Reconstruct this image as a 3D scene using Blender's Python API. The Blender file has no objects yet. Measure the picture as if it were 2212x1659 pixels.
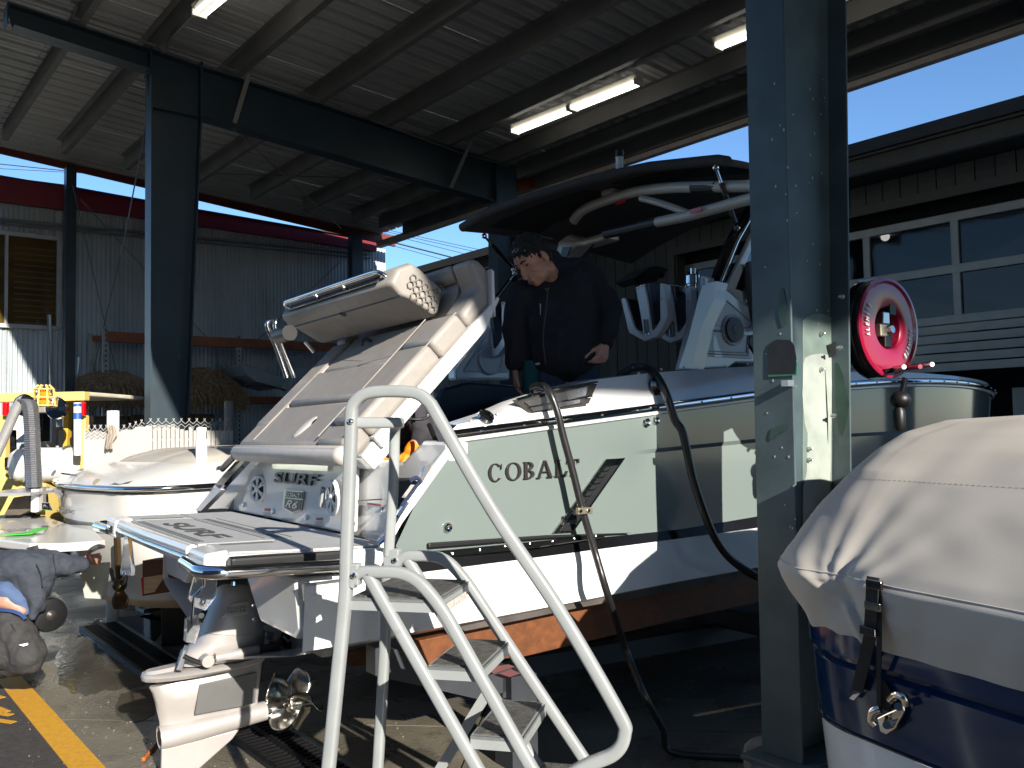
import bpy, bmesh, math, random
import numpy as np
from mathutils import Vector, Matrix
random.seed(7)
R = math.radians
SC = bpy.context.scene
COL = SC.collection
# ------------------------------------------------------------------ camera, sky, sun, exposure
F, CX, CY, HC = 1860.0, 1106.0, 829.5, 1.75
PI_, RO_ = R(2.83), R(-1.05)
_f = np.array([0, math.cos(PI_), math.sin(PI_)]); _u = np.array([0, -math.sin(PI_), math.cos(PI_)]); _r = np.array([1.0, 0, 0])
B0 = math.cos(RO_) * _r + math.sin(RO_) * _u
B1 = math.cos(RO_) * _u - math.sin(RO_) * _r
B2 = _f
CAM = np.array([0, 0, HC])
cam = bpy.data.objects.new('camera', bpy.data.cameras.new('camera')); COL.objects.link(cam)
cam.matrix_world = Matrix(((B0[0], B1[0], -B2[0], 0), (B0[1], B1[1], -B2[1], 0), (B0[2], B1[2], -B2[2], HC), (0, 0, 0, 1)))
cam.data.sensor_width = 36; cam.data.lens = 36 * F / 2212; cam.data.clip_end = 3000; cam.data.clip_start = .05
SC.camera = cam
SUN_AZ, SUN_EL = R(151), R(21.5)          # azimuth from +Y towards +X
w = bpy.data.worlds.new('World'); SC.world = w; w.use_nodes = True
nt = w.node_tree; bg = nt.nodes['Background']
sky = nt.nodes.new('ShaderNodeTexSky'); sky.sky_type = 'NISHITA'; sky.sun_disc = False
sky.sun_elevation = SUN_EL; sky.sun_rotation = SUN_AZ; sky.air_density = 1.0; sky.dust_density = .1; sky.ozone_density = 6
nt.links.new(sky.outputs[0], bg.inputs[0]); bg.inputs[1].default_value = .105
sun = bpy.data.objects.new('sun', bpy.data.lights.new('sun', 'SUN')); COL.objects.link(sun)
sun.data.energy = 5.0; sun.data.angle = R(.53); sun.data.color = (1, .94, .84)
ts = Vector((math.sin(SUN_AZ) * math.cos(SUN_EL), math.cos(SUN_AZ) * math.cos(SUN_EL), math.sin(SUN_EL)))
sun.rotation_euler = ts.to_track_quat('Z', 'Y').to_euler()
SC.view_settings.view_transform = 'Standard'; SC.view_settings.look = 'None'; SC.view_settings.gamma = 1
SC.view_settings.exposure = .95
SC.cycles.max_bounces = 8; SC.cycles.diffuse_bounces = 2
# ------------------------------------------------------------------ survey: photo pixels (2212 x 1659) onto real planes
def ray(u, v): return B0 * (u - CX) / F + B1 * (CY - v) / F + B2
def at(u, v, Y):
    d = ray(u, v); return CAM + d * Y / d[1]
def onz(u, v, z):
    d = ray(u, v); return CAM + d * (z - HC) / d[2]
def hit(uv, o, m, ax, val):
    d = m.T @ ray(*uv); c = m.T @ (CAM - o); return c + d * (val - c[ax]) / d[ax]
def zoom(ox, oy, s): return lambda x, y: (ox + x * s, oy + y * s)
def Q(c, r): return zoom(737.6 * c, 553.2 * r, .33343)
ZA = zoom(467.1, 540.8, .27785); ZB = zoom(202.8, 952.6, .27785); ZC = zoom(295, 1229.2, .259)
ZD = zoom(983.4, 319.6, .3056); ZE = zoom(0, 835.9, .21116); ZF = zoom(1290.7, 522.4, .1815); ZG = zoom(921.9, 786.7, .3473)
def V3(*a): return np.array(a, float)
def unit(a): a = np.asarray(a, float); return a / np.linalg.norm(a)
# boat frame (l forward, t to port, z up) and building frame (s, k, z)
def rotm(h, p, he):
    L = V3(math.sin(h) * math.cos(p), math.cos(h) * math.cos(p), math.sin(p)); T = V3(-math.cos(h), math.sin(h), 0); U = np.cross(L, T)
    c, s = math.cos(he), math.sin(he); return np.stack([L, c * T - s * U, c * U + s * T], 1)
BO = V3(-1.296, 4.796, 1.224); BM = rotm(R(55.01), R(-1.98), R(.32))
def bw(l, t, z): return BO + BM @ V3(l, t, z)
def bt(uv, t): return hit(uv, BO, BM, 1, t)
def bz(uv, z): return hit(uv, BO, BM, 2, z)
def bl(uv, l): return hit(uv, BO, BM, 0, l)
def btw(uv, t): return BO + BM @ bt(uv, t)
def blw(uv, l): return BO + BM @ bl(uv, l)
def bzw(uv, z): return BO + BM @ bz(uv, z)
AZ = R(39.34)
GM = np.stack([V3(math.cos(AZ), math.sin(AZ), 0), V3(-math.sin(AZ), math.cos(AZ), 0), V3(0, 0, 1)], 1)
GO = at(322, 880, 8.7) * V3(1, 1, 0)
def gw(s, k, z): return GO + GM @ V3(s, k, z)
def gk(uv, k): return hit(uv, GO, GM, 1, k)
def gs(uv, s): return hit(uv, GO, GM, 0, s)
def gkw(uv, k): return GO + GM @ gk(uv, k)
def gsw(uv, s): return GO + GM @ gs(uv, s)
GL, GP, UP = GM[:, 0], GM[:, 1], V3(0, 0, 1)
BL, BT, BU = BM[:, 0], BM[:, 1], BM[:, 2]
# ------------------------------------------------------------------ materials
MATS = {}
def mat(name, col, rough=.5, metal=0.0, var=.12, scale=6.0, bump=0.0, bscale=60.0, coat=0.0, emis=0.0, stain=None, alpha=1.0, trans=0.0, rvar=0.0, stretch=None):
    if name in MATS: return MATS[name]
    m = bpy.data.materials.new(name); m.use_nodes = True; n = m.node_tree; b = n.nodes['Principled BSDF']; L = n.links
    tc = n.nodes.new('ShaderNodeTexCoord'); src = tc.outputs['Object']
    if stretch:
        mp = n.nodes.new('ShaderNodeMapping'); mp.inputs['Scale'].default_value = stretch; L.new(src, mp.inputs[0]); src = mp.outputs[0]
    nz = n.nodes.new('ShaderNodeTexNoise'); nz.inputs['Scale'].default_value = scale; nz.inputs['Detail'].default_value = 6; L.new(src, nz.inputs[0])
    cr = n.nodes.new('ShaderNodeValToRGB'); cr.color_ramp.elements[0].position = .3; cr.color_ramp.elements[1].position = .7
    cr.color_ramp.elements[0].color = [c * (1 - var) for c in col] + [1]; cr.color_ramp.elements[1].color = [min(1, c * (1 + var)) for c in col] + [1]
    L.new(nz.outputs[0], cr.inputs[0]); out = cr.outputs[0]
    if stain:
        sc_, amt, scol, ss = stain
        n2 = n.nodes.new('ShaderNodeTexNoise'); n2.inputs['Scale'].default_value = ss; n2.inputs['Detail'].default_value = 9; n2.inputs['Roughness'].default_value = .65; L.new(src, n2.inputs[0])
        r2 = n.nodes.new('ShaderNodeValToRGB'); r2.color_ramp.elements[0].position = sc_; r2.color_ramp.elements[1].position = min(1, sc_ + .08)
        r2.color_ramp.elements[0].color = (0, 0, 0, 1); r2.color_ramp.elements[1].color = (amt, amt, amt, 1); L.new(n2.outputs[0], r2.inputs[0])
        mx = n.nodes.new('ShaderNodeMix'); mx.data_type = 'RGBA'; L.new(r2.outputs[0], mx.inputs[0]); L.new(out, mx.inputs[6]); mx.inputs[7].default_value = list(scol) + [1]; out = mx.outputs[2]
    L.new(out, b.inputs['Base Color'])
    b.inputs['Roughness'].default_value = rough; b.inputs['Metallic'].default_value = metal
    if rvar:
        mr = n.nodes.new('ShaderNodeMapRange'); mr.inputs[1].default_value = .35; mr.inputs[2].default_value = .65; mr.inputs[3].default_value = max(.02, rough - rvar); mr.inputs[4].default_value = min(1, rough + rvar)
        L.new(nz.outputs[0], mr.inputs[0]); L.new(mr.outputs[0], b.inputs['Roughness'])
    if coat: b.inputs['Coat Weight'].default_value = coat; b.inputs['Coat Roughness'].default_value = .06
    if bump:
        n3 = n.nodes.new('ShaderNodeTexNoise'); n3.inputs['Scale'].default_value = bscale; n3.inputs['Detail'].default_value = 5; L.new(src, n3.inputs[0])
        bp = n.nodes.new('ShaderNodeBump'); bp.inputs['Strength'].default_value = bump; bp.inputs['Distance'].default_value = .01; L.new(n3.outputs[0], bp.inputs['Height']); L.new(bp.outputs[0], b.inputs['Normal'])
    if emis: b.inputs['Emission Color'].default_value = list(col) + [1]; b.inputs['Emission Strength'].default_value = emis
    if trans: b.inputs['Transmission Weight'].default_value = trans
    if alpha < 1: b.inputs['Alpha'].default_value = alpha
    MATS[name] = m; return m
# ------------------------------------------------------------------ mesh builder
WM = {}
class MB:
    def __init__(s): s.v = []; s.f = []
    def add(s, v, f):
        o = len(s.v); s.v += [tuple(map(float, p)) for p in v]; s.f += [tuple(i + o for i in q) for q in f]; return s
    def prism(s, pts, vec):
        pts = [np.asarray(p, float) for p in pts]; n = len(pts); vec = np.asarray(vec, float)
        nn = sum(np.cross(pts[i] - pts[0], pts[(i + 1) % n] - pts[0]) for i in range(n))
        if np.dot(nn, vec) > 0: pts = pts[::-1]
        v = pts + [p + vec for p in pts]
        return s.add(v, [tuple(range(n)), tuple(range(2 * n - 1, n - 1, -1))] + [(i, i + n, (i + 1) % n + n, (i + 1) % n) for i in range(n)])
    def box(s, c, a, b, d):
        c, a, b, d = [np.asarray(q, float) for q in (c, a, b, d)]
        return s.prism([c - a - b - d, c + a - b - d, c + a + b - d, c - a + b - d], 2 * d)
    def bar(s, p, q, w_, h_, up=(0, 0, 1)):
        p, q, up = [np.asarray(x, float) for x in (p, q, up)]; d = unit(q - p); x = np.cross(d, up)
        x = unit(x) if np.linalg.norm(x) > 1e-6 else V3(1, 0, 0); y = np.cross(x, d)
        return s.box((p + q) / 2, x * w_ / 2, y * h_ / 2, (q - p) / 2)
    def tube(s, pts, r, n=10, closed=False, sq=1.0, up=None, cap=True):
        pts = [np.asarray(p, float) for p in pts]; N = len(pts); rr = r if isinstance(r, (list, tuple)) else [r] * N
        rings = []; x = None
        for i in range(N):
            a = pts[(i - 1) % N] if closed or i > 0 else pts[i]; b = pts[(i + 1) % N] if closed or i < N - 1 else pts[i]
            d = unit(b - a)
            if x is None or up is not None:
                g = V3(*(up if up is not None else (0, 0, 1)))
                if abs(np.dot(g, d)) > .97 and up is None: g = V3(1, 0, 0)
                x = unit(np.cross(g, d))
            else: x = unit(x - d * np.dot(x, d))
            y = np.cross(d, x)
            ring = []
            for j in range(n):
                th = 2 * math.pi * (j + .5) / n; c_, s_ = math.cos(th), math.sin(th)
                if sq != 1.0:
                    c_ = math.copysign(abs(c_) ** sq, c_); s_ = math.copysign(abs(s_) ** sq, s_)
                ring.append(pts[i] + rr[i] * (x * c_ + y * s_))
            rings.append(ring)
        return s.loft(rings, cap=cap and not closed, loop=closed)
    def loft(s, rings, cap=True, loop=False, ring_closed=True):
        n = len(rings[0]); N = len(rings); f = []
        for i in range(N if loop else N - 1):
            for j in range(n if ring_closed else n - 1):
                i2 = (i + 1) % N; j2 = (j + 1) % n
                f.append((i * n + j, i * n + j2, i2 * n + j2, i2 * n + j))
        if cap and not loop and ring_closed: f += [tuple(range(n - 1, -1, -1)), tuple(range((N - 1) * n, N * n))]
        return s.add([p for r_ in rings for p in r_], f)
    def grid(s, fn, nu, nv):
        return s.loft([[fn(i / nu, j / nv) for j in range(nv + 1)] for i in range(nu + 1)], cap=False, ring_closed=False)
    def lathe(s, c, ax, prof, n=24, cap=True):
        ax = unit(ax); x = unit(np.cross(ax, V3(0, 0, 1) if abs(ax[2]) < .9 else V3(1, 0, 0))); y = np.cross(ax, x); c = np.asarray(c, float)
        return s.loft([[c + ax * h + r_ * (x * math.cos(2 * math.pi * j / n) + y * math.sin(2 * math.pi * j / n)) for j in range(n)] for r_, h in prof], cap=cap)
    def ball(s, c, r, ax=None, n=14):
        c = np.asarray(c, float); A = np.diag(np.full(3, r)) if np.isscalar(r) else (np.diag(r) if ax is None else np.stack([unit(a) * q for a, q in zip(ax, r)], 1))
        rings = []
        for i in range(1, n):
            ph = math.pi * i / n
            rings.append([c + A @ V3(math.sin(ph) * math.cos(2 * math.pi * j / (2 * n)), math.sin(ph) * math.sin(2 * math.pi * j / (2 * n)), math.cos(ph)) for j in range(2 * n)])
        return s.loft(rings[::-1])
    def build(s, name, m, parent=None, smooth=None, bevel=0, seg=2, solid=0, sub=0, kind=None, label=None, mods=None):
        me = bpy.data.meshes.new(name); v = np.array(s.v)
        o = bpy.data.objects.new(name, me); COL.objects.link(o)
        wmx = WM[parent.name] if parent else Matrix.Translation(Vector(v.mean(0)) * 1.0)
        if not parent: wmx = Matrix.Translation(Vector(((v[:, 0].min() + v[:, 0].max()) / 2, (v[:, 1].min() + v[:, 1].max()) / 2, v[:, 2].min())))
        inv = wmx.inverted(); Mi = np.array(inv)
        v = v @ Mi[:3, :3].T + Mi[:3, 3]
        me.from_pydata([tuple(p) for p in v], [], s.f); me.update()
        bmx = bmesh.new(); bmx.from_mesh(me); bmesh.ops.recalc_face_normals(bmx, faces=bmx.faces); bmx.to_mesh(me); bmx.free()
        if isinstance(m, (list, tuple)):
            for q in m: me.materials.append(q)
        else: me.materials.append(m)
        if parent: o.parent = parent
        else: o.matrix_world = wmx
        WM[o.name] = wmx
        if smooth is not None:
            for p in me.polygons: p.use_smooth = True
            me.set_sharp_from_angle(angle=R(smooth))
        if solid:
            q = o.modifiers.new('solid', 'SOLIDIFY'); q.thickness = solid; q.offset = 0
        if bevel:
            q = o.modifiers.new('bevel', 'BEVEL'); q.width = bevel; q.segments = seg; q.limit_method = 'ANGLE'; q.angle_limit = R(35); q.harden_normals = False
        if sub:
            q = o.modifiers.new('sub', 'SUBSURF'); q.levels = sub; q.render_levels = sub
        if kind: o['kind'] = kind
        if label: o['label'] = label
        return o
def tag(o, label, cat, group=None):
    o['label'] = label; o['category'] = cat
    if group: o['group'] = group
    return o
def thing(name, loc, label, cat, group=None, m3=None):
    o = bpy.data.objects.new(name, None); COL.objects.link(o); o.empty_display_size = .1
    mx = Matrix.Translation(Vector(loc)) if m3 is None else Matrix.Translation(Vector(loc)) @ Matrix([list(r_) for r_ in m3]).to_4x4()
    o.matrix_world = mx; WM[o.name] = mx
    return tag(o, label, cat, group)
def dup(o, delta, name=None):                 # copy of a part, moved in its parent's own axes
    c = o.copy(); COL.objects.link(c); c.location = Vector(o.location) + Vector(delta); WM[c.name] = WM[o.name]; return c
def dup_tree(root, mx, label=None):
    c = root.copy(); COL.objects.link(c); c.matrix_world = mx; WM[c.name] = mx
    if label: c['label'] = label
    for ch in root.children:
        d = ch.copy(); COL.objects.link(d); d.parent = c
        for g in ch.children:
            e = g.copy(); COL.objects.link(e); e.parent = d
    return c
def arc(c, r, a0, a1, n, X, Y):
    return [np.asarray(c) + r * (math.cos(a) * np.asarray(X) + math.sin(a) * np.asarray(Y)) for a in np.linspace(a0, a1, n)]
def smoothpath(p, n=6):
    p = [np.asarray(q, float) for q in p]; out = []
    for i in range(len(p) - 1):
        a, b, c, d = p[max(i - 1, 0)], p[i], p[i + 1], p[min(i + 2, len(p) - 1)]
        for j in range(n):
            t = j / n; out.append(.5 * (2 * b + (c - a) * t + (2 * a - 5 * b + 4 * c - d) * t * t + (3 * b - a - 3 * c + d) * t ** 3))
    return out + [p[-1]]
def fillet(pts, r, n=5):                      # polyline with rounded corners
    pts = [np.asarray(p, float) for p in pts]; out = [pts[0]]
    for i in range(1, len(pts) - 1):
        a, b, c = pts[i - 1], pts[i], pts[i + 1]; q = min(r, np.linalg.norm(a - b) * .49, np.linalg.norm(c - b) * .49)
        p0 = b + unit(a - b) * q; p1 = b + unit(c - b) * q
        out += [(1 - t) ** 2 * p0 + 2 * t * (1 - t) * b + t * t * p1 for t in np.linspace(0, 1, n)]
    return out + [pts[-1]]
def text(name, body, P0, P1, P2, depth, m, parent, bold=0.0, shear=0.0, kind=None):
    cu = bpy.data.curves.new('t', 'FONT'); cu.body = body; cu.size = 1; cu.offset = bold; cu.extrude = .05; cu.shear = shear; cu.resolution_u = 3
    ob = bpy.data.objects.new('t', cu); COL.objects.link(ob); dg = bpy.context.evaluated_depsgraph_get(); me = bpy.data.meshes.new_from_object(ob.evaluated_get(dg))
    v = np.array([x.co for x in me.vertices]); f = [tuple(p.vertices) for p in me.polygons]
    bpy.data.objects.remove(ob); lo, hi = v.min(0), v.max(0); P0, P1, P2 = [np.asarray(p, float) for p in (P0, P1, P2)]
    nrm = unit(np.cross(P1 - P0, P2 - P0))
    b = MB(); b.add([P0 + (P1 - P0) * (x - lo[0]) / (hi[0] - lo[0]) + (P2 - P0) * (y - lo[1]) / (hi[1] - lo[1]) + nrm * depth * (z - lo[2]) / (hi[2] - lo[2]) for x, y, z in v], f)
    bpy.data.meshes.remove(me)
    return b.build(name, m, parent, kind=kind)
def blob(name, m, parent, caps=(), balls=(), voxel=.008, smooth=6, folds=0.0, fsize=.09):   # tapered limbs grown together into one continuous surface
    b = MB()
    for p, q, r0, r1 in caps:
        p, q = np.asarray(p, float), np.asarray(q, float); d = unit(q - p); k = np.linspace(0, math.pi / 2, 5)
        pts = [p - d * r0 * math.cos(a) for a in k[:-1]] + [p, q] + [q + d * r1 * math.sin(a) for a in k[1:]]
        rr = [max(r0 * math.sin(a), r0 * .05) for a in k[:-1]] + [r0, r1] + [max(r1 * math.cos(a), r1 * .05) for a in k[1:]]
        b.tube(pts, rr, n=14)
    for bb in balls: b.ball(*bb)
    o = b.build(name, m, parent, smooth=180)
    q = o.modifiers.new('remesh', 'REMESH'); q.mode = 'VOXEL'; q.voxel_size = voxel; q.use_smooth_shade = True
    q = o.modifiers.new('smooth', 'SMOOTH'); q.factor = .5; q.iterations = smooth
    if folds:                                   # creases in the cloth
        tx = bpy.data.textures.new('creases', 'CLOUDS'); tx.noise_scale = fsize; tx.noise_depth = 1
        q = o.modifiers.new('folds', 'DISPLACE'); q.texture = tx; q.strength = folds; q.mid_level = .5; q.texture_coords = 'LOCAL'
    return o
# ------------------------------------------------------------------ palette
teal = mat('teal_steel_paint', (.016, .033, .046), .42, var=.2, scale=3, bump=.05, bscale=25, stain=(.66, .35, (.16, .19, .18), 5))
galv = mat('grey_purlin_steel', (.15, .148, .138), .5, .1, var=.2, scale=2)
deck = mat('roof_deck_metal', (.38, .375, .35), .5, .1, var=.22, scale=1.2, stretch=(1, .35, 1))
rust = mat('red_oxide_steel', (.13, .02, .012), .55, var=.25, scale=3)
crimson = mat('crimson_fascia', (.16, .004, .012), .5, var=.12, scale=2)
corr = mat('galvanised_corrugated', (.42, .46, .48), .42, .3, var=.22, scale=1.5, stretch=(1, 1, .25), stain=(.66, .4, (.20, .14, .09), 2.5))
white = mat('white_gelcoat', (.72, .72, .71), .18, var=.02, scale=3, coat=.5)
wplast = mat('white_plastic', (.75, .75, .75), .4, var=.04)
blackp = mat('black_rubber', (.007, .007, .0075), .45, var=.2, scale=20)
blackg = mat('black_gloss', (.008, .008, .009), .12, var=.1, coat=.5)
chrome = mat('polished_stainless', (.78, .78, .77), .08, 1, var=.05)
brushed = mat('brushed_aluminium', (.6, .6, .6), .28, 1, var=.08, scale=30)
sage = mat('sage_gelcoat', (.158, .192, .180), .12, var=.015, scale=2, coat=.8)
vinyl = mat('taupe_vinyl', (.30, .272, .245), .5, var=.07, scale=14, bump=.12, bscale=220)
vinyl_l = mat('pale_vinyl', (.45, .42, .39), .48, var=.05, scale=14, bump=.1, bscale=220)
vinyl_d = mat('charcoal_vinyl', (.035, .042, .055), .5, var=.1, scale=14, bump=.1, bscale=220)
navyin = mat('navy_coaming_vinyl', (.012, .018, .032), .35, var=.15, scale=6)
ladderp = mat('grey_ladder_enamel', (.275, .29, .29), .35, var=.06, scale=9, stain=(.64, .35, (.2, .17, .12), 9))
drivep = mat('silver_drive_paint', (.40, .375, .36), .35, .25, var=.05, scale=8, bump=.03, bscale=200)
drived = mat('grey_drive_cowl', (.40, .38, .365), .38, .2, var=.06, scale=8)
bronze = mat('nickel_bronze', (.55, .53, .49), .2, 1, var=.15, scale=14)
concrete = mat('wet_concrete', (.155, .138, .105), .3, var=.4, scale=1.3, bump=.4, bscale=45, rvar=.28, stain=(.56, .6, (.06, .054, .045), 2.2))
wood = mat('brown_bunk_board', (.13, .040, .009), .6, var=.3, scale=4, stretch=(6, 1, 6), bump=.1)
# ================================================================== GROUND
asph = mat('asphalt', (.050, .043, .036), .75, var=.35, scale=40, bump=.5, bscale=140)
joint = mat('joint_dirt', (.02, .018, .015), .6)
MB().box((6, 16, -.22), (60, 0, 0), (0, 60, 0), (0, 0, .2)).build('ground', joint, kind='structure')
gr = bpy.data.objects['ground']
sl = None
ang = R(-6); sx, sy = V3(math.cos(ang), math.sin(ang), 0), V3(-math.sin(ang), math.cos(ang), 0)
o0 = onz(133, 1553, 0)
SW, SH = 2.6, 2.2
yl = [onz(u, v, 0) for u, v in ((14, 1459), (187, 1659))]; yd = unit(yl[1] - yl[0]); yn = V3(yd[1], -yd[0], 0)   # painted line runs along the asphalt edge
if yn[0] < 0: yn = -yn
slabs = []
for i in range(-4, 7):
    for j in range(-4, 9):
        c = o0 + sx * (i * SW) + sy * (j * SH)
        pts = [c, c + sx * (SW - .012), c + sx * (SW - .012) + sy * (SH - .012), c + sy * (SH - .012)]
        keep = []                                             # clip at the asphalt edge
        dd = [np.dot(p - yl[0], yn) for p in pts]
        for q in range(4):
            a, b, da, db = pts[q], pts[(q + 1) % 4], dd[q], dd[(q + 1) % 4]
            if da >= 0: keep.append(a)
            if da * db < 0: keep.append(a + (b - a) * da / (da - db))
        if len(keep) < 3: continue
        cc = sum(keep) / len(keep)
        if cc[1] < -2 or np.hypot(cc[0], cc[1]) > 16: continue
        MB().prism([p + V3(0, 0, -.019) for p in keep], (0, 0, .019)).build('concrete_slab', concrete, gr)
far = [(-60, -60), (70, -60), (70, 75), (-60, 75)]
MB().prism([V3(x, y, -.019) for x, y in far], (0, 0, .006)).build('asphalt_yard', asph, kind='structure')
p0 = yl[0] - yd * 8 ; p1 = yl[1] + yd * 3
MB().prism([p0 - yn * 30 - V3(0, 0, .012), p1 - yn * 30 - V3(0, 0, .012), p1 - V3(0, 0, .012), p0 - V3(0, 0, .012)], (0, 0, .013)).build('asphalt_lane', asph, kind='structure')
yel = mat('worn_yellow_paint', (.60, .30, .02), .6, var=.12, scale=30, stain=(.63, .75, (.16, .10, .04), 26), bump=.4, bscale=120)
hw = .075
MB().prism([yl[0] - yd * 1.2 - yn * hw, yl[1] + yd * 1 - yn * hw, yl[1] + yd * 1 + yn * hw, yl[0] - yd * 1.2 + yn * hw], (0, 0, .005)).build('painted_line', yel, kind='structure')
wl = MB()
for (a, b) in (((0, 1524), (16, 1538)), ((0, 1540), (24, 1545)), ((0, 1556), (30, 1561)), ((0, 1502), (6, 1508))):
    p, q = onz(a[0] - 30, a[1] - 4, .003), onz(b[0], b[1], .003); d = unit(q - p); n_ = V3(-d[1], d[0], 0) * .022
    wl.prism([p - n_, q - n_, q + n_, p + n_], (0, 0, .002))
wl.build('painted_lettering', yel, kind='structure')
# wet film where the hose water runs
puddle = mat('standing_water', (.07, .062, .048), .05, var=.3, scale=2, bump=.25, bscale=14)
def puddle_at(pts, z=.002):
    P_ = [onz(u, v, z) for u, v in pts]; c_ = sum(P_) / len(P_); rp = random.Random(len(pts))
    P_ = smoothpath(P_ + [P_[0]], 7)[:-1]; P_ = [c_ + (p - c_) * V3(1, 1, 1) * (1 + rp.uniform(-.035, .035)) for p in P_]
    for p in P_: p[2] = z
    MB().prism(P_, (0, 0, .0015)).build('water_puddle', puddle, kind='structure')
puddle_at(((150, 1372), (215, 1338), (330, 1330), (352, 1362), (330, 1400), (380, 1450), (330, 1475), (240, 1490), (170, 1500), (128, 1470), (120, 1420)))
puddle_at(((300, 1298), (355, 1290), (372, 1318), (345, 1340), (300, 1330)))
puddle_at(((260, 1500), (330, 1490), (335, 1540), (285, 1560), (250, 1540)))
# slot drain
dr = thing('trench_drain', onz(500, 1560, 0), 'black steel trench drain grating set in the wet concrete', 'drain')
gm = mat('drain_iron', (.012, .012, .013), .35, .4, var=.3, scale=20)
a0, a1 = onz(215, 1352, .004), onz(760, 1720, .004); dd = unit(a1 - a0); dn = V3(-dd[1], dd[0], 0); L_ = np.linalg.norm(a1 - a0)
wd = .17
MB().prism([a0 - dn * wd, a1 - dn * wd, a1 + dn * wd, a0 + dn * wd], (0, 0, .003)).build('channel', blackp, dr)
for e in (-wd, -.015, wd - .03): MB().bar(a0 + dn * (e + .015) + V3(0, 0, .012), a1 + dn * (e + .015) + V3(0, 0, .012), .03, .02).build('rail', brushed if abs(e) > .1 and e > 0 else gm, dr)
g0 = MB().bar(a0 - dn * wd + V3(0, 0, .012), a0 + dn * wd + V3(0, 0, .012), .018, .014).build('grate_bar', gm, dr)
for i in range(1, int(L_ / .05)): dup(g0, dd * i * .05)
# ================================================================== CANOPY
cp = thing('boat_canopy', GO, 'open steel canopy with ribbed metal roof and dark teal columns over the boats', 'canopy', m3=GM)
s_l = gk((322, 600), 0)[0]; zt = gk((425, 256), 0)[2]; s_rt = gk((427, 256), 0)[0]; s_rb = gk((394, 900), 0)[0]
c1, c2 = gk(Q(0, 0)(40, 45), 0), gk(Q(0, 0)(960, 345), 0); c3, c4 = gk(Q(0, 0)(80, 185), 0), gk(Q(0, 0)(945, 462), 0)
r1, r2 = gk(Q(0, 0)(1290, 455), 0), gk(Q(1, 0)(1040, 1080), 0); r3, r4 = gk(Q(0, 0)(1290, 765), 0), gk(Q(1, 0)(960, 1312), 0)
def ztop(s): return np.interp(s, [c1[0], c2[0], r1[0], r2[0]], [c1[2], c2[2], r1[2], r2[2]]) if s <= r2[0] else r2[2] + (r2[2] - r1[2]) / (r2[0] - r1[0]) * (s - r2[0])
def frame(k, full=True, ds=0.0):
    P = lambda s, z, kk=0: gw(s + ds, k + kk, z)
    rw = MB(); t = .006
    rw.prism([P(c1[0], c1[2], -t), P(c2[0], c2[2], -t), P(r1[0], r1[2], -t), P(r2[0], r2[2], -t), P(r4[0], r4[2], -t), P(r3[0], r3[2], -t), P(s_rt, zt, -t), P(s_l, zt, -t), P(c4[0], c4[2], -t), P(c3[0], c3[2], -t)], GP * 2 * t)
    def fl(a, b, wk=.1): rw.prism([P(a[0], a[2], -wk), P(b[0], b[2], -wk), P(b[0], b[2], wk), P(a[0], a[2], wk)], (0, 0, .012))
    fl(c1, c2); fl(c2, r1); fl(r1, r2); fl(c3, c4); fl(r3, r4)
    rw.box(P((s_l + s_rt) / 2, zt), GL * (s_rt - s_l) / 2, GP * .09, UP * .006)
    for s_, za, zb in ((s_rt + .01, r3[2] - .02, r1[2] + .06), (s_l - .015, c4[2] - .04, c2[2] + .03)): rw.box(P(s_, (za + zb) / 2), GL * .012, GP * .1, UP * (zb - za) / 2)
    rw.box(P(c1[0], (c1[2] + c3[2]) / 2), GL * .006, GP * .1, UP * (c1[2] - c3[2]) / 2)
    rw.build('rafter', teal, cp)
    cl = MB()
    cl.prism([P(s_l, 0, -t), P(s_rb - .06, 0, -t), P(s_rt, zt, -t), P(s_l, zt, -t)], GP * 2 * t)
    cl.box(P(s_l - .005, zt / 2 + .2), GL * .007, GP * .1, UP * (zt / 2 + .2))
    cl.prism([P(s_rb - .06, 0, -.1), P(s_rb - .06, 0, .1), P(s_rt, zt, .1), P(s_rt, zt, -.1)], GL * .014)
    cl.box(P((s_l + s_rb) / 2, .012), GL * .25, GP * .14, UP * .012)
    return cl
frame(0).build('column', teal, cp, label='dark teal tapered column by the slatted fence')
f1, f2 = gk((1066, 560), 0), gk((1108, 560), 0)
def far_col(k, name='column'):
    b = MB(); sa, sb = f1[0], f2[0]
    b.box(gw((sa + sb) / 2, k, 2.3), GL * (sb - sa) / 2, GP * .006, UP * 2.3)
    zz = r4[2] + .25
    for s_ in (sa, sb): b.box(gw(s_, k, zz / 2 + .1), GL * .007, GP * .1, UP * (zz / 2 + .1))
    b.box(gw((sa + sb) / 2, k, zz), GL * (sb - sa) / 2, GP * .1, UP * .3)
    return b
far_col(0).build('column', teal, cp, label='dark teal column behind the standing man')
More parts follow.
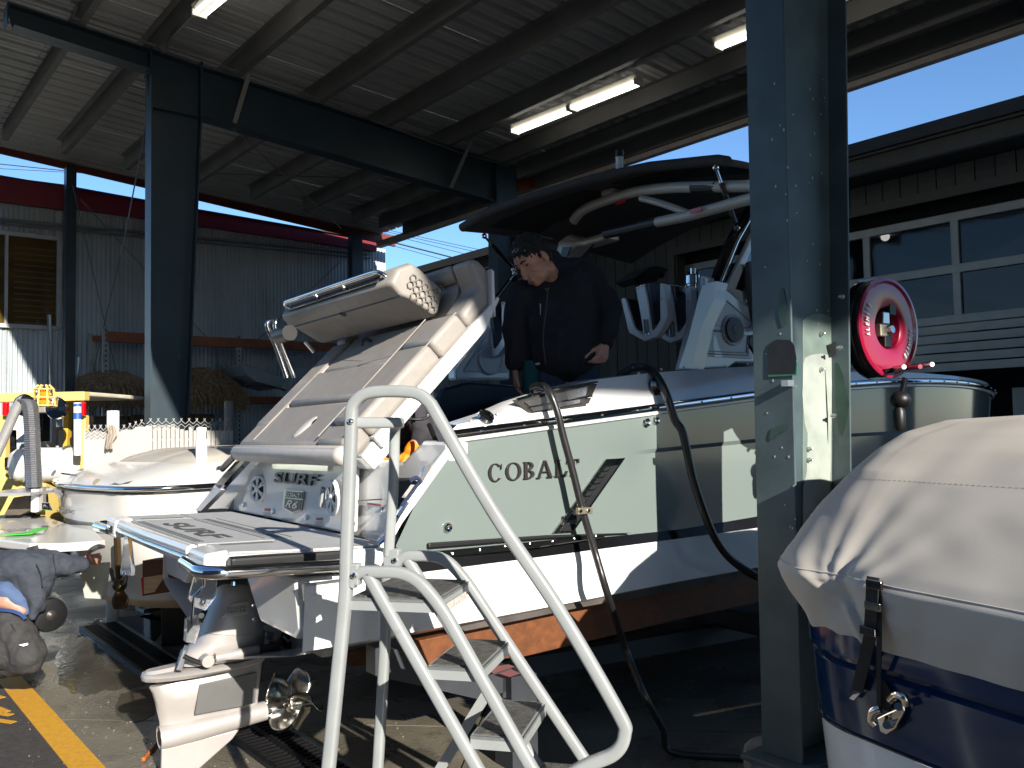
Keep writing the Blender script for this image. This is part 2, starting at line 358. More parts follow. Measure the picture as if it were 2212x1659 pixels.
# near column, by the hose reel
nb = at(1735, 1652, 3.93); nloc = GM.T @ (nb - GO); kn = nloc[1] + .105; sn = nloc[0]; zb_ = nb[2]
nc = MB()
def N(s, k, z): return gw(sn + s + .016 * (z - zb_), kn + k, z)
ztn = zt - .02; wb_ = .43; wt_ = .60
nc.prism([N(-.007, -.105, zb_), N(-.007, .105, zb_), N(-.007, .105, ztn), N(-.007, -.105, ztn)], GL * .014)
nc.prism([N(0, -.006, zb_), N(wb_, -.006, zb_), N(wt_, -.006, ztn), N(0, -.006, ztn)], GP * .012)
nc.prism([N(wb_, -.105, zb_), N(wb_, .105, zb_), N(wt_, .105, ztn), N(wt_, -.105, ztn)], GL * .014)
nc.box(N(.2, 0, zb_ - .012), GL * .3, GP * .16, UP * .012)
nco = nc.build('column', mat('scuffed_teal_paint', (.055, .083, .090), .5, var=.3, scale=4, bump=.08, bscale=30, stain=(.60, .4, (.09, .12, .115), 5)), cp, bevel=.004, label='scuffed dark teal column beside the hose reel')
MB().lathe(N(.2, 0, -.0), (0, 0, 1), [(.29, 0), (.29, zb_ - .03), (.275, zb_ - .024)], 28).build('footing', mat('footing_concrete', (.2, .19, .17), .8, var=.2, bump=.3), nco)
pch = mat('pale_primer_patch', (.31, .345, .31), .6, var=.2, scale=7, stain=(.62, .45, (.2, .25, .21), 9))
gch = mat('sage_primer_edge', (.13, .175, .155), .6, var=.2, scale=9)
dch = mat('dark_touch_up_paint', (.03, .065, .05), .5, var=.25, scale=9)
pw = lambda u, v: hit((u, v), gw(sn, kn - .0075, 0), GM, 1, 0)       # on the web's camera side
pm = lambda u, v, e=.002: gw(sn, kn - .0075, 0) + GM @ (pw(u, v) + V3(0, -e, 0))
def pf(u, v, e=.002):
    h = V3(0, 0, 1.5)
    for _ in range(4): h = hit((u, v), gw(sn - .0085 + .016 * (h[2] - zb_), kn, 0), GM, 0, 0)
    return gw(sn - .0085 + .016 * (h[2] - zb_), kn, 0) + GM @ (h + V3(-e, 0, 0))
pr_ = lambda u, v, e=.002: (lambda h: gw(sn + wb_ + .02, kn, 0) + GM @ (h + V3(-e, 0, 0)))(hit((u, v), gw(sn + wb_ + .02, kn, 0), GM, 0, 0))
Q5 = Q(2, 1)
MB().prism([pm(*Q5(x, y)) for x, y in ((778, 700), (790, 660), (830, 640), (890, 632), (940, 640), (964, 670), (962, 900), (956, 1330), (950, 1500), (946, 2300), (774, 2300), (778, 1500), (800, 1400), (806, 1150), (786, 1080), (772, 900))], GP * .001).build('paint_patch', pch, nco)
MB().prism([pm(*Q5(x, y), .0012) for x, y in ((774, 420), (800, 395), (840, 380), (890, 372), (930, 384), (966, 402), (968, 650), (960, 2300), (772, 2300), (774, 900))], GP * .0006).build('paint_patch', gch, nco)
MB().prism([pf(*Q5(x, y)) for x, y in ((555, 770), (558, 600), (575, 560), (610, 540), (700, 545), (725, 580), (738, 660), (730, 765))], -GL * .003).build('cover_plate', mat('black_plate', (.012, .011, .010), .5, var=.3, scale=30), nco)
MB().prism([pf(*Q5(x, y), .003) for x, y in ((555, 770), (558, 782), (742, 772), (745, 690), (738, 690), (732, 766))], -GL * .002).build('paint_patch', mat('green_paint_edge', (.03, .2, .11), .5), nco)
for pts in (((630, 215), (650, 205), (680, 350), (668, 450), (640, 460), (620, 380)), ((575, 1120), (640, 1095), (672, 1110), (660, 1135), (620, 1150), (575, 1195), (560, 1180))):
    MB().prism([pf(*Q5(x, y)) for x, y in pts], -GL * .001).build('paint_patch', dch, nco)
MB().prism([pr_(*Q5(x, y)) for x, y in ((985, 690), (1010, 690), (1050, 800), (1080, 950), (1075, 1020), (1040, 1170), (1010, 1150), (990, 950))], -GL * .001).build('paint_patch', dch, nco)
bolt = mat('zinc_bolt', (.5, .5, .48), .35, .9)
def bolts(fn, ax, pts, r=.011, h=.03):
    for x, y in pts:
        c = fn(*Q5(x, y)); MB().lathe(c, ax, [(r, 0), (r, h * .4), (r * .55, h * .4), (r * .5, h), (r * .3, h * 1.05)], 8).build('bolt', bolt, nco)
bolts(pm, -GP, ((885, 505), (885, 735), (805, 1250), (805, 1320)))
bolts(pr_, -GL, ((1035, 265), (1025, 595), (985, 1035)), .012, .035)
MB().bar(pf(*Q5(700, 825)), pf(*Q5(700, 825)) - GL * .05, .035, .028).build('bracket', bolt, nco)
# flecks of chipped paint
fk = MB(); rn = random.Random(3)
for i in range(60):
    fn = rn.choice((pf, pm)); u = rn.uniform(1652, 1722) if fn is pf else rn.uniform(1742, 1790); v = rn.uniform(150, 1150) ; c = fn(u, v, .0012)
    fk.box(c, GL * (.003 if fn is pm else .0004), GP * (.003 if fn is pf else .0004), UP * rn.uniform(.002, .007))
fk.build('chipped_flecks', mat('bare_fleck', (.45, .5, .46), .6), nco, kind='stuff')
# frame over the near column, continuing the canopy towards the street
frame_k = kn
def frame_b(k, ds):
    b = frame(k, ds=ds)
frame_b(kn, sn - s_l)
far_col(kn).build('column', teal, cp)
# purlins
S_P = [c1[0] + .12]
pos = [gk(Q(0, 0)(490, 190), 0)[0], gk(Q(0, 0)(985, 330), 0)[0], gk(Q(0, 0)(1500, 500), 0)[0], gk(Q(0, 0)(2030, 670), 0)[0], gk(Q(1, 0)(265, 830), 0)[0], gk(Q(1, 0)(660, 950), 0)[0], gk(Q(1, 0)(1010, 1050), 0)[0]]
# roof sheets : ribbed decking, ribs run across the purlins
s0, s1 = c1[0] - .22, None
es = pos[-1]
for it in range(120):                          # far eave: where the tan trim line is seen at the height of the roof edge
    es = pos[-1] + .1 + it * .02
    if gs((1475, 300), es)[2] >= ztop(es) + .05: break
EAVE = es; s1 = es
print('eave', es, ztop(es))
KN = -15.75
_k = [GM.T @ (onz(31, 297, ztop(pos[0])) - GO)][0][1]
KF = float(_k)
PD = .20
def purlin():
    b = MB(); t = .004
    for k0, k1 in ((KN, KF + .25),):
        b.box(gw(0, (k0 + k1) / 2, PD / 2), GL * t / 2, GP * (k1 - k0) / 2, UP * PD / 2)
        b.box(gw(.033, (k0 + k1) / 2, .002), GL * .033, GP * (k1 - k0) / 2, UP * .002)
        b.box(gw(-.033, (k0 + k1) / 2, PD - .002), GL * .033, GP * (k1 - k0) / 2, UP * .002)
        b.box(gw(.065, (k0 + k1) / 2, .012), GL * .002, GP * (k1 - k0) / 2, UP * .01)
    return b.build('purlin', galv, cp)
s_far = gs  # placeholder
pu = purlin(); first = True
eave_s = 5.25
for s_ in pos + ([pos[-1] + .55] if es - pos[-1] > .7 else []) + [es - .10]:
    z_ = ztop(s_) + .014
    if first: pu.location = (s_, 0, z_); first = False
    else:
        c = pu.copy(); COL.objects.link(c); c.location = (s_, 0, z_); WM[c.name] = WM[pu.name]
print('purlin s', [round(float(x), 2) for x in pos], 's_l', s_l, 'cant', c1, c2, 'r', r1, r2, 'near col', nloc, 'kn', kn)
# sag braces from rafter bottom flange up to purlins
for a, b in ((Q(0, 0)(1520, 795), Q(0, 0)(1660, 325)), (Q(1, 0)(710, 1215), Q(1, 0)(870, 845))):
    MB().bar(gkw(a, -.1), gkw(b, -.1 - .25), .05, .006, up=GP).build('flange_brace', galv, cp)
PW = .915
KD = KF + 1.25                                # the sheets run on past the purlins over the gable channel
def rib(k):                                    # height over the sheet at position k inside one sheet
    kk = (k % .22875) / .22875
    if kk < .36: return .045 * min(1, kk / .08, (.36 - kk) / .08)
    return .007 if abs(kk - .68) < .04 else 0
ks = sorted(set([round(q * .22875 + f_ * .22875, 4) for q in range(4) for f_ in (0, .08, .28, .36, .63, .65, .71, .73)] + [PW]))
SS = [s0, c2[0], r1[0], s1]
b = MB(); b.loft([[gw(s_, KD - PW + k, ztop(s_) + .014 + PD + rib(k) + .001 * (k > .9)) for k in ks] for s_ in SS], cap=False, ring_closed=False)
sh = b.build('roof_sheet', deck, cp, solid=.0)
for i in range(1, int((KD - KN) / PW) + 1): dup(sh, (0, -PW * i, -.0005 * (i % 2)))
# eave trim, gable channels, end posts
tan = mat('tan_eave_trim', (.55, .47, .42), .55, var=.15)
ze = ztop(s1) + .014
MB().box(gw(s1 - .01, (KN + KD) / 2, ze + .0), GL * .05, GP * (KD - KN) / 2, UP * .055).build('eave_trim', tan, cp)
MB().box(gw(s0 + .02, (KN + KD) / 2, ztop(s0) + .17), GL * .012, GP * (KD - KN) / 2, UP * .12).build('eave_trim', mat('white_eave_trim', (.62, .62, .6), .5), cp)
g0_, g1_ = gk(Q(0, 0)(0, 905), KD - .06), gk(Q(1, 0)(350, 1533), KD - .06); h0_ = gk(Q(0, 0)(0, 990), KD - .06)[2] - g0_[2]
sg = g0_[0] - 1.0; zsl = (g1_[2] - g0_[2]) / (g1_[0] - g0_[0]); zs0 = g0_[2] - zsl * 1.0
MB().prism([gw(sg, KD - .06, zs0), gw(g1_[0], KD - .06, g1_[2]), gw(g1_[0], KD - .06, g1_[2] + h0_), gw(sg, KD - .06, zs0 + h0_)], GP * .06).build('gable_channel', rust, cp)
for u0, u1 in ((140, 162), (756, 778)):
    a, b_ = gk((u0, 500), KD - .15), gk((u1, 500), KD - .15); zz = g0_[2] + zsl * (a[0] - g0_[0]) + h0_
    MB().box(gw((a[0] + b_[0]) / 2, KD - .15, zz / 2), GL * (b_[0] - a[0]) / 2, GP * .08, UP * zz / 2).build('end_post', teal, cp)
oc = MB(); a = gk(Q(1, 0)(1115, 1170), .4); b_ = gk(Q(1, 0)(1320, 1215), .4)
oc.prism([gkw(Q(1, 0)(1112, 1130), .4), gkw(Q(1, 0)(1330, 1190), .4), gkw(Q(1, 0)(1250, 1215), .4), gkw(Q(1, 0)(1180, 1232), .4), gkw(Q(1, 0)(1112, 1218), .4)], GP * .05).build('gable_channel', mat('orange_oxide_steel', (.22, .05, .02), .55, var=.2), cp)
# tension rods
RK = KD - .4
rods = ((Q(0, 0)(945, 820), Q(0, 0)(785, 1659), .2), (Q(0, 0)(1510, 830), Q(0, 0)(2212, 1480), 1.6), (Q(0, 0)(1270, 1120), Q(0, 0)(2212, 1150), 2.2), (Q(0, 0)(520, 1290), Q(0, 0)(860, 1659), RK), (Q(0, 0)(470, 1200), Q(0, 1)(690, 480), RK), (Q(0, 1)(780, 0), Q(0, 1)(590, 800), RK), (Q(0, 1)(860, 0), Q(0, 1)(1340, 530), RK), (Q(0, 1)(2212, 30), Q(0, 1)(1660, 550), RK), (Q(0, 1)(690, 480), Q(0, 1)(830, 1090), RK - .2), (Q(0, 1)(660, 560), Q(0, 1)(590, 1080), RK - .2))
for a, b_, k in rods: MB().tube([gkw(a, k), gkw(b_, k)], .008, 6).build('tension_rod', galv, cp)
# conduit along the rafter top
MB().tube(smoothpath([gkw(Q(0, 0)(*p), -.13) for p in ((480, -20), (500, 50), (485, 90), (520, 130), (1040, 305))]) , .012, 6).build('conduit', galv, cp)
MB().tube([gkw(Q(0, 0)(1060, 300), -.13), gkw(Q(0, 0)(1250, 105), -1.6)], .012, 6).build('conduit', galv, cp)
MB().tube([gkw(Q(0, 0)(1060, 300), -.13), gkw(Q(0, 0)(2212, 690), -.13)], .008, 6).build('conduit', galv, cp)
MB().lathe(gkw(Q(0, 0)(1055, 318), -.14), -GP, [(.05, 0), (.05, .05), (.02, .055)], 14).build('junction_box', galv, cp)
MB().tube([gkw(Q(1, 0)(195, 780), -.13), gkw(Q(1, 0)(800, 1000), -.13), gkw(Q(1, 0)(1080, 1072), -.13)], .008, 6).build('conduit', galv, cp)
# ================================================================== FLUORESCENT LIGHTS
tubem = mat('lit_fluorescent_tube', (1, .96, .88), .4, var=.01, emis=2.6)
lampm = mat('lamp_housing', (.62, .58, .48), .5, var=.1)
def lamp_at(p, q, label, pairs):
    c = (p + q) / 2; d = q - p; Lh = np.linalg.norm(d); d = d / Lh
    t = thing('fluorescent_light', c, label, 'light', 'fluorescent lights under the canopy roof', np.stack([d, unit(np.cross(UP, d)), np.cross(d, unit(np.cross(UP, d)))], 1))
    x, y, z = d, unit(np.cross(UP, d)), np.cross(d, unit(np.cross(UP, d)))
    b = MB(); b.prism([c - x * Lh / 2 + y * e + z * f_ for e, f_ in ((-.07, .06), (-.03, .0), (.03, .0), (.07, .06), (.07, .068), (-.07, .068))], x * Lh); b.build('housing', lampm, t)
    for k in range(pairs):
        a0_ = -Lh / 2 + .03 + k * Lh / pairs; a1_ = a0_ + Lh / pairs - .06
        for e in (-.045, .045):
            MB().tube([c + x * a0_ + y * e - z * .012, c + x * a1_ + y * e - z * .012], .017, 10).build('lamp_tube', tubem, t)
        for a_ in (a0_ - .01, a1_ + .01): MB().box(c + x * a_ - z * .008, x * .012, y * .07, z * .03).build('lamp_socket', lampm, t)
    return t
zl = ztop(3.0) - .1
pA, pB = onz(*Q(1, 0)(1115, 852), zl), onz(*Q(1, 0)(1935, 525), zl)
lamp_at(pA, pB, 'long twin tube fluorescent light with four lit tubes, in the middle of the roof', 2)
sA = (GM.T @ (pA - GO))
pC = onz(*Q(2, 0)(215, 300), zl); pD = pC + unit(pB - pA) * np.linalg.norm(pB - pA)
lamp_at(pC, pD, 'fluorescent light partly hidden behind the scuffed teal column', 2)
pE = onz(*Q(0, 0)(1285, 90), ztop(0.3) + .0); dE = onz(*Q(0, 0)(1440, -40), ztop(0.3)) - pE
lamp_at(pE, pE + unit(dE) * 2.4, 'fluorescent light at the top edge of the photo above the first column', 2)
print('lamp len', np.linalg.norm(pB - pA), sA)
# ================================================================== LEFT BUILDING (corrugated, red fascia)
KW = KD + .5
RA, RB = KW - 1.05, KW - .25
lb = thing('corrugated_building', gkw((400, 900), KW) * V3(1, 1, 0), 'corrugated metal building with dark red roof fascia and an amber window', 'building', m3=GM)
LB_O = np.array(WM[lb.name])[:3, 3]
Lw = lambda uv: gk(uv, KW)
sL, sR = Lw((-40, 700))[0], Lw((797, 620))[0]
zft = Lw(Q(0, 0)(1000, 1300)); zfb = Lw(Q(0, 0)(1250, 1470))[2]
fz = lambda s: np.interp(s, [Lw((0, 387))[0], Lw((417, 447))[0], Lw((738, 512))[0]], [Lw((0, 387))[2], Lw((417, 447))[2], Lw((738, 512))[2]])
fzb = lambda s: np.interp(s, [Lw((0, 441))[0], Lw((417, 490))[0], Lw((738, 533))[0]], [Lw((0, 441))[2], Lw((417, 490))[2], Lw((738, 533))[2]])
pitch, nseg = .068, 8
def corrsheet(nw, H):
    b = MB(); n = nw * nseg
    b.loft([[gw(0, KW, 0) + GL * i * pitch / nseg + GP * (-.012 * math.cos(2 * math.pi * i / nseg)) + UP * z for i in range(n + 1)] for z in (0, H)], cap=False, ring_closed=False)
    return b
H = fzb(sL) + .1; nw = 12; first = None; s_ = sL - .5; i = 0
while s_ < sR - .05:
    if first is None: first = corrsheet(nw, H).build('corrugated_sheet', corr, lb, smooth=60); base = s_; first.location = first.location + Vector((s_, 0, 0)); l0 = first.location.copy()
    else:
        c = first.copy(); COL.objects.link(c); c.location = l0 + Vector((s_ - base, .004 * (i % 2), 0)); WM[c.name] = WM[first.name]
    s_ += nw * pitch; i += 1
sR = s_
MB().box(gw((sL + sR) / 2, KW + .1, H / 2), GL * (sR - sL) / 2, GP * .04, UP * H / 2).build('wall_core', mat('dark_wall_core', (.02, .02, .02), .8), lb)
e1, e2, e3 = Lw((-30, 383)), Lw((410, 446)), Lw((806, 524))
b1, b2 = Lw((-30, 437)), Lw((806, 545))
def fascia(pa, pb, za, zb, k, nm, m, dk=.05):
    MB().prism([gw(pa[0], k, pa[2]), gw(pb[0], k, pb[2]), gw(pb[0], k, zb), gw(pa[0], k, za)], GP * dk).build(nm, m, lb)
m1 = Lw((136, 404)); m1b = Lw((136, 456))
fascia(e1, m1, b1[2], m1b[2] - .01, KW - .17, 'fascia', crimson, .1)
fascia(m1, e3, Lw((136, 451))[2], b2[2], KW - .14, 'fascia', crimson, .1)
MB().prism([gw(e1[0], KW - .19, e1[2]), gw(e3[0], KW - .19, e3[2]), gw(e3[0], KW + 3, e3[2] + .02), gw(e1[0], KW + 3, e1[2] + .02)], UP * .02).build('roof', mat('dark_roof_cap', (.02, .012, .012), .6), lb)
for dy in (0, 14): MB().tube([gkw(Q(0, 0)(-20, 1420 + dy * 2), KW - .09), gkw(Q(0, 0)(2400, 1645 + dy * 2), KW - .09)], .026 if dy == 0 else .018, 8).build('wall_pipe', galv, lb)
# window
amber = mat('amber_glass', (.075, .042, .008), .16, var=.5, scale=.8, coat=.6, stretch=(1, 1, 4))
wz = [Lw((-30, 515)), Lw((128, 522)), Lw((128, 706)), Lw((-30, 697))]
wx0, wx1, wz0, wz1 = wz[0][0], wz[1][0], wz[2][2], wz[1][2]
wf = mat('window_frame_grey', (.36, .36, .35), .45)
MB().box(gw((wx0 + wx1) / 2, KW - .02, (wz0 + wz1) / 2), GL * (wx1 - wx0) / 2, GP * .015, UP * (wz1 - wz0) / 2).build('window_pane', amber, lb)
wo = MB()
for (a, b_, c, d) in ((wx1 - .045, wx1 + .02, wz0 - .05, wz1 + .06), (wx0, wx1, wz1, wz1 + .06), (wx0, wx1, wz0 - .06, wz0), (Lw((12, 600))[0] - .02, Lw((12, 600))[0] + .02, wz0, wz1)):
    wo.box(gw((a + b_) / 2, KW - .05, (c + d) / 2), GL * (b_ - a) / 2, GP * .035, UP * (d - c) / 2)
wo.build('window_frame', wf, lb)
bld = mat('window_blind', (.085, .05, .012), .6)
for i in range(14):
    zz = wz0 + (wz1 - wz0) * (.02 + i * .066)
    MB().box(gw(Lw((118, 600))[0] - .28, KW - .0365, zz), GL * .27, GP * .0015, UP * .012 + GP * .001).build('blind_slat', bld, lb)
MB().prism([gkw(Q(0, 1)(372, 460), KW - .03), gkw(Q(0, 1)(410, 470), KW - .03), gkw(Q(0, 0)(395, 1370), KW - .03), gkw(Q(0, 0)(362, 1370), KW - .03)], GP * .02).build('wall_trim', mat('pale_wall_trim', (.4, .41, .42), .5), lb)
for a, b_, r in ((Q(0, 1)(318, 380), Q(0, 1)(340, 880), .03), (Q(0, 1)(505, 655), Q(0, 1)(490, 840), .035)):
    t = MB().tube([gkw(a, KW - .4), gkw(b_, KW - .4), gkw(b_, KW - .4) * V3(1, 1, 0)], r, 8).build('pole', brushed)
    tag(t, 'tall thin grey pole standing below the amber window' if r < .032 else 'short pale grey pole between end post and storage rack', 'pole')
# ================================================================== STORAGE RACK, THATCH, STORED GEAR
rk = thing('pallet_rack', gkw((228, 900), RA) * V3(1, 1, 0), 'steel pallet rack with orange beams against the corrugated wall', 'rack')
ora = mat('orange_rack_beam', (.26, .07, .02), .55, var=.2)
upm = mat('rack_upright_steel', (.30, .32, .31), .5, .5, var=.2)
def upright(u, kf=None, kb=None):
    kf, kb = RA, RB
    a = gk((u, 800), kf)[0]
    zt_ = gk(Q(0, 1)(678, 468), kf)[2]
    bb = MB()
    for k in (kf, kb): bb.box(gw(a, k, zt_ / 2), GL * .04, GP * .035, UP * zt_ / 2)
    bb.build('upright', upm, rk)
    hl = MB()
    for i in range(int(zt_ / .075)): hl.box(gw(a, kf - .036, .05 + i * .075), GL * .012, GP * .002, UP * .018)
    hl.build('upright_holes', blackp, rk, kind='stuff')
    for z0_, z1_ in ((.2, 1.1), (1.1, .3), (1.2, 2.1), (2.1, 2.9)): MB().bar(gw(a, kf, z0_), gw(a, kb, z1_), .025, .025).build('lattice_brace', upm, rk)
    return a, zt_
u1, zt1 = upright(227); u2, _ = upright(515); u0 = u1
for k, ya, yb in ((RA, 490, 555), (RB, 520, 560)):
    z_ = gk(Q(0, 1)(700, ya), k)[2]; z2 = gk(Q(0, 1)(700, yb), k)[2]
    MB().box(gw((u1 + u2) / 2 + .9, k - .03, (z_ + z2) / 2), GL * ((u2 - u1) / 2 + .9), GP * .02, UP * (z_ - z2) / 2).build('beam', ora, rk)
zsh = gk(Q(0, 1)(1700, 930), RA)[2]
for k in (RA, RB): MB().box(gw((u1 + u2) / 2 + .9, k - .03, zsh), GL * ((u2 - u1) / 2 + .9), GP * .02, UP * .05).build('beam', ora, rk)
MB().box(gw((u1 + u2) / 2 + .9, (RA + RB) / 2, .45), GL * ((u2 - u1) / 2 + .9), GP * .4, UP * .02).build('shelf', mat('shelf_board', (.1, .07, .045), .8), rk)
# thatch
th1 = mat('dry_thatch', (.30, .18, .085), .85, var=.5, scale=20)
def thatch(us, top, bot, k0, label):
    b = MB(); rn = random.Random(5); a0_, a1_ = gk((us[0], 840), k0)[0], gk((us[1], 840), k0)[0]; zt_ = gk((us[0] + 60, top), k0)[2]; zb2 = gk((us[0], bot), k0)[2]
    n = 1300
    for i in range(n):
        f_ = rn.random(); s_ = a0_ + (a1_ - a0_) * f_; layer = rn.random()
        zt2 = zt_ + .12 * math.sin(f_ * 3.1) - layer * (zt_ - zb2) * .55; ln = rn.uniform(.18, .5) ; ln = min(ln, (zt2 - zb2) * rn.uniform(.8, 1.25) + .05)
        p = gw(s_, k0 + .45 - layer * .5 - rn.random() * .1, zt2); q = p + GL * rn.uniform(-.13, .13) - GP * rn.uniform(.05, .22) - UP * ln
        wv = unit(np.cross(q - p, GP)) * rn.uniform(.008, .018); m_ = (p + q) / 2 - GP * .04 + UP * .03
        b.add([p - wv, p + wv, m_ + wv * .9, m_ - wv * .9, q + wv * .3, q - wv * .3], [(0, 1, 2, 3), (3, 2, 4, 5)])
    b.add([gw(a0_ + .15, k0 + .5, zt_ - .02), gw(a1_ - .1, k0 + .5, zt_ + .05), gw(a1_ - .1, k0 + .1, zb2 + .25), gw(a0_ + .15, k0 + .1, zb2 + .25)], [(0, 1, 2, 3)])
    tag(b.build('thatch_bundle', th1), label, 'thatch', 'rolled thatch roofs on the rack')
thatch((182, 322), 812, 868, RA - .3, 'shaggy brown thatch bundle lying on the rack left of the teal column')
thatch((395, 520), 805, 876, RA - .3, 'dark shaggy thatch bundle on the rack right of the teal column')
lg = mat('weathered_log', (.16, .10, .06), .8, var=.3)
for u, v, L2, r in ((352, 0, .9, .07), (270, 0, .9, .06), (420, 0, .7, .07)):
    c = gkw((u, Q(0, 1)(0, 1050 + (u % 7) * 3)[1]), RA - .1)
    tag(MB().tube([c - GL * L2 / 2, c + GL * L2 / 2 + GP * .2], r, 12).build('log', lg), {352: 'weathered log on the rack behind the teal column', 270: 'weathered log on the low shelf left of the teal column', 420: 'weathered log on the low shelf right of the teal column'}[u], 'log', 'logs under the thatch')
# stored grey dinghy
dg = thing('stored_dinghy', gkw((560, 830), 3.2), 'pale grey dinghy stored on the rack behind the sunpad', 'dinghy')
dm = mat('dinghy_grey', (.24, .27, .28), .45, var=.08)
MB().prism([gkw(Q(0, 1)(*p), RA - .8) for p in ((1560, 700), (1600, 700), (1850, 790), (1830, 860), (1660, 815), (1600, 770))], GP * .9).build('hull', dm, dg, bevel=.02)
MB().prism([gkw(Q(0, 1)(*p), RA - .4) for p in ((1830, 660), (1960, 635), (1970, 720), (1850, 740))], GP * .05).build('transom', dm, dg)
MB().tube(smoothpath([gkw(Q(0, 1)(*p), RA - .75) for p in ((1570, 845), (1640, 832), (1780, 850), (1850, 870))]), .015, 6).build('gunwale', blackp, dg)
# ================================================================== CHAIN LINK FENCE WITH SLATS
KFN = -.75
fe = thing('chain_link_fence', gkw((400, 960), KFN) * V3(1, 1, 0), 'chain link fence with pale privacy slats in front of the first teal column', 'fence')
slm = mat('pale_fence_slat', (.36, .34, .32), .55, var=.08, scale=3)
tops = [(520, 1095)] * 8 + [(0, 1088)] * 1
xs = list(range(962, 1500, 29))
for i, x in enumerate(xs):
    yt = 1095 if x < 1090 else (1088 if x < 1120 else 1100 + min(30, (x - 1120) * .5)) + (-24 if i in (9, 11) else 0) * (x > 1200)
    p0_ = gk(Q(0, 1)(x, yt), KFN); p1_ = gk(Q(0, 1)(x + 24, yt), KFN)
    MB().box(gw((p0_[0] + p1_[0]) / 2, KFN, (p0_[2] + .85) / 2), GL * (p1_[0] - p0_[0]) / 2, GP * .006, UP * (p0_[2] - .85) / 2).build('slat', slm, fe)
ns = MB()
for x in range(556, 960, 10):
    yt = 1135 - max(0, (x - 780) * .22) + 6 * math.sin(x * .7); p0_ = gk(Q(0, 1)(x, yt), KFN - .1)
    ns.box(gw(p0_[0], KFN - .1 + .03 * math.sin(x * .013), (p0_[2] + .85) / 2), GL * .011, GP * .005 + GL * .002, UP * (p0_[2] - .85) / 2)
ns.build('narrow_slats', slm, fe, kind='stuff')
wire = MB(); wm_ = mat('fence_wire', (.4, .39, .36), .5, .6)
def zig(x0, x1, y0f, k, rows=3, stp=19):
    for r_ in range(rows):
        pts = []
        for i, x in enumerate(range(x0, x1, stp)):
            pts.append(gkw(Q(0, 1)(x, y0f(x) + r_ * 22 + (0 if i % 2 else 22)), k))
        if len(pts) > 1: wire.tube(pts, .004, 4)
    for i, x in enumerate(range(x0, x1, stp)):
        if i % 2: wire.tube([gkw(Q(0, 1)(x, y0f(x)), k), gkw(Q(0, 1)(x - 6, y0f(x) - 14), k)], .004, 4); wire.tube([gkw(Q(0, 1)(x, y0f(x)), k), gkw(Q(0, 1)(x + 6, y0f(x) - 14), k)], .004, 4)
zig(556, 950, lambda x: 1108 - max(0, (x - 800) * .3), KFN - .12)
zig(950, 1480, lambda x: 1065, KFN - .03, 2, 25)
for x in range(965, 1500, 58):                 # diagonal strands in front of the wide slats
    wire.tube([gkw(Q(0, 1)(x, 1110), KFN - .012), gkw(Q(0, 1)(x - 55, 1240), KFN - .012)], .003, 4)
wire.build('wire_mesh', wm_, fe, kind='stuff')
for x, y0_, y1_ in ((1483, 940, 1260),):
    MB().tube([gkw(Q(0, 1)(x, y0_), KFN + .05), gkw(Q(0, 1)(x, y1_), KFN + .05) * V3(1, 1, 0)], .045, 12).build('post', galv, fe)
for x, y0_, lab in ((733, 1005, 'white plastic guide pole behind the fence left of the teal column'),):
    c = gkw(Q(0, 1)(x, y0_), -.4); tag(MB().lathe(c * V3(1, 1, 0), (0, 0, 1), [(.055, 0), (.055, c[2]), (.05, c[2] + .005)], 16).build('guide_pole', wplast), lab, 'pole')
sack = mat('pale_netting', (.42, .36, .30), .9, var=.2, bump=.6, bscale=60)
def drape(u, v):
    q = gkw(Q(0, 1)(688 + 62 * u + 10 * math.sin(v * 5) - 14 * v * u, 1105 + 165 * v * (1 - .25 * abs(u - .5))), KFN - .16)
    return q - GP * (.03 * math.sin(u * 19) * (.3 + v) + .02 * math.sin(v * 9 + u * 5)) + UP * (.02 * math.sin(u * 3.1))
tag(MB().grid(drape, 24, 20).build('folded_net', sack, smooth=60, solid=.008), 'pale bunched netting hung over the chain link fence', 'net')
# ================================================================== RIGHT BUILDING (grey boards, glazed doors)
SWL = 7.0
rb = thing('grey_workshop', gsw((1900, 850), SWL) * V3(1, 1, 0), 'dark grey board sided workshop with glazed roll up doors beyond the boat', 'building', m3=GM)
gray = mat('grey_board_paint', (.055, .055, .052), .6, var=.12, scale=5, stretch=(1, 1, .15), bump=.15, bscale=30)
gray2 = mat('grey_trim_paint', (.06, .06, .057), .55, var=.1)
doorm = mat('door_aluminium', (.26, .265, .265), .4, .4, var=.08)
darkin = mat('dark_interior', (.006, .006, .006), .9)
W7 = lambda uv, s=SWL: gs(uv, s)
kR, kL = W7((2330, 300))[1], W7((930, 560))[1] + 2.5
SE = 6.55
def zat(uv, s=SWL): return gs(uv, s)[2]
zet, zem, zeb = zat(Q(2, 0)(1700, 780), SE), zat(Q(2, 0)(1700, 865), SE), zat(Q(2, 0)(1700, 1000), SE)
def long(z0, z1, s, ds, nm, m, k0=None, k1=None):
    k0 = kR if k0 is None else k0; k1 = kL if k1 is None else k1
    return MB().box(gw(s + ds / 2, (k0 + k1) / 2, (z0 + z1) / 2), GL * ds / 2, GP * (k1 - k0) / 2, UP * (z1 - z0) / 2).build(nm, m, rb)
long(zem, zet, SE - .1, .5, 'roof_edge', mat('roof_edge_dark', (.035, .035, .03), .7, bump=.4), None, None)
MB().prism([gw(SE + .35, kR, zet), gw(SE + 6, kR, zet + .9), gw(SE + 6, kR, zet + .8), gw(SE + .35, kR, zet - .1)], GP * (kL - kR)).build('roof', mat('roof_edge_dark', (0, 0, 0)), rb)
long(zeb, zem - .03, SE, .03, 'fascia', gray2)
long(zem - .03, zem, SE - .05, .1, 'gutter', gray2)
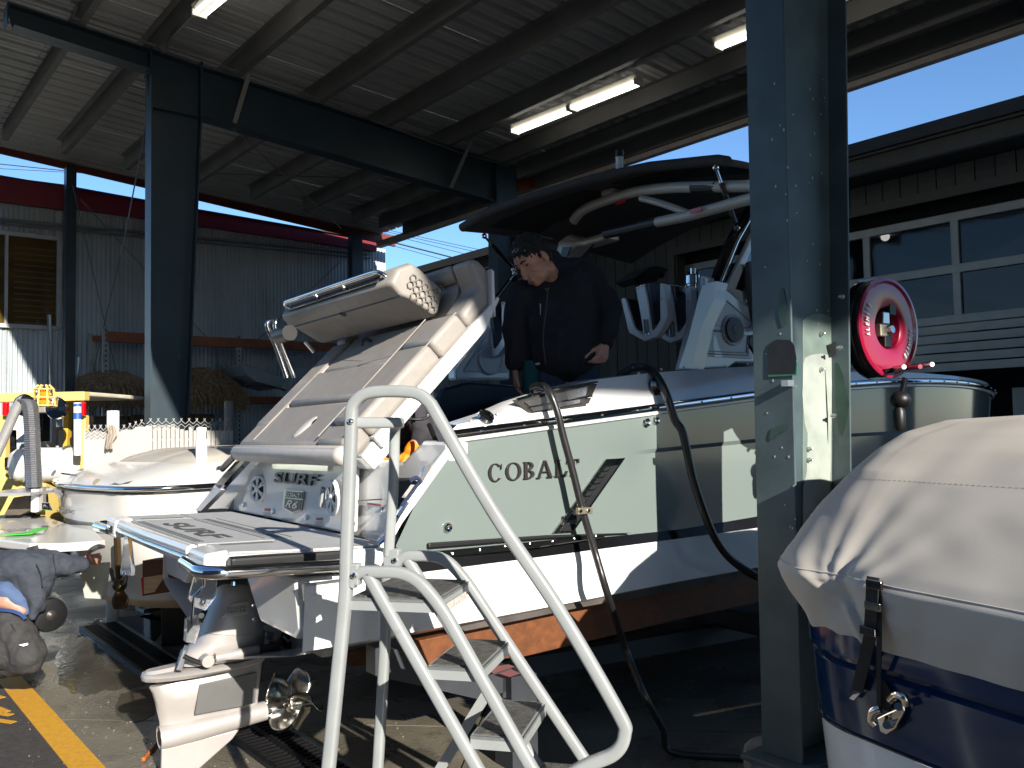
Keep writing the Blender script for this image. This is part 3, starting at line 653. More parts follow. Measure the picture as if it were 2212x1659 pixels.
zh = zat(Q(2, 0)(1700, 1285)); zh2 = zat(Q(2, 0)(1700, 1220))
MB().box(gw((SE + SWL) / 2 + .1, (kR + kL) / 2, zeb + .02), GL * .35, GP * (kL - kR) / 2, UP * .01).build('soffit', gray, rb)
d2a, d2b = W7((1462, 700))[1], W7((1690, 700))[1] - .0    # second door, behind the boat
k_d1 = W7((1760, 700))[1]                                    # left jamb of the right-hand door
bwid = abs(W7(Q(2, 0)(1450, 1200))[1] - W7(Q(2, 0)(1568, 1200))[1])
k = kL; n = 0
while k > kR:
    lo = zh2 if (d2b - .0 < k - bwid / 2 < d2a or k - bwid / 2 < k_d1) else 0
    MB().box(gw(SWL + .015 + .004 * (n % 2), k - bwid / 2, (lo + zeb) / 2), GL * .015, GP * (bwid / 2 - .006), UP * (zeb - lo) / 2).build('board', gray, rb)
    k -= bwid; n += 1

long(zh, zh2, SWL - .03, .03, 'head_trim', gray2, kR, d2a + .1)
for kk in (d2a + .05, d2b - .05, k_d1 + .05): MB().box(gw(SWL + .1, kk, zh / 2), GL * .14, GP * .06, UP * zh / 2).build('jamb', gray2, rb)
glass = mat('dark_window_glass', (.006, .007, .009), .04, var=.1, coat=.15, alpha=.7, bump=.12, bscale=2.2)
SD = 7.22
def door(k0, k1, nm, mull, lift):
    """sectional door: k0 < k1, two glazed rows above ribbed panels"""
    zt_, zm, zb3, zp = zat(Q(2, 0)(1400, 1475), SD), zat(Q(2, 1)(1500, 122), SD), zat(Q(2, 1)(1900, 395), SD), zat(Q(2, 1)(1900, 740), SD)
    d = MB()
    for z_, h_ in ((zt_, .05), (zm, .05), (zb3, .05)): d.box(gw(SD, (k0 + k1) / 2, z_), GL * .025, GP * (k1 - k0) / 2, UP * h_ / 1.0)
    for m_ in mull: d.box(gw(SD, m_, (zt_ + zb3) / 2), GL * .024, GP * .045, UP * (zt_ - zb3) / 2)
    d.build('door_frame', doorm, rb, bevel=.006)
    edges = sorted(mull)
    for a_, b_ in zip(edges[:-1], edges[1:]):
        for z0_, z1_ in ((zb3, zm), (zm, zt_)):
            MB().box(gw(SD + .012, (a_ + b_) / 2, (z0_ + z1_) / 2), GL * .004, GP * (b_ - a_ - .09) / 2, UP * (z1_ - z0_ - .1) / 2).build('window_pane', glass, rb)
    npan = 5
    for i in range(npan):
        z0_ = zp + (zb3 - .05 - zp) * i / npan; z1_ = zp + (zb3 - .05 - zp) * (i + 1) / npan
        MB().box(gw(SD, (k0 + k1) / 2, (z0_ + z1_) / 2), GL * .02, GP * (k1 - k0) / 2, UP * (z1_ - z0_ - .012) / 2).build('door_panel', doorm, rb, bevel=.005)
        MB().box(gw(SD - .02, (k0 + k1) / 2, (z0_ + z1_) / 2), GL * .006, GP * (k1 - k0) / 2, UP * .015).build('panel_rib', doorm, rb)
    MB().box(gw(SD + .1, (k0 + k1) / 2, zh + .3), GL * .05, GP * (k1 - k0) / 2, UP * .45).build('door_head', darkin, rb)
    return zp
ks_m = [gs((x, 560), SD)[1] for x in (1874, 2066)]
st = ks_m[0] - ks_m[1]
mull = [ks_m[0] + st * i for i in range(-5, 2)]
zp = door(kR, k_d1, 'door', [m for m in mull if kR < m < k_d1 - .2] + [k_d1 - .03], 0)
door(d2b + .0, d2a, 'door', [d2a, d2b + (d2a - d2b) * .35, d2b], 0)
# inside: floor-to-roof dark volume, a lit pendant, white stair stringer
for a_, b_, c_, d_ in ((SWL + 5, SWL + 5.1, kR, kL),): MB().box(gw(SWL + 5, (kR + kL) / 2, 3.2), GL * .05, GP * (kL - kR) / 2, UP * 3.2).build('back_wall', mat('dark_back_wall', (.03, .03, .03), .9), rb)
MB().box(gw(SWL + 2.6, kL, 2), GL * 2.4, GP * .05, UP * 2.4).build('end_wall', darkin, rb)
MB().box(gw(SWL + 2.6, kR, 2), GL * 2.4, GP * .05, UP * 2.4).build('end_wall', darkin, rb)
wl_ = mat('white_timber', (.5, .5, .47), .6)
pd = thing('pendant_lamp', gsw(Q(2, 0)(1310, 1525), 9), 'small lit dish lamp hanging inside the workshop', 'lamp')
c = gsw(Q(2, 0)(1310, 1525), 9); MB().lathe(c, (0, 0, 1), [(.22, 0), (.2, .03), (.08, .1), (.03, .14)], 20).build('shade', wl_, pd); MB().ball(c + V3(0, 0, -.02), .06).build('bulb', tubem, pd)
for a, b_ in ((Q(2, 1)(1265, 10), Q(2, 1)(1690, 75)), (Q(2, 1)(1480, 205), Q(2, 1)(2050, 365)), (Q(2, 1)(1250, 170), Q(2, 1)(1480, 205))):
    tag(MB().bar(gsw(a, 7.5), gsw(b_, 7.5), .03, .14).build('timber_batten', wl_), {Q(2, 1)(1265, 10): 'upper white sloping timber behind the workshop door glass', Q(2, 1)(1480, 205): 'lower white sloping timber behind the workshop door glass'}.get(a, 'short white timber behind the hose reel'), 'timber')
# things in the dark opening under the door
inx = mat('shop_green_box', (.12, .18, .1), .6)
for u0, u1, v0, v1, s_, m_, lab in ((2088, 2104, 845, 905, 8.0, gray2, 'grey post inside the dark workshop opening'), (2186, 2230, 838, 920, 7.9, wl_, 'pale box with red top at the right edge of the dark opening')):
    p, q = gs((u0, v0), s_), gs((u1, v1), s_)
    tag(MB().box(gw(s_ + .1, (p[1] + q[1]) / 2, (p[2]) / 2), GL * .1, GP * abs(p[1] - q[1]) / 2, UP * p[2] / 2).build('storage_box' if m_ is wl_ else 'shop_post', m_), lab, 'box' if m_ is wl_ else 'post')
tag(MB().lathe(gsw((1325, 790), 8.2), (0, 0, 1), [(.02, -1.6), (.28, -1.5), (.28, .05), (.25, .1)], 20).build('drum', inx), 'dark green drum seen past the standing man', 'drum')
# ================================================================== POWER LINES
pl = mat('power_line', (.03, .03, .035), .6)
for a, b_, r, lab in (((854, 525), (964, 553), .03, 'thickest black power line, lowest of the bunch beside the sunpad'), ((862, 512), (990, 545), .012, 'third thin power line from the top in the sky patch beside the sunpad'), ((868, 508), (1010, 540), .012, 'second thin power line from the top in the sky patch beside the sunpad'), ((880, 506), (1020, 536), .012, 'topmost thin power line in the sky patch between sunpad and hardtop'), ((846, 530), (940, 556), .012, 'thin power line just under the thickest line beside the sunpad'), ((-5, 354), (141, 369), .02, 'dark cable across the sky above the left end of the red fascia'), ((-5, 364), (141, 372), .012, 'thin cable just below the dark cable over the left end of the red fascia')):
    p, q = at(a[0], a[1], 34), at(b_[0], b_[1], 34); d = q - p
    pts = [p - d * 3 + d * 7 * t - UP * (1 - (2 * t - 1) ** 2) * -.0 for t in np.linspace(0, 1, 8)]
    tag(MB().tube(pts, r, 5).build('power_line', pl), lab or 'thin power line crossing the sky patch between sunpad and hardtop', 'cable', 'power lines beyond the canopy')
# ================================================================== FORKLIFT
YF = 8.5
fk_ = thing('forklift', at(90, 1110, YF) * V3(1, 1, 0), 'pale yellow forklift seen from the rear with white gas tank', 'forklift')
fy = mat('pale_yellow_paint', (.70, .52, .16), .45, var=.08, scale=3, stain=(.68, .4, (.25, .2, .1), 8))
E_ = lambda x, y, dy=0: at(*ZE(x, y), YF + dy)
def fbox(x0, x1, y0, y1, dy, depth, nm, m, parent=fk_, bev=.012, **k):
    a, b_ = E_(x0, y0, dy), E_(x1, y1, dy)
    return MB().box(V3((a[0] + b_[0]) / 2, YF + dy + depth / 2, (a[2] + b_[2]) / 2), (abs(b_[0] - a[0]) / 2, 0, 0), (0, depth / 2, 0), (0, 0, abs(a[2] - b_[2]) / 2)).build(nm, m, parent, bevel=bev, **k)
fbox(-60, 430, 945, 1420, .0, 1.2, 'counterweight', fy, bev=.06)
fbox(-40, 50, 290, 960, .05, .09, 'guard_post', fy); fbox(820, 868, 290, 960, .05, .09, 'guard_post', fy)
fbox(-60, 860, 62, 140, .0, .12, 'guard_roof_beam', fy); fbox(-60, 860, 62, 90, .1, 1.4, 'guard_roof', mat('cream_paint', (.7, .64, .5), .5))
fbox(250, 620, 96, 132, -.02, .05, 'guard_roof_plate', mat('grey_plate', (.25, .23, .21), .5))
lensr = mat('red_tail_lens', (.62, .004, .008), .2, var=.1, coat=.6)
for x0 in (18, 812): fbox(x0, x0 + 45, 152, 292, -.05, .06, 'tail_light', lensr)
MB().prism([E_(655, 145, .6), E_(712, 145, .6), E_(680, 690, .6), E_(640, 690, .6)], (0, .08, 0)).build('mast_rail', mat('ochre_paint', (.55, .36, .05), .5), fk_)
bo_ = E_(450, 190, -.1)
MB().lathe(bo_, UP, [(.05, 0), (.055, .02), (.05, .13), (.03, .16)], 14).build('beacon', mat('amber_beacon_lens', (.8, .22, .01), .2, coat=.5), fk_)
cg = MB()
for i in range(8):
    a = i * math.pi / 4; cg.tube([bo_ + V3(.11 * math.cos(a), .11 * math.sin(a), -.01), bo_ + V3(.09 * math.cos(a), .09 * math.sin(a), .16), bo_ + V3(.05 * math.cos(a), .05 * math.sin(a), .2)], .009, 6)
for z_, r_ in ((0, .11), (.08, .1), (.16, .09)): cg.tube([bo_ + V3(r_ * math.cos(a), r_ * math.sin(a), z_) for a in np.linspace(0, 2 * math.pi, 16)[:-1]], .007, 6, closed=True)
cg.build('beacon_cage', fy, fk_)
for x, lab in ((580, 0), (245, 1)):
    c = E_(x, 220 if x > 300 else 185, -.05); MB().lathe(c, (0, -1, 0), [(.02, -.1), (.09, -.06), (.11, 0), (.1, .02), (.02, .035)], 18).build('headlight', chrome, fk_, smooth=40)
tk0, tk1 = E_(165, 800, -.12), E_(760, 790, .25); td = unit(tk1 - tk0)
MB().lathe(tk0, td, [(.02, -.05), (.12, -.045), (.155, .0), (.155, .05), (.17, .06), (.17, .95), (.155, 1.0), (.05, 1.04)], 24).build('gas_tank', mat('white_tank_paint', (.74, .72, .66), .35, var=.06), fk_, smooth=40)
MB().tube([tk0 + td * .47 + .176 * (V3(0, -1, 0) * math.sin(a) + UP * math.cos(a)) for a in np.linspace(-.3, 2.9, 12)], .02, 4).build('tank_strap', mat('olive_strap', (.1, .1, .06), .7), fk_)
MB().prism([E_(*p, .25) for p in ((160, 690), (205, 580), (300, 565), (480, 570), (510, 610), (515, 690), (150, 720))], (0, .12, 0)).build('seat_back', mat('black_seat_vinyl', (.015, .015, .015), .4), fk_, bevel=.03)
MB().tube(smoothpath([E_(*p, .2) for p in ((160, 620), (115, 630), (105, 680), (135, 720))]), .02, 8).build('steering_wheel', blackp, fk_)
for x0, x1, y0, y1, dy in ((345, 440, 270, 560, .9), (55, 90, 440, 690, .7)): fbox(x0, x1, y0, y1, dy, .15, 'mast', mat('greasy_mast', (.02, .02, .02), .5, var=.4))
for i in range(6): fbox(352 + (i % 2) * 40, 380 + (i % 2) * 40, 290 + i * 42, 310 + i * 42, .86, .04, 'chain_link', blackg)
MB().tube([E_(60, 830, -.08), E_(120, 850, -.08), E_(160, 900, -.1)], .018, 8).build('gas_hose', brushed, fk_)
fbox(40, 130, 720, 830, .02, .2, 'valve_box', blackp)
# pale van / panel stack behind
pv = thing('white_panel_stack', E_(280, 600, 1.6) * V3(1, 1, 0), 'stack of white ribbed panels standing behind the forklift', 'panels')
for i in range(12): fbox(75, 480, 255 + i * 26, 255 + i * 26 + 24, 1.5, .05, 'panel', mat('white_panel', (.72, .71, .68), .5), pv, bev=.006)
fbox(85, 465, 195, 262, 1.45, .06, 'top_rail', mat('grey_plate', (0, 0, 0)), pv); fbox(470, 530, 180, 640, 1.5, .1, 'end_panel', mat('white_panel', (0, 0, 0)), pv)
bx_ = fbox(535, 640, 410, 600, 1.9, .5, 'carton', mat('brown_carton', (.35, .15, .06), .7), None); tag(bx_, 'brown cardboard carton between the forklift and the wall', 'carton')
bx_ = fbox(595, 748, 445, 690, 1.2, .1, 'grey_board', mat('grey_sheet', (.42, .42, .41), .6), None); tag(bx_, 'flat grey board leaning behind the forklift tank', 'board')
sp = MB().tube([E_(792, 160, -.1), E_(795, 700, -.1)], .035, 12).build('marker_pole', white, None); tag(sp, 'white marker pole with blue bands beside the forklift guard', 'pole')
for y0, y1 in ((170, 200), (265, 330)): MB().tube([E_(792, y0, -.1), E_(792.5, y1, -.1)], .037, 12).build('blue_band', mat('blue_band', (.02, .09, .4), .4), sp)
# ================================================================== THE SAGE BOAT
bo = thing('sage_boat', bw(0, 0, -.5), 'sage green and white sports boat with raised sunpad and swim platform', 'boat', m3=BM)
HB = 1.23
def shp(u): return 1.0 if u < .42 else max(0, 1 - ((u - .42) / .58) ** 2.4) ** .62
def zR(l):
    if l < 2.56: return .453 + .1285 * l
    x = l - 2.56; return .782 + .1285 * x - .02 * x * x
def zG(l): return float(np.interp(l, [.36, .6, .74, .97, 1.24, 1.72, 2.55, 4, 7.3], [zR(.36) + .03, .6, .66, .73, .80, .87, .955, 1.02, 1.08]))
zBT = lambda l: float(np.interp(l, [0, 1.42, 1.87, 2.57, 4, 7], [-.03, -.02, -.01, .04, .16, .5]))
zBB = lambda l: float(np.interp(l, [-.35, 0, .83, 1.87, 2.57, 4, 7], [-.14, -.13, -.10, -.06, -.03, .08, .42]))
zC = lambda l: float(np.interp(l, [-.35, .14, .97, 1.87, 2.57, 4, 7], [-.41, -.39, -.35, -.30, -.27, -.15, .3]))
NU = 40
US = [i / NU for i in range(NU + 1)]
def row(l0, l1, hb, zf, dt=None):
    out = []
    for u in US:
        l = l0 + (l1 - l0) * u; out.append((l, hb * shp(u) - (dt(l) if dt else 0), zf(l)))
    return out
def skin(name, rows, m, par=None, **k):
    par = par or bo; os_ = []
    b = MB()
    for sgn in (-1, 1): b.loft([[bw(l, sgn * t, z) for l, t, z in r_] for r_ in rows], cap=False, ring_closed=False)
    return b.build(name, m, par, smooth=32, **k)
cz = lambda l: float(np.interp(l, [0, 1.33, 1.6, 2.6, 7], [.40, .40, .425, .50, .7]))
ramp = lambda l: .016 * float(np.interp(l, [1.25, 1.5], [0, 1]))
LR = 7.25
skin('hull_side', [row(.36, LR, HB, lambda l: zR(l) - .02), row(.36 * .9, LR - .06, HB, lambda l: max(cz(l) + .012, 0)), row(.36 * .87, LR - .08, HB, lambda l: cz(l) - .012, ramp), row(.17, LR - .25, HB, lambda l: cz(l) * .45, lambda l: ramp(l) * .9), row(.06, LR - .45, HB, zBT, lambda l: ramp(l) * .6)], sage)
skin('boot_stripe', [row(.04, LR - .45, HB - .002, zBT), row(.0, LR - .6, HB - .012, zBB)], blackg)
skin('hull_bottom', [row(-.33, LR - .6, HB - .014, zBB), row(-.33, LR - .8, HB - .03, zC), row(-.33, LR - .9, HB - .12, lambda l: zC(l) - .035), row(-.33, LR - 1.2, .02, lambda l: zC(l) - .27 + .0 * l)], white)
# rub rail
for sgn in (-1, 1):
    pts = [bw(l, sgn * (t + .012), z) for l, t, z in row(.33, LR + .02, HB, zR)]
    MB().tube(pts, .024, 8, up=UP).build('rub_rail', chrome if sgn < 0 else blackp, bo, smooth=60)
    MB().tube([p - BU * .03 - BT * sgn * .004 for p in pts], .011, 6).build('rail_strip', white, bo)
rr = MB()
for i in range(26):
    l = .5 + i * .25; rr.ball(bw(l, -(HB * shp(min(1, (l - .36) / 6.9)) + .034), zR(l)), .007, n=5)
rr.build('rail_screws', brushed, bo, kind='stuff')
# gunwale
zg2 = lambda l: zG(l)
skin('gunwale', [row(.36, LR, HB - .004, lambda l: zR(l) + .022), row(.40, LR - .02, HB - .02, lambda l: zR(l) + .022 + (zG(l) - zR(l)) * .55), row(.42, LR - .05, HB - .07, zG), row(.44, LR - .1, HB - .2, lambda l: zG(l) + .004), row(.46, LR - .3, HB - .22, lambda l: zG(l) - .05), row(.46, LR - .35, HB - .24, lambda l: -.02)], white)
sc_ = MB()
for l, dz in ((.47, .05), (.62, .07), (1.18, .06), (1.55, .2), (1.72, .21), (1.9, .21), (2.05, .18), (2.25, .19), (2.45, .19), (2.7, .2)):
    sc_.ball(bw(l, -HB + .01, zR(l) + dz), .008, n=6)
sc_.build('screw_caps', brushed, bo, kind='stuff')
# interior: floor, port coaming panel, seats, console
MB().prism([bw(.5, -1.0, -.03), bw(4.6, -1.0, -.03), bw(6.2, 0, -.03), bw(4.6, 1.0, -.03), bw(.5, 1.0, -.03)], BU * .02).build('cockpit_floor', mat('dark_deck_mat', (.06, .055, .05), .7), bo)
MB().prism([btw(p, .92) for p in ((915, 930), (960, 838), (1010, 825), (1110, 832), (1240, 838), (1240, 960), (1000, 1000))], BT * .08).build('coaming_pad', navyin, bo, bevel=.02)
MB().prism([btw(p, .98) for p in ((905, 985), (960, 835), (1240, 835), (1240, 985))], BT * .03).build('coaming_liner', navyin, bo)
cn = MB().prism([bw(2.9, -.75, 0), bw(2.9, -.75, .95), bw(3.15, -.75, 1.15), bw(3.7, -.75, 1.1), bw(3.7, -.75, 0)], BT * .7).build('helm_console', mat('dark_console', (.03, .03, .032), .45), bo, bevel=.03)
MB().prism([bw(2.0, .15, 0), bw(2.0, .15, .82), bw(2.12, .15, .84), bw(2.2, .15, .45), bw(2.65, .15, .42), bw(2.65, .15, 0)], BT * .7).build('seat', vinyl_d, bo, bevel=.04)
MB().prism([bw(2.35, -.95, 0), bw(2.3, -.95, .92), bw(2.42, -.95, .94), bw(2.5, -.95, .45), bw(2.85, -.95, .42), bw(2.85, -.95, 0)], BT * .55).build('seat', vinyl_d, bo, bevel=.04)
# transom and stern walls
tw = MB(); tp_ = lambda p, l: blw(ZB(*p), l)
tw.prism([tp_(p, .10) for p in ((1140, 555), (1222, 150), (1390, 140), (1960, 160), (1940, 715))], BL * .08)
tw.build('transom', white, bo, bevel=.012)
MB().prism([tp_(p, .2) for p in ((1925, 720), (1945, 165), (2300, 150), (2300, 800), (2200, 790))], BL * .05).build('stern_wall', white, bo, bevel=.01)
MB().prism([tp_(p, .12) for p in ((790, 535), (1015, 240), (1130, 140), (1230, 150), (1150, 555), (1030, 525))], BL * .03 + BT * .0).build('stern_wall', white, bo, bevel=.008)
MB().prism([tp_(p, .0) for p in ((940, 340), (1100, 160), (1190, 140), (975, 375))], BL * .04).build('stern_trim', blackg, bo)
MB().prism([tp_(p, .0) for p in ((785, 540), (955, 345), (990, 380), (830, 545))], BL * .04).build('stern_trim', wplast, bo)
MB().tube([tp_(p, -.02) for p in ((975, 220), (1000, 215), (1090, 120))], .022, 8).build('cleat', chrome, bo)
MB().prism([tp_(p, .07) for p in ((1775, 375), (1765, 355), (1740, 510), (1755, 515))], BL * .02).build('panel_seam', mat('seam_grey', (.3, .3, .3), .6), bo)
MB().prism([tp_(p, .085) for p in ((1385, 180), (1820, 185), (1815, 235), (1390, 215))], BL * .03).build('recess_trim', chrome, bo)
hx = lambda p, e=.0: tp_(p, .098 - e)
# speakers in the transom
for cx_, cy_, rad, tl in ((1285, 372, .088, .25), (1868, 442, .093, -.1)):
    c = hx((cx_, cy_), .008); ax = unit(-BL + BT * tl * -1)
    sp = MB().lathe(c, ax, [(rad, 0), (rad, .012), (rad * .9, .02), (rad * .78, .012), (rad * .78, 0)], 30).build('speaker', wplast, bo, smooth=40)
    MB().lathe(c, ax, [(rad * .76, .0), (rad * .76, .004), (rad * .2, .001)], 24).build('speaker_cone', blackp, sp)
    X = unit(np.cross(UP, ax)); Y = np.cross(ax, X); g = MB()
    for i in range(6):
        a = math.pi / 2 + i * math.pi / 3
        for e in (-.13, .13): g.bar(c + ax * .016 + rad * .15 * (X * math.cos(a) + Y * math.sin(a)), c + ax * .016 + rad * .8 * (X * math.cos(a + e) + Y * math.sin(a + e)), .008, .006, up=ax)
    g.lathe(c + ax * .012, ax, [(rad * .22, 0), (rad * .22, .01), (rad * .1, .016)], 16); g.build('speaker_grille', wplast, sp)
dl = mat('charcoal_letters', (.018, .018, .02), .35, coat=.3)
text('lettering', 'SURF', hx((1408, 322), .004), hx((1742, 352), .004), hx((1425, 240), .004), .012, dl, bo, bold=.018)
em = MB().prism([hx(p, .004) for p in ((1490, 380), (1638, 392), (1626, 470), (1615, 540), (1545, 563), (1475, 522), (1482, 440))], -BL * .008).build('emblem', brushed, bo)
MB().prism([hx(p, .0125) for p in ((1498, 388), (1628, 399), (1617, 468), (1606, 533), (1545, 552), (1482, 517), (1490, 440))], -BL * .003).build('emblem_field', mat('emblem_black', (.015, .015, .014), .3, coat=.4), em)
text('emblem_lettering', 'COBALT', hx((1495, 428), .016), hx((1600, 440), .016), hx((1500, 398), .016), .003, brushed, em)
text('emblem_lettering', 'R6', hx((1490, 512), .016), hx((1580, 530), .016), hx((1500, 455), .016), .003, brushed, em, shear=.35)
MB().bar(hx((1483, 441), .016), hx((1622, 455), .016), .004, .003, up=BL).build('emblem_line', brushed, em)
redl = mat('red_label', (.45, .01, .02), .5); whl = mat('label_paper', (.7, .7, .68), .6); gyl = mat('label_print', (.22, .22, .22), .6)
for x, y, s_ in ((1345, 535, 1), (1748, 606, 1)):
    MB().prism([hx(p, .003) for p in ((x - 18, y - 10), (x + 22, y - 8), (x + 22, y + 10), (x - 18, y + 8))], -BL * .002).build('warning_label', redl, bo)
    for i in range(5): MB().prism([hx(p, .003) for p in ((x - 28, y + 20 + i * 9), (x + 28, y + 22 + i * 9), (x + 28, y + 25 + i * 9), (x - 28, y + 23 + i * 9))], -BL * .001).build('label_line', gyl, bo)
for i in range(4): MB().prism([hx(p, .003) for p in ((1460, 600 + i * 8), (1550, 605 + i * 8), (1550, 608 + i * 8), (1460, 603 + i * 8))], -BL * .001).build('label_line', gyl, bo)
tq = lambda p: tp_(p, .196)
MB().prism([tq(p) for p in ((2122, 480), (2240, 490), (2240, 560), (2122, 556))], -BL * .002).build('label_plate', whl, bo)
MB().prism([tp_(p, .193) for p in ((2126, 484), (2240, 494), (2240, 504), (2126, 494))], -BL * .001).build('warning_label', redl, bo)
MB().prism([tp_(p, .19) for p in ((2050, 462), (2240, 448), (2240, 458), (2080, 466))], -BL * .02).build('stern_step', blackp, bo)
for x, y in ((1168, 495), (1655, 592), (2020, 640), (1395, 548)):
    MB().lathe(hx((x, y), .002), -BL, [(.016, 0), (.016, .01), (.008, .014)], 14).build('drain_fitting', chrome, bo)
# stern quarter trim and tie-down
MB().prism([btw(p, -1.245) for p in ((978, 955), (990, 962), (870, 1130), (838, 1187), (822, 1183), (850, 1120))], BT * .03).build('quarter_trim', wplast, bo, bevel=.006)
MB().bar(btw((905, 1042), -1.25), btw((925, 1005), -1.25), .03, .02).build('cleat', chrome, bo); MB().bar(btw((875, 1078), -1.25), btw((895, 1050), -1.25), .035, .02).build('cleat', chrome, bo)
MB().tube(smoothpath([btw(p, -1.27) for p in ((868, 1092), (885, 1070), (900, 1050), (908, 1040), (898, 1032), (885, 1040))]), .009, 6).build('rope', mat('navy_rope', (.02, .03, .07), .9, bump=.5, bscale=300), bo)
MB().tube([btw(p, -1.24) for p in ((818, 1175), (835, 1160), (860, 1115), (880, 1085))], .012, 8).build('quarter_rail', chrome, bo)
# ---- swim platform
pf_ = lambda pts, z: [bw(l, t, z) for l, t in pts]
MB().prism(pf_(((-.64, 1.10), (-.66, .78), (-.66, -.74), (-.64, -1.10), (-.3, -1.17), (.10, -1.2), (.10, 1.2), (-.3, 1.17)), -.10), BU * .095).build('swim_platform', white, bo, bevel=.02, seg=3)
pad = mat('grey_foam_deck', (.40, .405, .40), .8, var=.05, scale=10, bump=.35, bscale=220)
padd = mat('dark_foam_groove', (.07, .07, .07), .8)
def pad_(pts, z0=-.004, h=.008): return MB().prism(pf_(pts, z0), BU * h).build('deck_pad', pad, bo)
pad_(((-.63, .72), (-.63, -.70), (-.28, -.70), (-.28, .72)))
pad_(((-.60, 1.05), (-.60, .745), (-.28, .745), (-.28, 1.10)))
pad_(((-.60, -.725), (-.60, -1.06), (-.28, -1.13), (-.28, -.725)))
pad_(((-.265, 1.10), (-.265, -1.13), (.08, -1.16), (.08, 1.13)))
for l0 in (-.615, -.60, -.585, -.30, -.25, -.235, -.22, -.17):
    MB().box(bw(l0, .0, .0045), BL * .003, BT * .62, BU * .001).build('deck_groove', padd, bo)
for t0 in (-.77, -.79, -.81, .78, .80, .82): MB().box(bw(-.44, t0, .0045), BL * .12, BT * .003, BU * .001).build('deck_groove', padd, bo)
text('deck_lettering', 'SURF', bw(-.535, .42, .0045), bw(-.535, -.50, .0045), bw(-.41, .42, .0045), .002, padd, bo, bold=.03)
MB().tube([bw(-.665, .78, -.02), bw(-.68, 0, -.02), bw(-.665, -.74, -.02)], .028, 12).build('step_lip', white, bo, smooth=60)
MB().tube([bw(-.69, .76, -.05), bw(-.705, 0, -.05), bw(-.69, -.74, -.05)], .012, 8).build('lip_trim', chrome, bo, smooth=60)
for sgn in (1, -1):
    MB().prism([bw(-.70, sgn * .80, -.10), bw(-.70, sgn * .80, .0), bw(-.60, sgn * .80, .012), bw(-.60, sgn * .80, -.10)], BT * sgn * .26).build('corner_step', white, bo, bevel=.015, seg=3)
    MB().box(bw(-.37, sgn * 1.155, -.048), BL * .26, BT * .035 + BL * .0, BU * .042).build('side_bumper', blackp, bo, bevel=.012)
    pts = [bw(-.72, sgn * .83, -.055), bw(-.745, sgn * 1.15, -.055), bw(-.70, sgn * 1.225, -.055), bw(-.18, sgn * 1.235, -.06)]
    MB().tube(fillet(pts, .08, 6), .027, 14).build('grab_rail', chrome, bo, smooth=60)
    for l, t in ((-.60, 1.19), (-.25, 1.2)): MB().bar(bw(l, sgn * t, -.06), bw(l, sgn * (t - .09), -.06), .03, .03).build('rail_bracket', chrome, bo)
    # sponson either side of the drive recess
    MB().prism([bw(-.33, sgn * .36, -.13), bw(-.33, sgn * 1.10, -.12), bw(-.33, sgn * 1.17, -.33), bw(-.33, sgn * 1.1, -.375), bw(-.33, sgn * .66, -.375)], BL * .5).build('sponson', white, bo, bevel=.02)
MB().prism([bw(.05, .7, -.12), bw(.05, -.7, -.12), bw(.05, -.5, -.62), bw(.05, .5, -.62)], BL * .05).build('drive_recess', mat('recess_grey', (.3, .3, .3), .5), bo)
s2 = lambda p, e=0: btw(ZB(*p), -HB - e)
pl_ = MB().prism([bw(l, -1.2, z) for l, z in ((-.345, -.13), (.02, -.115), (.02, -.185), (-.335, -.2))], -BT * .012).build('surf_plate', brushed, bo)
text('plate_lettering', 'SURF GATE', bw(-.30, -1.214, -.188), bw(.0, -1.214, -.175), bw(-.30, -1.214, -.148), .003, whl, pl_, bold=.02, shear=.2)
# hull graphics (starboard)
HS = lambda uv, e=.002: btw(uv, -HB - e)
MB().prism([HS(ZG(*p)) for p in ((775, 1055), (1110, 590), (1232, 582), (905, 1048))], -BT * .008).build('side_vent', chrome, bo, bevel=.003)
sv = MB().prism([HS(ZG(*p), .0105) for p in ((830, 1035), (1115, 640), (1190, 628), (935, 985), (900, 1038))], -BT * .003).build('side_vent_field', mat('vent_black', (.02, .02, .022), .25, coat=.4), bo)
for i in range(7):
    x, y = 905 + i * 28, 905 - i * 39; MB().prism([HS(ZG(*p), .014) for p in ((x, y), (x + 52, y - 5), (x + 62, y - 22), (x + 56, y - 22), (x + 46, y - 11), (x - 2, y - 6))], -BT * .004).build('vent_louvre', chrome, bo)
text('vent_lettering', 'SURF', HS(ZG(842, 1000), .014), HS(ZG(930, 992), .014), HS(ZG(848, 975), .014), .003, brushed, bo)
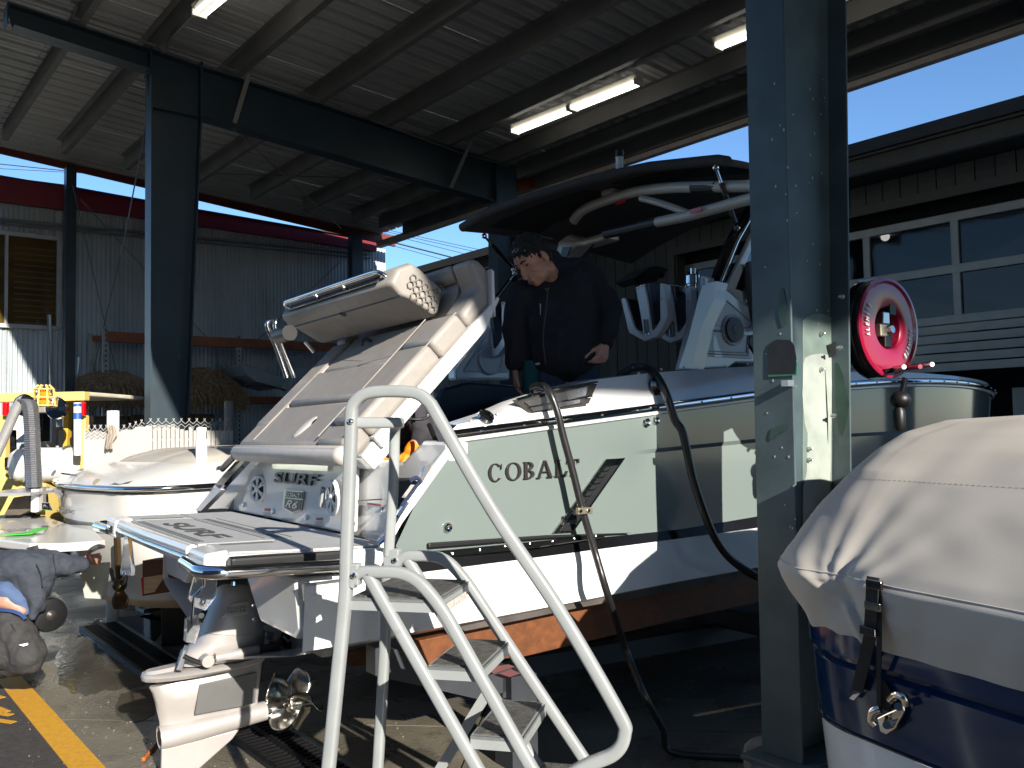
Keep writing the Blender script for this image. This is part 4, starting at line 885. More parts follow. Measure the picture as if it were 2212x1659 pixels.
# serif name letters
def serif(name, P0, P1, P2, m):
    U = (P1 - P0); V_ = (P2 - P0); nrm = -BT; b = MB(); k = [0]
    def pt(x, y): return P0 + U * x + V_ * y
    def poly(pts):
        k[0] += 1; b.prism([pt(*p) - nrm * .0 for p in pts], nrm * (.009 + .0001 * k[0]))
    H_ = 1.0; asp = np.linalg.norm(V_) / np.linalg.norm(U)
    def ring(cx, rx, a0, a1, thick, thin, cy=.5, ry=.52, n=22):
        A = np.linspace(a0, a1, n); o = [(cx + rx * math.cos(a), cy + ry * math.sin(a)) for a in A]
        i = [(cx + (rx - thick) * math.cos(a), cy + (ry - thin) * math.sin(a)) for a in A]
        for q in range(n - 1): poly([o[q], o[q + 1], i[q + 1], i[q]])
    st, th = .030, .035; sw = .022
    def stem(x, y0=0, y1=1, w=st): poly([(x - w / 2, y0), (x + w / 2, y0), (x + w / 2, y1), (x - w / 2, y1)])
    def ser(x0, x1, y): poly([(x0, y), (x1, y), (x1, y + th), (x0, y + th)])
    # C
    ring(.075, .073, R(42), R(318), .028, .05); poly([(.128, .66), (.138, .66), (.138, .98), (.130, .90)]); 
    ring(.265, .083, 0, 2 * math.pi, .028, .05)                                            # O
    stem(.400); ser(.375, .43, 0); ser(.375, .43, 1 - th); ring(.415, .075, R(-90), R(90), .03, .05, .26, .26); ring(.415, .062, R(-90), R(90), .028, .05, .75, .25)   # B
    poly([(.535, 0), (.547, 0), (.612, 1.02), (.604, 1.02)]); poly([(.655, 0), (.688, 0), (.618, 1.02), (.604, 1.02)]); poly([(.562, .33), (.645, .33), (.642, .38), (.564, .38)]); ser(.518, .565, 0); ser(.635, .706, 0)   # A
    stem(.755); ser(.728, .782, 1 - th); ser(.728, .86, 0); poly([(.842, 0), (.868, .3), (.86, .3), (.83, .05)])  # L
    stem(.935); ser(.908, .962, 0); ser(.868, 1.0, 1 - th); poly([(.868, 1), (.866, .74), (.873, .74), (.885, .97)]); poly([(1.0, 1), (1.002, .74), (.995, .74), (.983, .97)])   # T
    return b.build(name, m, bo)
serif('name_lettering', HS(ZG(378, 732)), HS(ZG(935, 690)), HS(ZG(378, 622)), mat('bronze_letters', (.055, .045, .042), .3, .5))
def fitting(uv, r, t=-HB):
    MB().lathe(btw(uv, t), -BT, [(r, 0), (r * 1.02, .008), (r * .8, .016), (r * .45, .010), (r * .4, .002)], 20).build('through_fitting', chrome, bo, smooth=40)
fitting(ZG(126, 1015), .024); fitting(ZG(1362, 362), .027); fitting(ZG(1422, 350), .024)
MB().prism([btw(ZG(*p), -HB - .006) for p in ((0, 1110), (740, 1062), (1260, 1048), (740, 1085), (200, 1130), (0, 1145))], -BT * .02).build('spray_rail', blackp, bo, bevel=.006)
MB().tube([btw(ZG(*p), -HB - .022) for p in ((60, 1180), (400, 1150), (700, 1120), (1100, 1070))], [.014, .016, .016, .008], 8).build('spray_rail_bead', blackg, bo)
for x, y in ((160, 1178), (330, 1155), (485, 1132), (640, 1115), (780, 1100), (915, 1085), (1050, 1068)): MB().ball(btw(ZG(x, y), -HB - .036), .008, n=6).build('rail_bolt', brushed, bo)
# gunwale vents and nav light
GV = lambda p, e=.003: btw(ZG(*p), -HB + .005 - e)
gt = lambda p, e=0: btw(ZG(*p), -HB + .02 - e)
MB().prism([gt(p, .012) for p in ((545, 225), (760, 168), (1062, 110), (1060, 122), (1010, 240), (985, 262), (650, 305), (628, 300))], BT * .02).build('air_vent', mat('vent_shadow', (.03, .028, .025), .5), bo)
gr_ = MB()
def quad(P00, P10, P11, P01, nu, nv, r):
    P = lambda u, v: (1 - u) * (1 - v) * P00 + u * (1 - v) * P10 + u * v * P11 + (1 - u) * v * P01
    for i in range(nu + 1): gr_.tube([P(i / nu, 0), P(min(1, i / nu + .03), 1)], r, 4)
    for j in range(nv + 1): gr_.tube([P(0, j / nv), P(1, j / nv)], r, 4)
quad(gt((610, 235), .02), gt((1000, 140), .02), gt((985, 195), .02), gt((640, 262), .02), 44, 5, .004)
quad(gt((645, 272), .02), gt((980, 215), .02), gt((965, 238), .02), gt((660, 292), .02), 40, 3, .004)
gr_.build('vent_grille', brushed, bo, kind='stuff')
MB().tube([gt((630, 268), .022), gt((985, 205), .022), gt((1028, 200), .022)], .006, 6).build('vent_trim', chrome, bo)
MB().tube([gt((560, 222), .016), gt((760, 165), .018), gt((1060, 112), .016)], .008, 6).build('vent_trim', chrome, bo)
c = btw(ZG(368, 328), -HB + .02); MB().lathe(c, unit(-BT + BU), [(.045, 0), (.04, .012), (.02, .022)], 18).build('fuel_cap', chrome, bo, smooth=40)
c = btw(ZG(1428, 132), -HB + .01); MB().lathe(c, -BT, [(.058, 0), (.056, .012), (.03, .03), (.028, .012)], 22).build('rod_holder', blackg, bo, smooth=40)
# ---- raised sunpad hatch
hp = lambda l, z, t: bw(l, t, z)
def tprism(sec, t0, t1, nm, m, bev=0, seg=3, **k): return MB().prism([hp(l, z, t0) for l, z in sec], BT * (t1 - t0)).build(nm, m, bo, bevel=bev, seg=seg, smooth=40 if bev else None, **k)
eh = unit(V3(.84 - .27, 1.21 - .61, 0)); nh = V3(-eh[1], eh[0], 0)                      # along the hatch, and out of its upholstered face
hb0 = V3(.27, .61, 0) - eh * .17
H2 = lambda a, n: (lambda v: (v[0], v[1]))(hb0 + eh * a + nh * n)
tprism([H2(.0, -.075), H2(.86, -.07), H2(1.06, -.01), H2(1.06, .01), H2(.0, .0)], -.84, .84, 'hatch_shell', white, .012)
tprism([H2(-.1, -.13), H2(.1, -.13), H2(.02, -.02), H2(-.1, -.03)], -.8, -.55, 'hatch_shell', white, .012)
# upholstery: segments across the width; raised side bolsters and pads
def cush(a0, a1, t0, t1, n0, n1, nm='cushion', m=vinyl, bev=.028, skew=0):
    A, B_ = H2(a0, n0), H2(a1, n0); C_, D_ = H2(a1 + skew, n1), H2(a0 - skew * 0, n1)
    return tprism([A, B_, C_, D_], t0, t1, nm, m, bev)
cush(.0, .56, -.83, -.50, .0, .118); cush(.565, .80, -.83, -.50, .0, .12, skew=.0)
cush(-.14, -.005, -.83, -.50, -.01, .105)
cush(.02, .80, .55, .80, .0, .095)
cush(-.14, .20, -.495, .795, .01, .088, m=vinyl); cush(.205, .50, -.495, .545, .0, .10); cush(.505, .84, -.495, .545, .0, .082)
cush(-.215, -.125, -.84, .82, -.005, .098, 'front_roll', vinyl_l, .04)
# finger pull in the lower pad
c = V3(*H2(-.02, .088)[:1], 0); a_, z_ = H2(-.0, .086)
MB().ball(bw(a_, -.10, z_), (.09, .05, .018), (BM @ V3(eh[0], -.45, eh[1]), BM @ V3(.3, 1, .3), BM @ V3(nh[0], 0, nh[1]))).build('finger_pull', vinyl_l, bo, smooth=180)
MB().ball(bw(a_ + .03, -.15, z_ + .024), (.035, .025, .012), (BM @ V3(eh[0], -.45, eh[1]), BM @ V3(.3, 1, .3), BM @ V3(nh[0], 0, nh[1]))).build('finger_pull', blackp, bo, smooth=180)
# piping along the bolsters
for t in (-.50, .55):
    MB().tube([bw(*(lambda q: (q[0], t, q[1]))(H2(a, (.112 if a < .8 else .12) if t < 0 else .092))) for a in (-.1, 0, .3, .8)], .004, 6).build('piping', vinyl, bo)
MB().tube([bw(*(lambda q: (q[0], -.822, q[1]))(H2(a, .112 if a < .7 else .117))) for a in (-.1, .0, .4, .8)], .004, 6).build('piping', vinyl, bo)
for t0, t1, a in ((-.48, .02, .52), (.02, .53, .56)):
    MB().tube([bw(*(lambda q: (q[0], t0, q[1]))(H2(a + (.05 if t0 < 0 else 0), .098 if a < .5 else .08))), bw(*(lambda q: (q[0], t1, q[1]))(H2(a + (0 if t0 < 0 else .07), .098 if a < .5 else .08)))], .004, 5).build('stitch_line', mat('stitch_shadow', (.16, .15, .135), .7), bo)
lp_, lz = H2(.72, .088); MB().tube(arc(bw(lp_, .18, lz), .035, -.3, 3.4, 8, BT * .0 + BL, BU), .012, 6, up=BT).build('pull_loop', vinyl_d, bo)
# headrest bolster
sec_s = [(bt(ZA(*p), -.5)[0], bt(ZA(*p), -.5)[2]) for p in ((1345, 250), (1400, 130), (1525, 85), (1590, 130), (1785, 310), (1740, 500), (1700, 512), (1500, 378), (1420, 345))]
def hsec(f):                                    # f 0 = starboard end, 1 = port end
    return [(l - .13 * f, z - .04 * f) for l, z in sec_s]
hr = MB(); t_s, t_p = -.50, .84
rings = []
for f, sh_ in ((0, .9), (.03, 1.0), (.97, 1.0), (1, .88)):
    s_ = hsec(f); cl_, cz_ = np.mean([q[0] for q in s_]), np.mean([q[1] for q in s_])
    rings.append([bw(cl_ + (l - cl_) * sh_, t_s + (t_p - t_s) * f, cz_ + (z - cz_) * sh_) for l, z in s_])
hr.loft(rings); hro = hr.build('headrest', vinyl, bo, bevel=.022, seg=4, smooth=45)
# honeycomb quilting on the end cap
hxm = MB(); ec = lambda p: btw(ZA(*p), t_s - .012)
HEX = [(1530, 165), (1765, 330), (1705, 480), (1475, 295)]
def inside(x, y):
    for i in range(4):
        a, b_ = HEX[i], HEX[(i + 1) % 4]
        if (b_[0] - a[0]) * (y - a[1]) - (b_[1] - a[1]) * (x - a[0]) < -2500: return False
    return True
for i in range(-1, 6):
    for j in range(-1, 5):
        x = 1535 + i * 47 - j * 22; y = 215 + i * 36 + j * 52
        if inside(x, y):
            hxm.tube([ec((x + 27 * math.cos(a + .35) * .95, y + 30 * math.sin(a + .35))) for a in np.linspace(0, 2 * math.pi, 7)[:-1]], .0035, 5, closed=True)
hxm.build('quilting', mat('quilt_seam', (.2, .18, .165), .6), hro, kind='stuff')
# chrome handle in the headrest face
fpt = lambda f, l, z: bw(l - .13 * f, t_s + (t_p - t_s) * f, z - .04 * f)
l0, z0_ = sec_s[0]; l1_, z1_ = sec_s[1]; mx_, mz_ = (l0 + l1_) / 2, (z0_ + z1_) / 2; nrm_ = unit(V3(-(z1_ - z0_), 0, (l1_ - l0))); nrm_ = V3(-abs(nrm_[0]), 0, abs(nrm_[2]))
P_h = lambda f, o, d=0: fpt(f, mx_ + nrm_[0] * o + (l1_ - l0) * d, mz_ + nrm_[2] * o + (z1_ - z0_) * d)
MB().tube(fillet([P_h(.90, .0), P_h(.93, .035, .1), P_h(.90, .05, .15), P_h(.10, .05, .15), P_h(.06, .04, .1), P_h(.05, .0)], .04), .013, 10).build('handle', chrome, hro, smooth=60)
for f in (.37, .62): MB().tube([P_h(f, -.01, -.1), P_h(f, .05, .15)], .009, 8).build('handle_post', chrome, hro)
MB().prism([P_h(.92, .012, -.32), P_h(.08, .012, -.32), P_h(.08, .012, .3), P_h(.92, .012, .3)], -nrm_[0] * BL * -.004).build('handle_recess', mat('smoked_recess', (.04, .042, .05), .12, coat=.6), hro)
lo = hsec(.55); MB().lathe(bw((lo[8][0] + lo[7][0]) / 2, .15, (lo[8][1] + lo[7][1]) / 2 + .0), unit(-BU - .4 * BL), [(.022, 0), (.022, .006), (.016, .003)], 16).build('snap_emblem', vinyl_d, hro)
MB().tube([fpt(f, sec_s[8][0] + .012, sec_s[8][1] - .006) for f in (0, .5, 1)], .005, 5).build('piping', vinyl_d, hro)
# upper frame of the hatch behind the headrest
tb_ = lambda p: (bt(ZA(*p), -.82)[0], bt(ZA(*p), -.82)[2])
side = [tb_(p) for p in ((1895, 500), (1962, 605), (2130, 430), (2118, 150), (2035, 62), (1960, 68), (2045, 290))]
tprism(side, -.82, -.62, 'frame_bolster', vinyl, .03, label=None); tprism([(l, z) for l, z in side], .64, .82, 'frame_bolster', vinyl, .03)
tprism([tb_(p) for p in ((2118, 150), (2035, 62), (1960, 68), (1990, 190), (2050, 210))], -.615, .635, 'top_bolster', vinyl, .025)
tprism([tb_(p) for p in ((2125, 430), (2120, 150), (2140, 170), (2152, 520))], -.845, .845, 'hatch_shell', white)
tprism([(side[0][0] + .06, side[0][1] - .02), (side[0][0] + .09, side[0][1] - .02), (side[3][0] - .01, side[3][1] - .02), (side[3][0] - .05, side[3][1])], -.615, .635, 'back_panel', mat('taupe_panel', (.3, .27, .245), .5), 0)
MB().prism([btw(ZA(*p), -.6) for p in ((1905, 165), (1930, 160), (1935, 330), (1905, 365))], BT * .02).build('hatch_slot', blackp, bo)
# struts and bits under the hatch
MB().tube([btw(ZA(1655, 1355), -.75), btw(ZA(1752, 1590), -.95)], .012, 8).build('gas_strut', blackp, bo)
MB().tube([btw(ZA(1690, 1040), -.75), btw(ZA(1680, 1180), -.75)], .008, 8).build('gas_strut', chrome, bo)
MB().tube(smoothpath([btw(ZA(*p), -.8) for p in ((1455, 1310), (1600, 1310), (1650, 1280), (1650, 1240))]), .009, 8).build('latch_rod', chrome, bo)
MB().tube(smoothpath([btw(ZA(*p), -.9) for p in ((1560, 1620), (1640, 1590), (1750, 1560), (1800, 1545))]), .007, 6).build('cable', blackp, bo)
MB().prism([blw(ZA(*p), .33) for p in ((1080, 1650), (1450, 1640), (1600, 1480), (1800, 1480), (1790, 1640), (1700, 1800), (1100, 1800))], BL * .12).build('engine_bay_rim', white, bo, bevel=.02)
# aft chrome arm on the far side
for dx in (0, 60): MB().tube(smoothpath([btw(ZA(*p), .95) for p in ((550 + dx, 990), (470 + dx * .8, 760), (400 + dx, 600), (405 + dx, 560), (440 + dx * .4, 540))]), .016, 8).build('towing_arm', chrome, bo, smooth=60)
MB().tube([btw(ZA(690, 710), .8), btw(ZA(760, 790), .8)], .012, 8).build('gas_strut', brushed, bo)
MB().lathe(btw(ZA(520, 655), .7), BT, [(.05, -.12), (.055, 0), (.05, .1)], 18).build('hatch_motor', blackp, bo, smooth=40)
# clear trim flags hanging from the platform
clear = mat('clear_acrylic', (.8, .82, .84), .06, var=.02, trans=.85)
MB().prism([bw(-.68, t, z) for t, z in ((.62, -.06), (.70, -.27), (.69, -.30), (.42, -.27), (.41, -.24), (.54, -.06))], BL * .02).build('trim_flag', clear, bo)
MB().prism([bw(l, -.9, z) for l, z in ((-.69, -.1), (-.60, -.1), (-.60, -.2), (-.645, -.255), (-.69, -.235), (-.715, -.2))], BT * .02).build('trim_flag', clear, bo)
for c in (bw(-.69, .52, -.27), bw(-.66, -.905, -.215)): MB().ball(c, .016, n=8).build('flag_bolt', chrome, bo)
MB().tube([bw(-.66, -.92, -.1), bw(-.66, -.92, -.15), bw(-.70, -.92, -.19), bw(-.705, -.92, -.3)], .006, 6).build('flag_wire', chrome, bo)
MB().prism([btw(ZC(*p), -.35) for p in ((425, 425), (520, 395), (528, 500), (490, 620), (415, 610))], BT * .05).build('anode_cover', clear, bo)
# ---- stern drive (part of the boat, with sub-parts)
D0 = lambda p: bt(ZC(*p), 0)
dr_ = MB()
def foil(rows, e=2.4, n=20):
    rings = []
    for pl, pr, hw in rows:
        a, b_ = D0(pl), D0(pr); c = (a + b_) / 2; h = (b_ - a) / 2
        ring = []
        for j in range(n):
            th = 2 * math.pi * j / n; cs, sn_ = math.cos(th), math.sin(th)
            ring.append(BO + BM @ (c + h * math.copysign(abs(cs) ** (2 / e), cs) + V3(0, hw * math.copysign(abs(sn_) ** (2 / e), sn_), 0)))
        rings.append(ring)
    return rings
drv = MB().loft(foil([((105, 985), (1048, 745), .05), ((125, 1030), (1040, 830), .07), ((150, 1110), (1025, 960), .062), ((170, 1190), (1012, 1080), .045), ((190, 1270), (1010, 1130), .03), ((200, 1400), (1000, 1200), .022)])).build('stern_drive', drivep, bo, smooth=50)
S = lambda mb, nm, m, **k: mb.build(nm, m, drv, **k)
S(MB().loft(foil([((40, 935), (1062, 745), .13), ((33, 900), (1065, 725), .15), ((40, 880), (1060, 700), .13)], e=2.2)), 'cavitation_plate', drivep, smooth=40)
S(MB().loft(foil([((60, 880), (340, 830), .05), ((80, 850), (345, 795), .035)], e=3)), 'plate_rib', drivep, smooth=40)
S(MB().loft(foil([((340, 800), (1050, 700), .10), ((380, 690), (1048, 640), .115), ((505, 600), (1046, 560), .13), ((535, 515), (1045, 512), .135)], e=3)), 'lower_cowl', drivep, smooth=40)
S(MB().loft(foil([((530, 510), (1046, 510), .14), ((560, 430), (1030, 415), .14), ((618, 300), (1000, 300), .125), ((665, 215), (965, 215), .11), ((690, 160), (945, 165), .085), ((730, 132), (915, 140), .05)], e=3)), 'upper_cowl', drived, smooth=40)
t0a, t1a = BO + BM @ D0((195, 1405)), BO + BM @ D0((1075, 1180)); ta = unit(t1a - t0a); Lt = np.linalg.norm(t1a - t0a)
S(MB().lathe(t0a, ta, [(.03, .02), (.056, -.005), (.062, .03), (.063, .2), (.056, Lt * .7), (.05, Lt)], 28), 'gear_case', drivep, smooth=40)
S(MB().lathe(t0a, ta, [(.034, -.004), (.05, .012), (.03, .02)], 24), 'exhaust_ring', blackp)
S(MB().prism([BO + BM @ (D0(p) + V3(0, -.011, 0)) for p in ((205, 1500), (860, 1330), (790, 1420), (520, 1660), (300, 1900), (195, 1900))], BT * .022), 'skeg', drivep, bevel=.006)
S(MB().prism([BO + BM @ (bt(ZC(*p), -.064)) for p in ((520, 962), (900, 880), (1000, 855), (985, 1110), (880, 1140), (486, 1214), (485, 1190))], -BT * .012), 'side_decal', mat('charcoal_decal', (.10, .10, .098), .45, var=.1), bevel=.003)
S(MB().prism([BO + BM @ bt(ZC(*p), -.125) for p in ((698, 405), (938, 372), (932, 262), (795, 282))], -BT * .012), 'badge_panel', drived, bevel=.005)
for tx, y in (('VOLVO', 342), ('PENTA', 372)): text('badge_lettering', tx, BO + BM @ bt(ZC(755, y), -.1375), BO + BM @ bt(ZC(915, y - 18), -.1375), BO + BM @ bt(ZC(757, y - 22), -.1375), .004, mat('badge_grey', (.11, .10, .10), .45), drv)
S(MB().prism([BO + BM @ bt(ZC(*p), -.10) for p in ((507, 430), (518, 372), (560, 330), (592, 345), (545, 450))], -BT * .01), 'front_emblem', blackg)
c1_, c2_ = BO + BM @ bt(ZC(540, 388), -.112), BO + BM @ bt(ZC(550, 375), -.112); S(MB().lathe(c1_, -BT, [(.014, 0), (.014, .003), (.010, .003), (.010, .001)], 16), 'emblem_ring', brushed)
for p in ((975, 302), (980, 416)): S(MB().lathe(BO + BM @ bt(ZC(*p), -.125), -BT, [(.014, 0), (.014, .012), (.006, .014)], 12), 'cowl_bolt', chrome)
S(MB().lathe(BO + BM @ D0((812, 135)), BU, [(.015, 0), (.012, .02)], 10), 'cowl_bolt', chrome)
rm = lambda p, t=-.16: BO + BM @ bt(ZC(*p), t)
for t in (-.165, .165):
    S(MB().tube([rm((655, 742), t), rm((1015, 672), t)], .024, 14), 'trim_ram', drivep, smooth=60)
    S(MB().tube([rm((1010, 674), t), rm((1165, 642), t)], .021, 12), 'ram_end', mat('dark_ram', (.03, .03, .032), .4), smooth=60)
    S(MB().tube([rm((580, 760), t), rm((660, 742), t)], .010, 8), 'ram_rod', chrome)
    S(MB().lathe(rm((585, 762), t) - BT * .03, BT, [(.03, 0), (.032, .03), (.03, .06)], 16), 'ram_eye', drivep, smooth=40)
    S(MB().prism([rm(p, t) for p in ((1125, 620), (1190, 612), (1215, 640), (1190, 715), (1115, 725), (1120, 680))], BT * .05), 'ram_bracket', mat('dark_ram', (0, 0, 0)), bevel=.006)
S(MB().tube(smoothpath([rm(p, -.15) for p in ((390, 725), (470, 760), (550, 790))]), .012, 8), 'water_hose', blackp)
S(MB().prism([rm(p, -.15) for p in ((410, 635), (440, 640), (385, 850), (335, 845))], BT * .02), 'water_pickup', brushed, bevel=.004)
S(MB().prism([rm(p, -.1) for p in ((1050, 470), (1110, 462), (1225, 500), (1230, 545), (1175, 615), (1130, 612), (1150, 545), (1060, 520))], BT * .2), 'yoke', drived, bevel=.012)
S(MB().prism([BO + BM @ bt(ZC(*p), -.3) for p in ((1392, 535), (1505, 530), (1535, 640), (1515, 650), (1400, 688), (1385, 690))], BT * .6), 'transom_shield', drived, bevel=.01)
S(MB().prism([rm(p, -.12) for p in ((1220, 540), (1390, 540), (1385, 690), (1215, 650))], BT * .3), 'transom_plate', blackp)
S(MB().box(rm((1330, 610), -.13), BL * .02, BT * .01, BU * .025), 'sensor_tag', wplast)
for i in range(5): S(MB().tube([rm((1225 + i * 28, 560), -.125), rm((1260 + i * 25, 600 + (i % 2) * 20), -.14), rm((1330, 575 + i * 8), -.125)], .007, 6), 'bellows_hose', blackp if i % 2 else brushed)
# contra-rotating propellers facing forward
def prop(nm, c, ax, hub_r, hub_l, R_, ph0, hand):
    ax = unit(ax); X = unit(np.cross(ax, UP)); Y = np.cross(X, ax)
    p = MB(); p.lathe(c, ax, [(hub_r * .95, -hub_l / 2), (hub_r, 0), (hub_r * .9, hub_l * .35), (hub_r * .6, hub_l * .5), (hub_r * .1, hub_l * .55)], 24)
    for i in range(3):
        a0_ = ph0 + i * 2 * math.pi / 3
        def fn(u, v, a0_=a0_):
            r = hub_r * .8 + (R_ - hub_r * .8) * u; w_ = .95 * math.sin(math.pi * min(1, .22 + .74 * u) ** 1.0) ** .75 * (1 - u ** 6 * .75)
            th = a0_ + hand * ((v - .5) * w_ * .95 + .35 * u * u); ax_ = (v - .5) * w_ * R_ * (.95 - .25 * u) + .03 * u
            return c + r * (X * math.cos(th) + Y * math.sin(th)) + ax * ax_
        p.grid(fn, 14, 10)
    return p.build(nm, bronze, drv, smooth=50, solid=.006)
pc1 = BO + BM @ D0((1185, 1160)); pc2 = BO + BM @ D0((1360, 1115))
S(MB().lathe(t1a, ta, [(.048, 0), (.05, .03), (.05, .08)], 24), 'hub_collar', chrome, smooth=40)
prop('propeller', pc1, ta, .055, .10, .20, R(100), 1); prop('propeller', pc2, ta, .05, .13, .195, R(20), -1)
# ================================================================== TOWER, HARDTOP, WINDSHIELD
grey_t = mat('warm_grey_tower', (.52, .48, .42), .3, var=.05, coat=.3)
canv = mat('charcoal_canvas', (.055, .052, .05), .8, var=.15, bump=.2, bscale=300)
AE = [(1.10, (998, 492)), (.8, (1050, 460)), (.4, (1150, 425)), (0, (1260, 392)), (-.5, (1400, 360)), (-1.0, (1548, 345)), (-1.1, (1572, 349))]
ae = [(t, bt(p, t)) for t, p in AE]
ts_ = [a[0] for a in ae][::-1]
al = lambda t: float(np.interp(t, ts_, [a[1][0] for a in ae][::-1])); az = lambda t: float(np.interp(t, ts_, [a[1][2] for a in ae][::-1]))
def canopy_pt(u, v, d=0):
    t = 1.10 - 2.2 * v; l0 = al(t); l = l0 + (3.55 - l0) * u
    z = az(t) + .10 * math.sin(min(1, u * 1.5) * math.pi / 2) * (1 - (t / 1.1) ** 2 * .4) - .12 * u * u + d - (.05 if d < 0 else 0) * 0
    e = min(u, v, 1 - v) ; z -= .05 * math.exp(-e * 30) if d > 0 else 0
    return bw(l, t * (1 - .1 * u * u), z)
hc_ = MB(); hc_.grid(lambda u, v: canopy_pt(u, v, .03), 20, 24); hc_.grid(lambda u, v: canopy_pt(u, v, -.03), 20, 24)
for ed in ('v0', 'v1', 'u0', 'u1'):
    f = {'v0': lambda s: (s, 0), 'v1': lambda s: (s, 1), 'u0': lambda s: (0, s), 'u1': lambda s: (1, s)}[ed]
    hc_.loft([[canopy_pt(*f(s), .03) for s in np.linspace(0, 1, 25)], [canopy_pt(*f(s), -.03) for s in np.linspace(0, 1, 25)]], cap=False, ring_closed=False)
hto = hc_.build('hardtop', canv, bo, smooth=40)
MB().tube([canopy_pt(0, v, 0) for v in np.linspace(0, 1, 24)], .035, 10).build('hem_roll', canv, hto, smooth=60)
for v0_, v1_ in ((.06, .45), (.55, .95)):
    MB().grid(lambda u, v: canopy_pt(.10 + .28 * u, v0_ + (v1_ - v0_) * v, -.036), 6, 6).build('mesh_panel', mat('black_mesh', (.006, .006, .006), .9), hto, solid=.004)
MB().lathe(canopy_pt(.02, .62, .02), BU, [(.026, 0), (.026, .12), (.03, .12), (.03, .165), (.02, .17)], 18).build('stern_light', [wplast], bo, smooth=40)
MB().lathe(canopy_pt(.02, .62, .145), BU, [(.031, 0), (.031, .05), (.02, .054)], 18).build('light_cap', blackp, bo, smooth=40)
lA = 2.48; zz = lambda p, l=lA: blw(p, l)
a1p = smoothpath([zz(p) for p in ((1238, 478), (1258, 455), (1300, 436), (1370, 415), (1440, 406), (1500, 404), (1645, 402), (1700, 405))])
MB().tube(a1p, .038, 12).build('tower_tube', grey_t, bo, smooth=60)
MB().tube([p for p in smoothpath([zz((1497, 405)), zz((1550, 403))])], .038, 12).build('tube_sleeve', blackp, bo)
a2p = [zz(p, 2.42) for p in ((1275, 518), (1308, 505), (1420, 480), (1480, 468), (1604, 434), (1660, 420))]
MB().tube(a2p[1:], .036, 12).build('tower_tube', grey_t, bo, smooth=60); MB().tube(a2p[1:3], .037, 12).build('tube_sleeve', blackp, bo)
MB().tube(smoothpath([zz((1385, 428)), zz((1430, 440)), zz((1490, 462), 2.42)]), .025, 10).build('tower_brace', grey_t, bo, smooth=60)
for p, l in (((1340, 437), lA - .04), ((1503, 454), 2.36)): MB().box(zz(p, l), BT * .05, BL * .004, BU * .012).build('red_marker', lensr, bo)
MB().box(zz((1320, 425), lA) + BU * .03, BT * .06, BL * .05, BU * .02).build('tower_clamp', grey_t, bo, bevel=.01)
pk = lambda *ps, l=2.75: [blw(ZD(*p), l) for p in ps]
MB().prism(pk((640, 588), (700, 590), (760, 545), (790, 500), (840, 530), (800, 600), (880, 640), (1060, 588), (1070, 640), (900, 690), (860, 690), (770, 770), (700, 760), (720, 680), (680, 660)), BL * .16).build('tower_knuckle', grey_t, bo, bevel=.03)
MB().prism(pk((760, 700), (815, 700), (790, 765), (740, 765), l=2.74), BL * .01).build('knuckle_window', mat('smoked_plate', (.06, .06, .06), .3), bo)
# port tower leg panel and racks seen behind the hatch
pt_ = lambda ps, t=1.1: [btw(ZD(*p), t) for p in ps]
MB().prism(pt_(((0, 1560), (280, 1200), (370, 1080), (390, 1640), (0, 1640))), BT * .12).build('tower_panel', white, bo, bevel=.02)
MB().prism(pt_(((60, 1580), (270, 1240), (360, 1200), (370, 1590)), 1.09), -BT * .006).build('panel_inset', mat('pale_grey_inset', (.55, .56, .58), .35), bo, bevel=.003)
MB().lathe(btw(ZD(250, 1500), 1.08), -BT, [(.12, 0), (.11, .01), (.09, .006)], 26).build('panel_ring', mat('pale_grey_inset', (0, 0, 0)), bo)
MB().prism(pt_(((320, 1180), (375, 1090), (375, 1200), (325, 1250)), 1.08), -BT * .02).build('mesh_plate', mat('smoked_plate', (0, 0, 0)), bo)
# starboard tower panel
sp_ = lambda p, t=-1.13: btw(ZF(*p), t)
MB().prism([sp_(p) for p in ((955, 1515), (1115, 1515), (1240, 1000), (1390, 680), (1385, 560), (1420, 465), (1370, 470), (1245, 515), (1190, 690), (1150, 850), (1080, 1130))], BL * .12 + BT * .01).build('tower_panel', white, bo, bevel=.02)
MB().prism([sp_(p, -1.11) for p in ((1115, 1515), (1240, 1000), (1390, 680), (1385, 560), (1420, 465), (1800, 780), (1860, 960), (1985, 1080), (1985, 1440), (1640, 1440), (1560, 1500))], BT * .14).build('tower_panel', white, bo, bevel=.012)
ins = mat('pale_grey_inset', (0, 0, 0))
def inset(pts, t, m=ins): MB().prism([sp_(p, t) for p in pts], BT * .004).build('panel_inset', m, bo, bevel=.0015)
inset(((1190, 1355), (1400, 700), (1400, 560), (1850, 960), (1840, 1000), (1740, 1030), (1750, 1100), (1780, 1240), (1840, 1350), (1830, 1395)), -1.116)
lnm = mat('inset_groove', (.33, .34, .36), .5)
def outline(pts, t, close=True):
    b = MB(); pts = [sp_(p, t) for p in pts]; b.tube(pts, .0035, 5, closed=close); b.build('panel_groove', lnm, bo)
outline(((1395, 1000), (1510, 690), (1560, 720), (1830, 960), (1815, 1020), (1720, 1015), (1690, 940), (1600, 920), (1520, 1000)), -1.118)
outline(((1290, 1300), (1365, 1065), (1510, 1075), (1540, 1130), (1620, 1160), (1700, 1110), (1780, 1110), (1770, 1320)), -1.118)
outline(((1260, 1330), (1345, 1050), (1500, 1060)), -1.118, False); outline(((1260, 1330), (1790, 1350), (1800, 1105)), -1.118, False)
c = sp_((1612, 1048), -1.12)
MB().lathe(c, -BT, [(.098, 0), (.096, .008), (.085, .004)], 30).build('speaker_ring', ins, bo, smooth=40)
